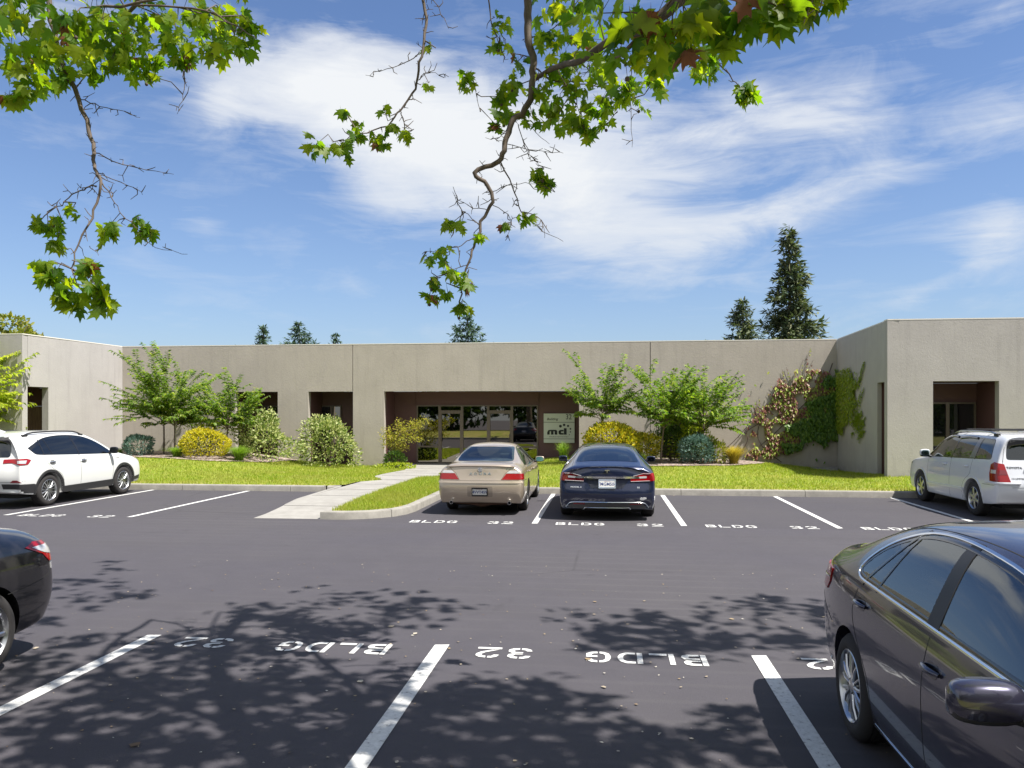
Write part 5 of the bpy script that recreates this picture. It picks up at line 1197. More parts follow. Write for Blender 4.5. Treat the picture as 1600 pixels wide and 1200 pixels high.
# main front, three tilt-up panels (openings run to the ground)
def fr(x0, x1, holes): return wall('wall_panel', (x1, 30.2), (x0, 30.2), ZB, ZT, -TH_, [(x1 - h1, x1 - h0, -.3, hz) for h0, h1, hz in holes], M['stucco'])
fr(-19.30, -9.755, [(-14.52, -12.78, 2.93), (-11.53, -9.755, 2.93)])
fr(-9.73, 1.67, [(-8.49, -.96, 2.93)])
fr(1.695, 8.37, [(2.05, 3.65, 2.93)])
bbox('wall_backing', -9.80, -9.70, 30.30, 30.44, 2.95, ZT - .02, M['gap']); bbox('wall_backing', 1.64, 1.73, 30.30, 30.44, 2.95, ZT - .02, M['gap'])
# wings
wall('wall_panel', (8.09, 24.253), (8.37, 30.19), ZB, ZT, -.12, [(0, .88, -.3, 3.0)], M['stucco3'])
wall('wall_panel', (8.04, 24.0), (34, 24.0), ZB, ZT, TH_, [(1.24, 3.01, -.3, 3.0), (6.0, 7.8, -.3, 3.0)], M['stucco3'])
wall('wall_panel', (-19.55, 25.203), (-19.29, 30.19), ZB, ZT, TH_, [(0, .95, -.3, 3.0)], M['stucco2'])
wall('wall_panel', (-19.56, 24.95), (-45, 24.95), ZB, ZT, -TH_, [], M['stucco2'])
# roof and parapet caps
def cap(pts, w=.30):
    mb = MB()
    for (a, b) in zip(pts[:-1], pts[1:]):
        a = Vector(a); b = Vector(b); t = (b - a).normalized(); n = Vector((-t.y, t.x))
        p = [a - n * .003, b - n * .003, b + n * w, a + n * w]; mb.prism([tuple(q) for q in p], ZT + .002, ZT + .035)
    return mb.build('roof_cap', M['cap'], bld, None, tuple(-BO), fixn=True)
cap([(-19.30, 30.198), (8.37, 30.198)]); cap([(8.375, 30.18), (8.085, 24.0)][::-1], -.30) ; cap([(8.04, 23.998), (34, 23.998)]); cap([(-19.285, 30.18), (-19.545, 24.95)], -.3); cap([(-45, 24.948), (-19.56, 24.948)])
bbox('roof', -45, 34, 30.46, 60, 4.2, 4.4, M['roof']); bbox('roof', 8.65, 34, 24.3, 30.45, 4.2, 4.4, M['roof']); bbox('roof', -45, -19.9, 25.3, 30.45, 4.2, 4.4, M['roof'])
# recesses behind the openings
def brown(x0, x1, y0, y1, z0, z1): return bbox('recess_panel', x0, x1, y0, y1, z0, z1, M['brown'])
brown(-19.2, -7.58, 31.8, 31.9, 0, 2.96); brown(-2.64, 8.3, 31.8, 31.9, 0, 2.96); brown(-7.58, -2.64, 31.8, 31.9, 2.41, 2.96)
brown(-19.2, 8.3, 30.46, 31.9, 2.97, 3.05)
for x in (-14.75, -12.72, -11.60, -9.72, -8.55, -.92, 1.98, 3.66): brown(x, x + .06, 30.455, 31.79, -.1, 2.96)
brown(-7.62, -7.60, 31.77, 31.80, 2.42, 2.95); brown(-2.63, -2.61, 31.77, 31.80, 2.42, 2.95)
tag(area_mesh('recess_floor', [(-19, 30.2), (8.3, 30.2), (8.3, 31.8), (-19, 31.8)], lambda x, y: .0, M['walk'], 3), kind='structure')
def glazing(x0, x1, z0, z1, y, kind='window', rail=None, glass='mirrorglass', hinge=None, fw=.05):
    """framed pane in the plane y facing the camera"""
    mb = MB(); d0, d1 = y - .06, y + .05
    mb.box(x0, x0 + fw, d0, d1, z0, z1); mb.box(x1 - fw, x1, d0, d1, z0, z1)
    mb.box(x0 + fw, x1 - fw, d0, d1, z1 - fw, z1); mb.box(x0 + fw, x1 - fw, d0, d1, z0, z0 + fw)
    if rail: mb.box(x0 + fw, x1 - fw, d0 + .004, d1, rail - .05, rail + .02)
    name = 'door' if kind == 'door' else 'window'
    o = mb.build(name, M['frame'], bld, None, tuple(-BO))
    zz = [z0 + fw] + ([rail - .05, rail + .02] if rail else []) + [z1 - fw]
    for k in range(0, len(zz), 2):
        p = MB(); p.box(x0 + fw, x1 - fw, y - .012, y + .01, zz[k], zz[k + 1]); p.build('pane', M[glass], o, None, tuple(-BO))
    if kind == 'door':
        h = MB(); hx = x0 + .09 if hinge == 'r' else x1 - .09
        h.tube([(hx, y - .07, .95), (hx, y - .12, .97), (hx, y - .12, 1.22), (hx, y - .07, 1.24)], .012, 8); h.build('handle', M['frame'], o, 50, tuple(-BO))
    return o
Yg = 31.82
for x0, x1, k, rail in ((-7.58, -6.63, 'window', .75), (-5.71, -4.65, 'window', None), (-3.69, -2.64, 'window', .75)): glazing(x0, x1, .02, 2.41, Yg, k, rail)
for x0, x1 in ((-6.63, -5.71), (-4.65, -3.69)):
    glazing(x0, x1, 2.15, 2.41, Yg); glazing(x0, x1, .02, 2.15, Yg, 'door', None, hinge='r' if x0 < -6 else 'l', fw=.085)
for x0, x1, gname in ((-14.2, -13.3, 'darkglass'), (-13.3, -12.80, 'darkglass'), (-12.05, -11.13, 'darkglass'), (-11.13, -10.72, 'mirrorglass'), (2.2, 3.6, 'darkglass')): glazing(x0, x1, .8, 2.40, 31.78, glass=gname)
# right wing recess
brown(8.45, 34, 25.5, 25.6, 0, 2.99); brown(8.215, 34, 24.26, 25.6, 3.0, 3.06); brown(8.23, 8.66, 25.15, 25.2, 0, 2.99); brown(11.10, 11.16, 24.26, 25.49, 0, 2.99); brown(8.6, 8.66, 25.0, 25.49, 0, 2.99)
for x0, x1 in ((9.15, 9.72), (9.72, 10.25), (10.25, 11.05)): glazing(x0, x1, .3, 2.42, 25.48, glass='darkglass')
brown(8.60, 8.65, 24.26, 25.5, 0, 2.99)
# left wing recess: darker soffit panel over a wooden one
bbox('recess_panel', -20.45, -20.4, 25.2, 26.6, 2.35, 2.98, M['brown']); M['woodpanel'] = mat('wood_panel', (.16, .10, .065), .6)
g = NT(M['woodpanel']); mp = g.new('ShaderNodeMapping'); mp.inputs['Scale'].default_value = (9, 9, .6); g.link(geopos(g), mp.inputs[0])
g.link(g.ramp(g.noise(3, 5, .6, mp.outputs[0]), [(.3, (.12, .075, .05)), (.7, (.22, .15, .10))]), pbsdf(M['woodpanel']).inputs['Base Color'])
bbox('recess_panel', -20.45, -20.38, 25.2, 26.6, -.1, 2.34, M['woodpanel']); brown(-20.45, -19.8, 26.45, 26.5, 2.34, 2.98); bbox('recess_panel', -20.45, -19.8, 26.45, 26.5, -.1, 2.335, M['woodpanel']); brown(-20.45, -19.8, 25.2, 26.5, 2.985, 3.05)
# small concrete splash block at the corner
sb = MB(); sb.prism(rounded([(7.2, 29.2), (8.1, 29.0), (8.2, 29.5), (7.3, 29.6)], .1), .02, .16); tag(sb.build('splash_block', M['kerb'], None, 40), 'small pale concrete block at the foot of the right inside corner', 'concrete block')
# ---------------------------------------------------------------- sign beside the door
sg = empty('wall_sign', (-1.80, 31.7, .9)); tag(sg, 'pale green building sign with black logo and number 32 on the brown wall', 'sign')
SO = (1.80, -31.7, -.9)
M['signface'] = mat('sign_face', (.56, .59, .53), .45); M['signink'] = mat('sign_ink', (.012, .014, .02), .4); M['signgrey'] = mat('sign_grey', (.10, .12, .10), .5)
mb = MB(); mb.box(-2.41, -1.19, 31.70, 31.795, .91, 2.07); mb.build('sign_panel', M['signface'], sg, None, SO)
mb = MB(); mb.box(-2.41, -1.19, 31.694, 31.70, 1.715, 1.735); mb.build('sign_rule', M['signgrey'], sg, None, SO)
mb = MB(); mb.box(-2.41, -1.19, 31.694, 31.70, 1.06, 1.075); mb.build('sign_rule', M['signink'], sg, None, SO)
def stext(txt, x, z, size, m, sx=1, bold=0, shear=0, sp=1):
    me = text_mesh(txt, size, 'sign_lettering', .002, sx, bold, shear, sp); me.transform(Matrix.Translation((x, 31.696, z)) @ Matrix.Rotation(R(90), 4, 'X')); me.transform(Matrix.Translation(SO)); link('sign_lettering', me, m, sg)
stext('Building', -2.07, 1.85, .14, M['signink'], 1.0, .001, .3); stext('32', -1.42, 1.93, .29, M['signink'], .85, .001); stext('memoryinsider', -1.81, 1.155, .08, M['signink'], 1.0, .001, 0, 1.55)
def lg(polys):
    mb = MB()
    for p in polys:
        n = len(p); mb.add([(q[0], 31.690, q[1]) for q in p] + [(q[0], 31.70, q[1]) for q in p], [tuple(range(n))] + [(i, (i + 1) % n, n + (i + 1) % n, n + i) for i in range(n)])
    return mb.build('logo', M['signink'], sg, None, SO, fixn=True)
def lz(x0, z0, pts): return [(x0 + a, z0 + b) for a, b in pts]
# m
lg([rounded(lz(-2.27, 1.235, [(0, 0), (.0, .10), (.05, .18), (.15, .19), (.36, .19), (.40, .14), (.40, 0), (.295, 0), (.295, .13), (.25, .13), (.25, 0), (.15, 0), (.15, .13), (.10, .13), (.095, 0)]), .012)])
# d
lg([rounded(lz(-1.82, 1.235, [(.0, .04), (.0, .14), (.06, .19), (.20, .19), (.20, .125), (.11, .125), (.095, .10), (.11, .065), (.20, .065), (.20, 0), (.05, 0)]), .012)]); lg([lz(-1.61, 1.235, [(0, 0), (.11, 0), (.11, .255), (0, .255)])])
for x, z, r in ((-1.745, 1.57, .056), (-1.60, 1.62, .050), (-1.445, 1.58, .042), (-1.35, 1.465, .034), (-1.35, 1.345, .026), (-1.39, 1.235, .018)):
    lg([[(x + r * math.cos(a), z + r * math.sin(a)) for a in np.linspace(0, 2 * math.pi, 18, endpoint=False)]])
# bits of leaf and twig lying on the asphalt
def litter():
    V = []; F = []
    for i in range(900):
        u = random.random(); x = random.uniform(-6, 6); y = 4.4 + 6.5 * u ** 1.3; 
        if i % 3 == 0: y = random.uniform(20.42, 20.53) if x < -7.4 else random.uniform(20.45, 20.65); x = random.uniform(-16, 12)
        s = random.uniform(.005, .016) * (2.2 if random.random() < .06 else 1); a = random.uniform(0, 6.28); k = len(V)
        for q in range(5):
            t = a + q * 1.2566; r = s * random.uniform(.4, 1.2); V.append((x + r * math.cos(t), y + r * math.sin(t), .007 + random.random() * .006))
        F.append(tuple(range(k, k + 5)))
    me = bpy.data.meshes.new('leaf_litter'); me.from_pydata(V, [], F); o = link('leaf_litter', me, m_leaf('litter', [(.10, .06, .03), (.30, .26, .20), (.22, .15, .07), (.5, .48, .42)], .8, 0))
    tag(o, 'scattered dry leaf bits and pale crumbs lying on the asphalt', 'leaf litter', None, 'stuff')
litter()
# ---------------------------------------------------------------- plants
M['leaf_young'] = m_leaf('leaf_young', [(.05, .10, .014), (.09, .155, .018), (.14, .21, .024), (.24, .26, .04)], .45, .38)
M['leaf_bright'] = m_leaf('leaf_bright', [(.16, .21, .02), (.28, .32, .03), (.40, .40, .045)], .45, .38)
M['leaf_syc'] = m_leaf('leaf_sycamore', [(.035, .085, .010), (.065, .14, .012), (.10, .18, .014), (.16, .22, .018), (.08, .16, .013), (.20, .25, .02), (.05, .11, .011)], .5, .6, (1.45, 1.3, .25))
M['leaf_brown'] = m_leaf('leaf_dry', [(.14, .05, .025), (.20, .09, .04)], .7, .3, (1, .9, .7))
M['leaf_gold'] = m_leaf('leaf_gold', [(.30, .30, .02), (.46, .42, .025), (.56, .46, .03)], .5, .25, (1, 1, .5))
M['leaf_goldgreen'] = m_leaf('leaf_gold_green', [(.14, .20, .02), (.52, .44, .03), (.30, .32, .025), (.62, .46, .03)], .5, .25, (1, 1, .5))
M['leaf_blue'] = m_leaf('leaf_blue', [(.05, .11, .08), (.09, .16, .13), (.14, .22, .19)], .5, .15, (1, 1, 1))
M['leaf_var'] = m_leaf('leaf_variegated', [(.06, .12, .02), (.13, .19, .03), (.44, .46, .22), (.20, .27, .06), (.52, .52, .28)], .45, .25, (1, 1, .7))
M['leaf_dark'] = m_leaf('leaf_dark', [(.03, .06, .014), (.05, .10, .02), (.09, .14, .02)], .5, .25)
M['leaf_olive'] = m_leaf('leaf_olive', [(.10, .13, .02), (.19, .20, .03), (.26, .23, .04)], .5, .3)
M['leaf_twig'] = m_leaf('leaf_yellow_twig', [(.16, .18, .03), (.30, .28, .04), (.38, .30, .06)], .5, .35)
M['needle'] = m_leaf('needles', [(.04, .075, .05), (.06, .105, .065), (.09, .14, .08)], .6, .1)
M['needle_olive'] = m_leaf('needles_olive', [(.05, .08, .05), (.09, .12, .06), (.15, .155, .075)], .6, .1)  # paler, bluer tones put distance haze into the needle colour
M['vine_red'] = m_leaf('vine_red', [(.12, .04, .035), (.24, .10, .08), (.16, .10, .05), (.34, .40, .06), (.20, .30, .04)], .45, .25, (1.1, 1, .7))
M['vine_green'] = m_leaf('vine_green', [(.05, .11, .012), (.09, .17, .018), (.14, .22, .025)], .45, .25)
M['vine_light'] = m_leaf('vine_light', [(.12, .18, .015), (.20, .26, .02), (.30, .32, .03)], .45, .3)
M['grass_tuft'] = m_leaf('tuft_green', [(.10, .18, .02), (.20, .28, .04)], .5, .3); M['grass_gold'] = m_leaf('tuft_gold', [(.24, .22, .03), (.42, .30, .05), (.30, .28, .04)], .5, .3, (1, 1, .5))
def m_bark(name, a, b, sc=9):
    m = mat(name, a, .85); g = NT(m); P = objco(g); mp = g.new('ShaderNodeMapping'); mp.inputs['Scale'].default_value = (1, 1, .35); g.link(P, mp.inputs[0])
    n = g.noise(sc, 5, .65, mp.outputs[0], .5); g.link(g.ramp(n, [(.35, a), (.65, b)]), pbsdf(m).inputs['Base Color']); g.link(g.bump(n, .6, .02), pbsdf(m).inputs['Normal']); return m
M['bark'] = m_bark('bark', (.09, .065, .05), (.17, .13, .10), 14); M['bark_syc'] = m_bark('bark_sycamore', (.06, .045, .035), (.13, .10, .08), 9); M['twig'] = mat('twig', (.07, .05, .042), .8)

def leaf_verts(kind):
    """unit leaf in the xy plane, stem at the origin, tip toward +y; returns verts (fan around vertex 0) """
    if kind == 'maple':
        half = [(0, 0), (.10, -.02), (.26, .02), (.42, -.04), (.30, .13), (.50, .20), (.66, .42), (.44, .38), (.26, .44), (.34, .60), (.40, .80), (.22, .72), (.13, .78), (.08, .92), (0, 1.12)]
        pts = half + [(-x, y) for x, y in reversed(half[1:-1])]
        V = [(0, .38, .06)] + [(x, y, -.10 * abs(x) ** 1.3 * 2 - .12 * max(0, y - .4)) for x, y in pts]
        F = [(0, 1 + i, 1 + (i + 1) % len(pts)) for i in range(len(pts))]
        return np.array(V), np.array(F)
    if kind == 'long':
        V = [(0, 0, 0), (.21, .40, .05), (0, 1, -.14), (-.21, .40, .05)]; return np.array(V), np.array([(0, 1, 2), (0, 2, 3)])
    if kind == 'oval':
        V = [(0, 0, 0), (.24, .30, .06), (.20, .72, .03), (0, 1, -.06), (-.20, .72, .03), (-.24, .30, .06)]; return np.array(V), np.array([(0, 1, 2), (0, 2, 3), (0, 3, 4), (0, 4, 5)])
    if kind == 'needle':
        V = [(0, 0, 0), (.16, .45, .02), (0, 1, 0), (-.16, .45, .02)]; return np.array(V), np.array([(0, 1, 2), (0, 2, 3)])
class Leaves:
    def __init__(s, kind): s.V0, s.F0 = leaf_verts(kind); s.P = []; s.T = []; s.N = []; s.S = []
    def add(s, p, tip, nrm, size): s.P.append(p); s.T.append(tip); s.N.append(nrm); s.S.append(size)
    def build(s, name, m, parent=None, off=(0, 0, 0), petiole=0.0):
        P = np.array(s.P, float).reshape(-1, 3) + np.array(off); T = np.array(s.T, float).reshape(-1, 3); N = np.array(s.N, float).reshape(-1, 3); S = np.array(s.S, float)
        T /= np.linalg.norm(T, axis=1)[:, None] + 1e-9
        X = np.cross(T, N); X /= np.linalg.norm(X, axis=1)[:, None] + 1e-9; Z = np.cross(X, T)
        V0, F0 = s.V0, s.F0
        if petiole:
            k = len(V0); V0 = np.vstack([V0, [(-.012, 0, 0), (.012, 0, 0), (0, -petiole, .10)]]); F0 = np.vstack([F0, [(k, k + 1, k + 2)]])
        curl = rng.uniform(-.8, 3.2, len(P))[:, None, None]; wid = rng.uniform(.72, 1.12, len(P))[:, None, None]
        V = P[:, None, :] + S[:, None, None] * (V0[None, :, 0:1] * wid * X[:, None, :] + V0[None, :, 1:2] * T[:, None, :] + V0[None, :, 2:3] * curl * Z[:, None, :])
        n, k = len(P), len(V0); F = (F0[None] + (np.arange(n) * k)[:, None, None]).reshape(-1, 3)
        me = mesh_np(name, V.reshape(-1, 3), F); return link(name, me, m, parent)
def rv(): 
    v = rng.normal(0, 1, 3); return v / np.linalg.norm(v)
def bez(a, b, c, n): 
    a, b, c = map(np.array, (a, b, c)); return [tuple(a * (1 - t) ** 2 + 2 * b * t * (1 - t) + c * t * t) for t in np.linspace(0, 1, n)]

def young_tree(name, label, loc, h, rad, trunk_h, m, nb=34, seed=0, lean=(0, 0), stake=False, group='young ornamental trees along the front', leaf=.12, sub=4, flat=.5):
    """slim trunk, long arching shoots with leaves set in two rows along them"""
    random.seed(seed); root = empty(name, loc); tag(root, label, 'tree', group)
    tr = MB(); nb = int(nb * 1.12); leaf *= 1.18
    tr.tube(bez((0, 0, -.1), (.02, 0, trunk_h * .5), (lean[0], lean[1], trunk_h), 6), [.035, .032, .03, .028, .027, .025], 8)
    lv = Leaves('long'); brn = MB()
    for i in range(nb):
        f = (i + .5) / nb; el = 1.25 - 1.25 * f ** .8 if i % 3 else random.uniform(-.05, .9)
        az = i * 2.399 + random.uniform(-.4, .4)
        ln = (rad * (1 - .1 * random.random()) if el < .5 else (h - trunk_h) / max(.55, math.sin(el)) * random.uniform(.65, 1.0) * (1 if el > .9 else .8))
        ln = min(ln, math.hypot(rad * math.cos(el) * 1.1, (h - trunk_h) * math.sin(el) + .3) * random.uniform(.75, 1.05))
        z0 = trunk_h * random.uniform(.82, 1.15) if el > .25 else trunk_h * random.uniform(.95, 1.35)
        st = (lean[0], lean[1], z0)
        d = (math.cos(az) * math.cos(el), math.sin(az) * math.cos(el), math.sin(el))
        c1 = (st[0] + d[0] * ln * .5, st[1] + d[1] * ln * .5, st[2] + d[2] * ln * .5 + .12 * ln)
        e = (st[0] + d[0] * ln, st[1] + d[1] * ln, st[2] + d[2] * ln + (.05 if el > .6 else -.10 * ln))
        main = bez(st, c1, e, 9); brn.tube(main, [.012 - .0011 * k for k in range(9)], 4)
        shoots = [(main, .25)]
        for q in range(sub):
            k = random.randint(2, 6); a2 = az + random.choice((-1, 1)) * random.uniform(.4, 1.1); l2 = ln * random.uniform(.25, .5); e2 = el * .7 + random.uniform(-.1, .35)
            p = main[k]; d2 = (math.cos(a2) * math.cos(e2), math.sin(a2) * math.cos(e2), math.sin(e2))
            s2 = bez(p, (p[0] + d2[0] * l2 * .5, p[1] + d2[1] * l2 * .5, p[2] + d2[2] * l2 * .5 + .06), (p[0] + d2[0] * l2, p[1] + d2[1] * l2, p[2] + d2[2] * l2 - .06), 5)
            brn.tube(s2, .004, 3); shoots.append((s2, .0))
        for s_, start in shoots:
            P = np.array(s_); seg = np.linalg.norm(np.diff(P, axis=0), axis=1); tot = seg.sum(); dd = start * tot
            while dd < tot:
                t = dd / tot * (len(P) - 1); k = min(int(t), len(P) - 2); p = P[k] + (P[k + 1] - P[k]) * (t - k); tg = P[k + 1] - P[k]; tg /= np.linalg.norm(tg)
                for sd in (-1, 1):
                    sdv = np.cross(tg, (0, 0, 1)); sdv /= np.linalg.norm(sdv) + 1e-6
                    tip = tg * .55 + sdv * sd * .8 + np.array((0, 0, -.35)) + rng.normal(0, .18, 3)
                    lv.add(p, tip, np.array((0, 0, 1)) + rng.normal(0, .35, 3), leaf * random.uniform(.65, 1.2))
                dd += leaf * .36
    tr.build('trunk', M['bark'], root, 50); brn.build('branches', M['bark'], root, 50); lv.build('crown', m, root)
    if stake:
        sk = MB(); sk.tube([(.07, -.03, -.05), (.07, -.03, trunk_h * .95)], .018, 8); o = sk.build('stake', mat('stake_wood', (.42, .38, .32), .8), root, 50)
    return root

def shrub(name, label, loc, rx, ry, h, m, n, leaf=.07, kind='oval', group='shrubs in the planting beds', lump=.25, up=.3, stems=5, tip=None, seed=1, hollow=.55):
    """mound of leaves over short stems; the outline is broken by lumps and odd shoots"""
    random.seed(seed); rg = np.random.default_rng(seed); root = empty(name, loc); tag(root, label, 'shrub', group)
    lv = Leaves(kind); ce = [(rg.normal(0, 1, 3)) for _ in range(26)]; ce = [c / np.linalg.norm(c) for c in ce]; am = rg.uniform(-lump, lump, 26)
    for i in range(n):
        d = rg.normal(0, 1, 3); d /= np.linalg.norm(d); 
        if d[2] < -.70: d[2] = -d[2]
        r = 1 + sum(a * max(0, (d @ c - .80) / .2) for a, c in zip(am, ce)); rr = r * rg.uniform(hollow, 1.0) ** .6
        if rg.random() < .03: rr *= 1.12
        p = np.array((d[0] * rx * rr, d[1] * ry * rr, h * .45 + d[2] * h * .55 * rr)); p[2] = max(p[2], .02)
        t = d * 1.0 + rg.normal(0, .5, 3) + np.array((0, 0, up)); nn = d + rg.normal(0, .6, 3)
        lv.add(p, t, nn, leaf * rg.uniform(.6, 1.25))
    lv.build('foliage', m, root)
    sm = MB()
    for k in range(stems):
        a = random.uniform(0, 6.28); sm.tube([(.04 * math.cos(a), .04 * math.sin(a), -.05), (rx * .5 * math.cos(a), ry * .5 * math.sin(a), h * .55)], [.02, .008], 5)
    sm.build('stems', M['bark'], root, 50)
    return root
def tuft(name, label, loc, r, h, m, n, seed=2, group='ornamental grasses in the planting beds'):
    rg = np.random.default_rng(seed); V = []; F = []
    for i in range(n):
        a = rg.uniform(0, 6.28); out = r * rg.uniform(.2, 1) ** .7; hh = h * rg.uniform(.6, 1); w = .006; b = (rg.normal(0, .05), rg.normal(0, .05)); k0 = len(V)
        for t in (0, .4, .75, 1):
            x = b[0] + math.cos(a) * out * t ** 1.4; y = b[1] + math.sin(a) * out * t ** 1.4; z = hh * (1.5 * t - .62 * t * t * (1 + out / r * .5)); ww = w * (1 - t * .9)
            V += [(x - math.sin(a) * ww, y + math.cos(a) * ww, z), (x + math.sin(a) * ww, y - math.cos(a) * ww, z)]
        for q in range(3): F.append((k0 + 2 * q, k0 + 2 * q + 1, k0 + 2 * q + 3, k0 + 2 * q + 2))
    o = link(name, mesh_np(name, V, F), m); o.location = loc; return tag(o, label, 'grass clump', group)
def gz(x, y): return lawn_h(x, y) + .03
def at(x, y): return (x, y, gz(x, y))

# left bed
young_tree('young_tree', 'tallest slim young tree of the left bed, nearest the left inside corner', at(-16.2, 27.9), 4.15, 1.95, 1.25, M['leaf_young'], 38, 11, (0, 0))
young_tree('young_tree', 'young tree on a thin pale stem, second from the left inside corner', at(-15.55, 27.5), 2.9, 1.1, 1.15, M['leaf_young'], 24, 12, stake=True)
young_tree('young_tree', 'young tree reaching across the leftmost dark window opening', at(-13.85, 28.0), 3.35, 1.2, 1.1, M['leaf_young'], 34, 13, (.1, 0))
# right bed
young_tree('young_tree', 'young tree growing out of the golden shrub right of the sign', at(-.1, 27.4), 3.55, .98, 1.6, M['leaf_young'], 32, 14)
young_tree('young_tree', 'young tree with a bare slanting stem rising from the wood chips', at(1.85, 27.0), 3.45, 1.1, 1.35, M['leaf_young'], 34, 15, (.12, 0))
young_tree('young_tree', 'wide young tree behind the blue-green shrub, nearest the creeper', at(3.25, 27.9), 3.65, 1.65, 1.2, M['leaf_young'], 40, 16, (.1, 0))
shrub('shrub', 'blue-green needle shrub at the left end of the left bed', at(-16.65, 27.0), .52, .5, .72, M['leaf_blue'], 2600, .10, 'needle', lump=.2, seed=21)
shrub('shrub', 'dense golden dome-shaped shrub in the left bed', at(-14.05, 26.9), .85, .75, .98, M['leaf_gold'], 4200, .07, 'oval', lump=.10, up=.1, seed=22, hollow=.8)
shrub('shrub', 'variegated pale green shrub below the leftmost window opening', at(-12.6, 28.5), 1.15, .9, 1.45, M['leaf_var'], 3400, .11, 'oval', lump=.5, seed=23)
shrub('shrub', 'variegated cream and green shrub filling the second window opening from the left', at(-10.35, 29.15), 1.08, .8, 1.92, M['leaf_var'], 3600, .11, 'oval', lump=.5, seed=24)
shrub('shrub', 'low loose yellow-green shrub between the two left tree stems', at(-14.9, 28.7), .9, .5, 1.35, M['leaf_bright'], 420, .14, 'long', lump=.4, seed=25)
shrub('shrub', 'low dark green shrub hugging the wall behind the golden dome', at(-15.4, 29.2), 1.0, .4, .7, M['leaf_olive'], 500, .10, 'oval', lump=.4, seed=26)
tuft('grass_clump', 'green grass clump in front of the pale stem in the left bed', at(-14.95, 26.6), .6, .5, M['grass_tuft'], 700, 1)
tuft('grass_clump', 'green grass clump between the golden dome and the variegated shrub', at(-12.85, 27.0), .75, .75, M['grass_tuft'], 800, 2)
tuft('grass_clump', 'small green grass clump at the far left end of the left bed', at(-17.5, 27.2), .4, .35, M['grass_tuft'], 200, 3)
# right bed
shrub('shrub', 'golden yellow shrub rising just behind the dark blue car', at(.25, 26.9), 1.0, .7, 1.35, M['leaf_goldgreen'], 6500, .095, 'oval', lump=.25, seed=31, hollow=.7)
shrub('shrub', 'yellow-green shrub left of the slanting bare stem', at(1.15, 27.3), .62, .5, .95, M['leaf_goldgreen'], 2800, .08, 'oval', lump=.3, seed=32)
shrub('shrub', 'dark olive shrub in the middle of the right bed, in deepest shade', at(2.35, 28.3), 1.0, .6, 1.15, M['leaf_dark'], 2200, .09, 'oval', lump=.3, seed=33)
shrub('shrub', 'blue-green spiky shrub in the right bed', at(3.05, 26.95), .60, .5, .92, M['leaf_blue'], 3200, .11, 'needle', lump=.25, seed=34)
shrub('shrub', 'small grey-green shrub right of the blue-green one', at(3.62, 27.2), .45, .4, .75, M['leaf_olive'], 800, .09, 'oval', lump=.3, seed=35)
shrub('shrub', 'yellow flecked shrub tight under the tree nearest the creeper', at(3.0, 28.0), .8, .5, 1.35, M['leaf_bright'], 700, .12, 'oval', lump=.4, seed=36)
tuft('grass_clump', 'orange-yellow grass clump at the right end of the right bed', at(4.25, 27.2), .72, .85, M['grass_gold'], 1000, 4)
tuft('grass_clump', 'dark green grass clump half hidden behind the dark blue car', at(1.1, 26.5), .6, .6, M['grass_tuft'], 400, 5)
tuft('grass_clump', 'tall thin grass clump under the sign', at(-1.5, 29.2), .5, 1.0, M['grass_tuft'], 260, 6)
# twisted little tree beside the entrance
def twisted():
    root = empty('small_tree', (-7.95, 29.3, .0)); tag(root, 'small twisted feathery yellow-green tree beside the entrance', 'tree')
    br = MB(); lv = Leaves('long'); random.seed(40)
    paths = [[(0, 0, 0), (.05, 0, .35), (-.02, 0, .7), (.12, 0, 1.0), (.30, -.02, 1.25), (.62, 0, 1.42), (1.0, 0, 1.55), (1.25, .02, 1.85)], [(.05, 0, .95), (-.05, .05, 1.2), (-.15, 0, 1.5)], [(.3, 0, 1.25), (.35, .1, 1.5), (.30, .1, 1.75)],
             [(.1, 0, .9), (.5, -.1, 1.05), (.8, -.1, 1.2), (1.1, -.1, 1.1)], [(.62, 0, 1.42), (.8, .1, 1.6), (.85, .1, 1.75)], [(0, 0, .6), (.3, .1, .8), (.45, .1, .75)], [(-.02, 0, .7), (-.2, .05, 1.0), (-.25, .05, 1.3)]]
    for i, p in enumerate(paths):
        sp = [tuple(q) for q in spline3(p, 4)]; r = .035 if i == 0 else .014; br.tube(sp, [r * (1 - .8 * k / len(sp)) for k in range(len(sp))], 6)
        if i == 0: continue
    for i, p in enumerate(paths):
        sp = spline3(p, 5)
        for q in sp[(12 if i == 0 else 3):]:
            for _ in range(26):
                o = rng.normal(0, .11, 3); o[2] *= .6; lv.add(np.array(q) + o, rv() * .8 + o * 6, rv(), random.uniform(.05, .10))
    br.build('trunk', M['bark'], root, 60); lv.build('crown', M['leaf_twig'], root)
def spline3(pts, n):
    P = [np.array(p, float) for p in pts]; out = []
    for i in range(len(P) - 1):
        p0, p1, p2, p3 = P[max(i - 1, 0)], P[i], P[i + 1], P[min(i + 2, len(P) - 1)]
        for k in range(n):
            t = k / n; out.append(.5 * ((2 * p1) + (p2 - p0) * t + (2 * p0 - 5 * p1 + 4 * p2 - p3) * t * t + (3 * p1 - p0 - 3 * p2 + p3) * t ** 3))
    out.append(P[-1]); return out
twisted()
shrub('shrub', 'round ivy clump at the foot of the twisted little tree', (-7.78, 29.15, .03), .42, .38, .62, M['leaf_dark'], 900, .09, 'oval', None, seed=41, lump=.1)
shrub('shrub', 'low spreading green plant at the footpath edge near the entrance', (-7.65, 28.8, .02), .75, .4, .22, M['leaf_bright'], 700, .08, 'oval', None, seed=42, lump=.2)

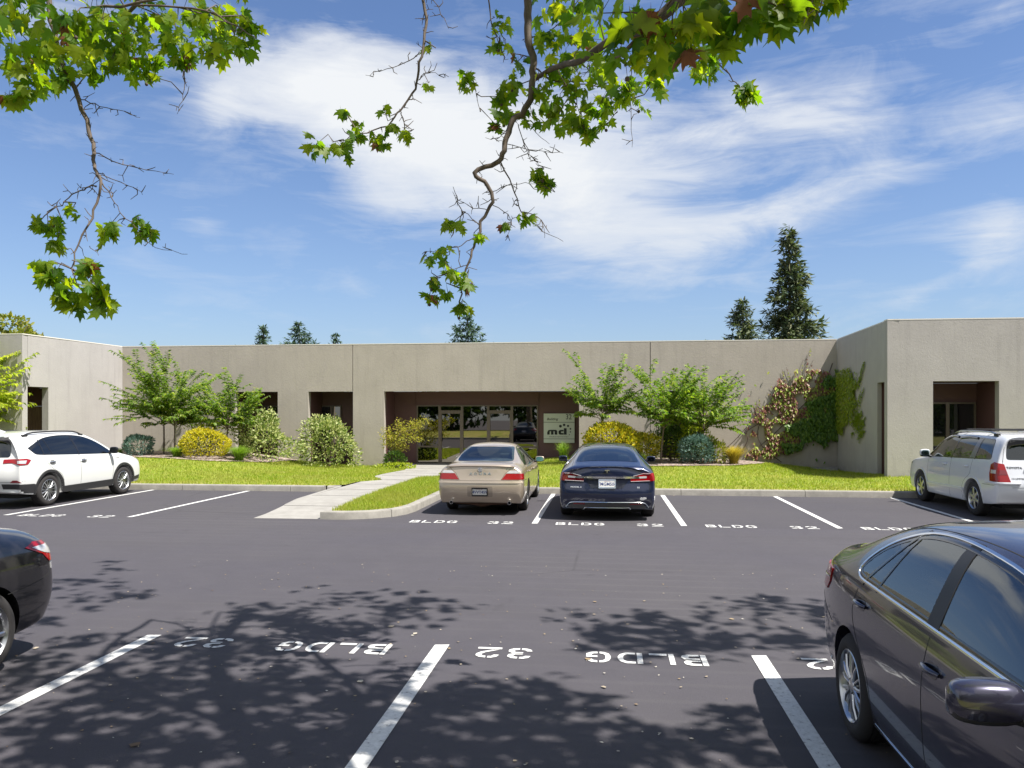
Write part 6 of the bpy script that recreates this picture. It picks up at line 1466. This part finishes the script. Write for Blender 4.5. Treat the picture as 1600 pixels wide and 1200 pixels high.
# creeper on the inside corner of the right wing
VF = SYC['VF']; VS = SYC['VS']
vroot = empty('creeper', (8.3, 30.0, 0)); tag(vroot, 'red and green creeper climbing both walls of the right inside corner', 'creeper')
VO = (-8.3, -30.0, 0)
lg_, lr_, ll_ = Leaves('oval'), Leaves('oval'), Leaves('oval')
n = 0
while n < 7000:
    x = random.uniform(5.0, 8.34); z = random.uniform(.3, 3.7)
    j1 = noise.noise(Vector((x * 3.1, z * 3.1, 9))) * .34; j2 = noise.noise(Vector((x * 3.1, z * 3.1, 19))) * .34
    if not inpoly(x + j1, z + j2, VF): 
        if random.random() > .004: continue
    nz = noise.noise(Vector((x * 2.2, z * 2.2, 0))); 
    red = (x - 5.1) * .9 + (1.9 - z) * .62 + nz * .8 < 1.85
    if red and (nz > .12 or random.random() < .35): continue
    d = random.uniform(.015, .20 if not red else .12)
    (lr_ if red else lg_).add((x, 30.19 - d, z), (random.gauss(0, .5), -.5, -1 + random.gauss(0, .3)), (random.gauss(0, .3), -1, .45 + random.gauss(0, .3)), random.uniform(.08, .16)); n += 1
n = 0
def wx_(y): return 8.09 + (y - 24.253) / 5.94 * .28
while n < 3600:
    y = random.uniform(26.2, 30.15); z = random.uniform(1.2, 3.7); yy = 29.21 - (30.2 - y) / 1.05
    if not inpoly(yy + noise.noise(Vector((y * 3.1, z * 3.1, 3))) * .4, z + noise.noise(Vector((y * 3.1, z * 3.1, 8))) * .4, VS): continue
    if y < 27.6 and noise.noise(Vector((z * 4, y * 1.0, 5))) > .05: continue
    d = random.uniform(.015, .10)
    (ll_ if y < 29.9 else lg_).add((wx_(y) - d, y, z), (-.5, random.gauss(0, .5), -1 + random.gauss(0, .3)), (-1, random.gauss(0, .3), .45 + random.gauss(0, .3)), random.uniform(.06, .11)); n += 1
# trailing shoots
st = MB()
for k in range(26):
    y0 = random.uniform(26.8, 28.2); z0 = random.uniform(1.6, 3.3); l = random.uniform(.4, 1.1); 
    if k % 3 == 0: z0 = random.uniform(1.2, 1.9)
    p1 = (y0 - l * .75, z0 + l * (.75 if z0 > 2 else .25)); 
    st.tube([(wx_(y0) - .02, y0, z0), (wx_(p1[0]) - .03, p1[0], p1[1])], .005, 4)
    for t in np.linspace(0, 1, int(l * 55)): 
        y = y0 + (p1[0] - y0) * t; z = z0 + (p1[1] - z0) * t; wdt = .07 * (1 - t) + .015
        for q in range(2): ll_.add((wx_(y) - .03, y + random.gauss(0, wdt), z + random.gauss(0, wdt)), (-.4, -.6, .2 + random.gauss(0, .6)), (-1, 0, .4), random.uniform(.05, .08))
for k in range(34):
    x0 = random.uniform(5.2, 7.4); z0 = 1.0 + (x0 - 5.2) * 1.05 + random.uniform(0, .5); l = random.uniform(.3, .9); a = random.uniform(1.2, 2.4)
    p = [(x0, 30.18, z0), (x0 + math.cos(a) * l * .5 - .05, 30.18, z0 + math.sin(a) * l * .5), (x0 + math.cos(a) * l, 30.17, z0 + math.sin(a) * l)]
    st.tube(p, .004, 4)
    for q in range(int(l * 14)): 
        t = random.random(); lr_.add((x0 + math.cos(a) * l * t, 30.15, z0 + math.sin(a) * l * t), (random.gauss(0, .5), -.3, -1), (0, -1, .3), random.uniform(.04, .08))
for pth in ([(4.1, 30.1, .6), (4.6, 30.12, .95), (5.1, 30.12, 1.5), (5.5, 30.13, 2.0), (6.0, 30.15, 2.4)], [(4.9, 30.1, .5), (5.2, 30.1, 1.1), (5.15, 30.1, 1.4), (5.6, 30.13, 1.7)], [(6.4, 30.1, .3), (5.7, 30.12, .9), (5.6, 30.12, 1.6), (6.2, 30.15, 2.6)], [(5.0, 30.1, .4), (6.0, 30.13, 1.2), (7.0, 30.15, 2.2), (7.9, 30.16, 3.2), (8.2, 30.16, 3.9)]):
    st.tube([tuple(q) for q in spline3(pth, 5)], .014, 5)
st.build('stems', M['twig'], vroot, 60, VO)
lg_.build('green_leaves', M['vine_green'], vroot, VO); lr_.build('red_leaves', M['vine_red'], vroot, VO)['label'] = 'reddish leaves at the left side of the creeper'; ll_.build('pale_leaves', M['vine_light'], vroot, VO)['label'] = 'yellow-green leaves on the wing wall'

# bright tree at the left edge
def edge_tree():
    root = young_tree('leafy_tree', 'bright yellow-green tree at the left edge, shading the left wing', (-21.75, 23.4, .1), 5.6, 2.9, 1.9, M['leaf_bright'], 90, 51, (0, 0), group=None, leaf=.16, sub=5)
    return root
edge_tree()

# trees far behind the roof
def conifer(label, x, y, h, r, m, seed, n=26, droop=.25, group='conifers far behind the roof', open_=.0, z0f=.05):
    random.seed(seed); rg = np.random.default_rng(seed); root = empty('conifer', (x, y, 0)); tag(root, label, 'tree', group)
    tr = MB(); tr.tube([(0, 0, 0), (.1, 0, h * .5), (0, 0, h)], [h * .018, h * .011, .02], 8); tr.build('trunk', M['bark'], root, 60)
    lv = Leaves('needle'); zc = h * z0f; sz = max(.28, h * .032)
    zs = np.linspace(h * z0f, h * .985, n)
    for z in zs:
        f = 1 - (z / h); rr = r * (f ** .8) * rg.uniform(.72, 1.12) + .12
        for b in range(int(7 + rr * 3.4)):
            if rg.random() < open_: continue
            a = rg.uniform(0, 6.28); ln = rr * rg.uniform(.6, 1.1); k = int(4 + ln * 5.5)
            for t in np.linspace(.12, 1, k):
                p = np.array((math.cos(a) * ln * t, math.sin(a) * ln * t, z - droop * ln * t * t * .9 + .22 * ln * t ** 3))
                for q in range(3):
                    d = np.array((math.cos(a), math.sin(a), -.15)) + rg.normal(0, .6, 3); lv.add(p + rg.normal(0, sz * .22, 3), d, (rg.normal(0, .5), rg.normal(0, .5), 1), sz * rg.uniform(.7, 1.5))
    lv.build('crown', m, root); return root
conifer('tallest dark conifer behind the roof, at the right', 18.8, 84.9, 21.4, 4.7, M['needle_olive'], 61, 34, .30, open_=.40)
conifer('broad bushy conifer touching the left side of the tallest one', 13.7, 82.3, 13.4, 5.6, M['needle_olive'], 62, 26, .15)
conifer('narrow dark conifer, leftmost pointed one of the group behind the roof', -30.6, 69.0, 9.9, 3.0, M['needle'], 63, 24)
conifer('wider dark conifer just right of the narrow one', -27.2, 69.0, 10.2, 5.0, M['needle'], 64, 22)
conifer('smallest conifer tip showing above the roof', -24.5, 71.0, 9.3, 3.2, M['needle'], 65, 18)
conifer('light green spreading conifer right under the hanging sycamore twig', -12.0, 69.5, 10.6, 6.2, M['needle'], 66, 20, .1)
conifer('tiny conifer tip just left of the broad bushy one', 9.8, 80.0, 9.2, 1.6, M['needle'], 67, 14)
def crown_tree(label, x, y, h, r, m, seed, n=5200, group='leafy trees behind the building', leaf=.26, zc_=.66):
    random.seed(seed); rg = np.random.default_rng(seed); root = empty('leafy_tree', (x, y, 0)); tag(root, label, 'tree', group)
    tr = MB(); tr.tube([(0, 0, 0), (.1, 0, h * .4), (0, 0, h * .75)], [.22, .16, .05], 8)
    for k in range(7): a = k * .9; tr.tube([(0, 0, h * .35), (r * .4 * math.cos(a), r * .4 * math.sin(a), h * .6), (r * .75 * math.cos(a), r * .75 * math.sin(a), h * .8)], [.1, .06, .02], 6)
    tr.build('trunk', M['bark'], root, 60); lv = Leaves('oval')
    cl = []
    for k in range(26):
        d = rg.normal(0, 1, 3); d /= np.linalg.norm(d); f = rg.uniform(.35, .85); cl.append((np.array((d[0] * r * f, d[1] * r * f, h * zc_ + d[2] * h * (.94 - zc_) * f)), r * rg.uniform(.22, .38)))
    for i in range(n):
        c, q = cl[i % 26]; d = rg.normal(0, 1, 3); d /= np.linalg.norm(d); lv.add(c + d * q * rg.uniform(.6, 1.05) * np.array((1, 1, .75)), d + rg.normal(0, .5, 3), d + rg.normal(0, .6, 3), leaf * rg.uniform(.6, 1.2))
    lv.build('crown', m, root); return root
crown_tree('olive green round tree behind the left wing roof', -38.0, 45.5, 9.3, 3.6, M['leaf_olive'], 71, 9000, leaf=.34)
crown_tree('lower olive tree behind the left wing roof, nearer the inside corner', -35.9, 46.5, 7.9, 2.4, M['leaf_olive'], 72, 6000, leaf=.32)
crown_tree('leafy tree top showing as a speck above the left inside corner', -27.4, 47.0, 6.95, 1.0, M['leaf_dark'], 73, 900, leaf=.18)
crown_tree('small leafy tree tip left of the narrow conifer', -31.8, 66.0, 8.9, 1.0, M['leaf_dark'], 74, 900, leaf=.2)
crown_tree('small round tree tip between the narrow and the wider conifer', -28.7, 66.5, 8.7, 1.4, M['leaf_dark'], 75, 900, leaf=.2)
# ---------------------------------------------------------------- sycamores overhead
def interp(pts, r0, r1, n=4):
    P = spline3(pts, n); out = []
    for i, p in enumerate(P):
        q = p.copy()
        if 0 < i < len(P) - 1: q += rng.normal(0, .006, 3)
        out.append(tuple(q))
    return out, [r0 + (r1 - r0) * k / (len(P) - 1) for k in range(len(P))]
SUN = np.array((.451, -.18, .875))
def sycamore(key, label, trunk, shade, limbs):
    L, C = SYC[key]; root = empty('sycamore_tree', trunk); tag(root, label, 'tree', 'sycamores standing behind the viewpoint'); O = tuple(-c for c in trunk)
    br = MB(); lv = Leaves('maple'); dry = Leaves('maple'); cat_ = MB()
    tb = MB(); tx, ty, tz = trunk
    tb.tube([(tx, ty, tz - .2), (tx + .05, ty, 1.5), (tx, ty + .1, 3.2), (tx, ty + .2, 5.0), (tx + .1, ty + .3, 8)], [.30, .24, .21, .17, .08], 14)
    tb.build('trunk', M['bark_syc'], root, 60, O)
    for pts, r0, r1 in limbs: P, Rr = interp(pts, r0, r1); br.tube(P, Rr, 7)
    nodes = []
    for pts, r0, r1 in L:
        P, Rr = interp(pts, r0 * .66, r1 * .75); br.tube(P, Rr, 7); nodes += [np.array(p) for p in P]
        # little side spurs
        for k in range(2, len(P) - 1):
            for _s in range(2):
                if rng.random() < .55: continue
                d = rv() * np.array((1, .6, 1)); l = rng.uniform(.03, .13); p = np.array(P[k]); m_ = p + d * l * .5 + rng.normal(0, .012, 3); br.tube([tuple(p), tuple(m_), tuple(p + d * l)], [.004, .003, .002], 4)
                if rng.random() < .5: br.tube([tuple(m_), tuple(m_ + rv() * l * .4)], [.003, .002], 4)
    N = np.array(nodes)
    balls = []
    def cluster(c, n, s, size, conn=True):
        c = np.array(c)
        if conn:
            j = N[np.argmin(((N - c) ** 2).sum(1))]; m_ = (j + c) / 2 + rng.normal(0, .04, 3) + np.array((0, 0, .03)); br.tube([tuple(j), tuple(m_), tuple(c)], [.006, .004, .0025], 4)
            for q in range(max(2, n // 4)): br.tube([tuple(c), tuple(c + rv() * s * .8)], [.0025, .0015], 3)
        for q in range(n):
            p = c + rng.normal(0, s * .5, 3) * np.array((1, 1, .8)); tip = rv() * .8 + np.array((0, 0, -1.0)); nn = rv() + np.array((0, -.3, .3))
            (dry if rng.random() < .02 else lv).add(p, tip, nn, size * rng.uniform(.6, 1.1))
        if rng.random() < .25 and conn:
            q = c + rng.normal(0, s * .4, 3); br.tube([tuple(c), tuple(q + np.array((0, 0, -.05)))], .0015, 3); 
            fr_ = MB(); rr = .013
            fr_.tube([tuple(q + np.array((0, 0, -.05 - rr)) + np.array((0, 0, dz * rr))) for dz in (-1, -.7, 0, .7, 1)], [.002, rr * .72, rr, rr * .72, .002], 8); balls.append(fr_)
    for x, y, z, n, s, size in C: near = math.hypot(x, y) < 5.2; cluster((x, y, z), int(n * (.85 if near else 1.7)), s * (1.05 if near else 1.15), size * (.78 if near else .72))
    # the canopy above the frame that throws the dappled shade
    for gx, gy, rx, ry, n in shade:
        D = math.hypot(gx, gy); zmin = max(5.6, 2.1 + .60 * (gy + 1.2) * 1.0)
        for q in range(max(2, n // 7)):
            z = zmin + rng.uniform(.2, 2.8); px = gx + rng.normal(0, rx * .62); py = gy + rng.normal(0, ry * .62)
            c = np.array((px, py, 0)) + SUN / SUN[2] * z
            for _ in range(6): lv.add(c + rng.normal(0, .13, 3), rv() * .7 + np.array((0, 0, -.6)), rv() + np.array((0, 0, .8)), rng.uniform(.13, .22))
    lv.build('leaves', M['leaf_syc'], root, O, .35); dry.build('dry_leaves', M['leaf_brown'], root, O, .35)
    br.build('branches', M['bark_syc'], root, 60, O)
    for b_ in balls: b_.build('seed_ball', M['twig'], root, 60, O)
    return root
SHL = [s for s in SYC['S'] if s[0] < -1.6]; SHR = [s for s in SYC['S'] if s[0] >= -1.6]
l0 = SYC['L'][0]; c0 = SYC['C'][0]
sycamore('L', 'sycamore whose leafy bough hangs into the upper left', (-6.2, -1.8, .2), SHL,
         [([(-6.15, -1.6, 4.8), (-5.6, .8, 6.2), (-4.8, 3.2, 6.6), tuple(l0[0][0][0])], .11, .035), ([(-6.15, -1.6, 5.2), (-4.9, 1.2, 6.7), (-3.6, 3.2, 6.9), tuple(l0[8][0][0])], .10, .03),
          ([(-6.1, -1.6, 6), (-4, 2, 8.2), (-2.6, 3.4, 9.2), (-1.9, 4.6, 9.8)], .06, .01), ([(-6.1, -1.6, 6), (-6, 2, 8), (-5.2, 5, 8.8)], .05, .01), ([(-3.6, 3.2, 6.9), (-3.0, 4.2, 6.6), tuple(l0[11][0][-1])], .03, .015)])
sycamore('C', 'sycamore whose bare twisting bough and large leaves hang from the top centre and right', (4.6, -2.4, .2), SHR,
         [([(4.6, -2.2, 4.8), (3.0, 1.0, 6.4), (1.2, 3.6, 6.9), (.2, 5.2, 6.9), tuple(c0[5][0][0])], .14, .055), ([(1.2, 3.6, 6.9), (-.6, 4.8, 6.9), tuple(c0[0][0][0])], .05, .022),
          ([(3.0, 1.0, 6.4), (2.2, 2.6, 6.0), tuple(c0[8][0][-1])], .07, .05), ([(3.0, 1.0, 6.4), (1.8, 2.4, 5.2), tuple(c0[15][0][0])], .05, .03), ([(3.0, 1.0, 6.4), (2.4, 2.2, 5.2), tuple(c0[16][0][0])], .05, .02),
          ([(.2, 5.2, 6.9), (-.3, 5.9, 6.7), tuple(c0[11][0][0])], .03, .012), ([(4.6, -2.2, 6), (4.2, 1.5, 8.6), (3.9, 3, 9.6)], .06, .01)])
# trees closing the view behind the viewpoint (they show in the glass)
for i, (x, y, h, r) in enumerate(((-22, -15, 10, 5), (-15, -14, 10, 5), (-8.5, -16, 11, 5), (-2, -15, 10, 5), (4.5, -16, 11, 5), (11, -14, 10, 5), (18, -16, 11, 5), (25, -14, 10, 5))):
    crown_tree(('leafy tree far behind the viewpoint, seen only as a reflection'), x, y, h, r, M['leaf_dark'], 80 + i, 4200, 'trees behind the viewpoint', .8, .48)
# ---------------------------------------------------------------- cars in their stalls
gs = grey_sedan(); gs.place(2.47, 6.50 - 4.85 / 2, math.pi)
bs = black_sedan(); bs.place(-5.74, 6.80 - 4.86 / 2, math.pi)
go = gold_sedan(); go.place(-2.53, 16.10 + 4.90 / 2, 0)
bl = blue_sedan(); bl.place(.045, 15.52 + 4.97 / 2, 0)
wc = white_crossover(); wc.place(-13.32, 15.80 + 4.60 / 2, R(-2.0))
ws = white_suv(); ws.place(8.38, 16.32 + 4.71 / 2, R(0.3))
# ---------------------------------------------------------------- sky, sun, camera
w = bpy.data.worlds.new('World'); scn.world = w; w.use_nodes = True
nt = w.node_tree; g = NT(w)
bg = nt.nodes['Background']
sky = g.new('ShaderNodeTexSky', sky_type='NISHITA'); sky.sun_disc = False; sky.sun_elevation = math.asin(SUN[2] / np.linalg.norm(SUN)); sky.sun_rotation = math.atan2(SUN[0], SUN[1])
sky.air_density = 1.0; sky.dust_density = .6; sky.ozone_density = 2.2; sky.altitude = 0
tc = g.new('ShaderNodeTexCoord'); sx = g.new('ShaderNodeSeparateXYZ'); g.link(tc.outputs['Generated'], sx.inputs[0])
az = g.math('ARCTAN2', sx.outputs[0], sx.outputs[1]); el = g.math('ARCSINE', sx.outputs[2])
cb = g.new('ShaderNodeCombineXYZ'); g.link(az, cb.inputs[0]); g.link(el, cb.inputs[1]); AE = cb.outputs[0]
BLOBS = CLOUDS_AND_FILL
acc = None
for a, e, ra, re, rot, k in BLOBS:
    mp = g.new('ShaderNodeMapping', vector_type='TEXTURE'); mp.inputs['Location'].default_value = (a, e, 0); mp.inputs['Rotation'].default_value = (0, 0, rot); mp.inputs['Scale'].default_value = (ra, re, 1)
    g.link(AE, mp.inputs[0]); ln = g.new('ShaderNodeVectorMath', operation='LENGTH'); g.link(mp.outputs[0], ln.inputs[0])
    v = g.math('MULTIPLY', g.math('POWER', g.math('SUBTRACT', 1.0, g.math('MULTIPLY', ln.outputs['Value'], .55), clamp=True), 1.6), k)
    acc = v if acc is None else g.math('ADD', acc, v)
m1 = g.new('ShaderNodeMapping'); m1.inputs['Rotation'].default_value = (0, 0, R(-24)); m1.inputs['Scale'].default_value = (5.5, 15, 1); g.link(AE, m1.inputs[0])
m2 = g.new('ShaderNodeMapping'); m2.inputs['Rotation'].default_value = (0, 0, R(-50)); m2.inputs['Scale'].default_value = (4, 26, 1); g.link(AE, m2.inputs[0])
na = g.noise(1.1, 9, .60, m1.outputs[0], .9); nb = g.noise(1.3, 7, .66, m2.outputs[0], 1.2)
nz = g.math('ADD', g.math('MULTIPLY', na, .62), g.math('MULTIPLY', nb, .38))
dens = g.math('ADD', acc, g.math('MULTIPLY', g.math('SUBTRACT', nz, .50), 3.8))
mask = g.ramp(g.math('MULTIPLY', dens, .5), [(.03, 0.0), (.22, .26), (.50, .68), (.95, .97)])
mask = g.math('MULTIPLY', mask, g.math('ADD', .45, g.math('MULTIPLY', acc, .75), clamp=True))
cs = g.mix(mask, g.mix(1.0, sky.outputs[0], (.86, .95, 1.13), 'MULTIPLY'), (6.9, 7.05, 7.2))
hz = g.math('POWER', g.math('SUBTRACT', 1.0, g.math('MULTIPLY', el, 1.6), clamp=True), 3.0)
cs = g.mix(g.math('MULTIPLY', hz, .45), cs, (2.9, 3.5, 4.3))
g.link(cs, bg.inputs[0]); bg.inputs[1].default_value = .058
sl = bpy.data.lights.new('sun', 'SUN'); sl.energy = 4.3; sl.angle = R(.53); sl.color = (1.0, .95, .88)
so = bpy.data.objects.new('sun', sl); COL.objects.link(so); so.rotation_euler = Vector(SUN).to_track_quat('Z', 'Y').to_euler()
cd = bpy.data.cameras.new('camera'); co = bpy.data.objects.new('camera', cd); COL.objects.link(co); scn.camera = co
cd.sensor_width = 36; cd.lens = 36 * 1250 / 1600; cd.shift_y = 45 / 1600; cd.clip_end = 1500; cd.clip_start = .05
co.location = (0, 0, 2.1); co.rotation_euler = (R(90), 0, math.atan(145 / 1250))
scn.view_settings.view_transform = 'Standard'; scn.view_settings.look = 'None'; scn.view_settings.exposure = 1.22; scn.view_settings.gamma = 1
scn.cycles.max_bounces = 8; scn.cycles.transparent_max_bounces = 8
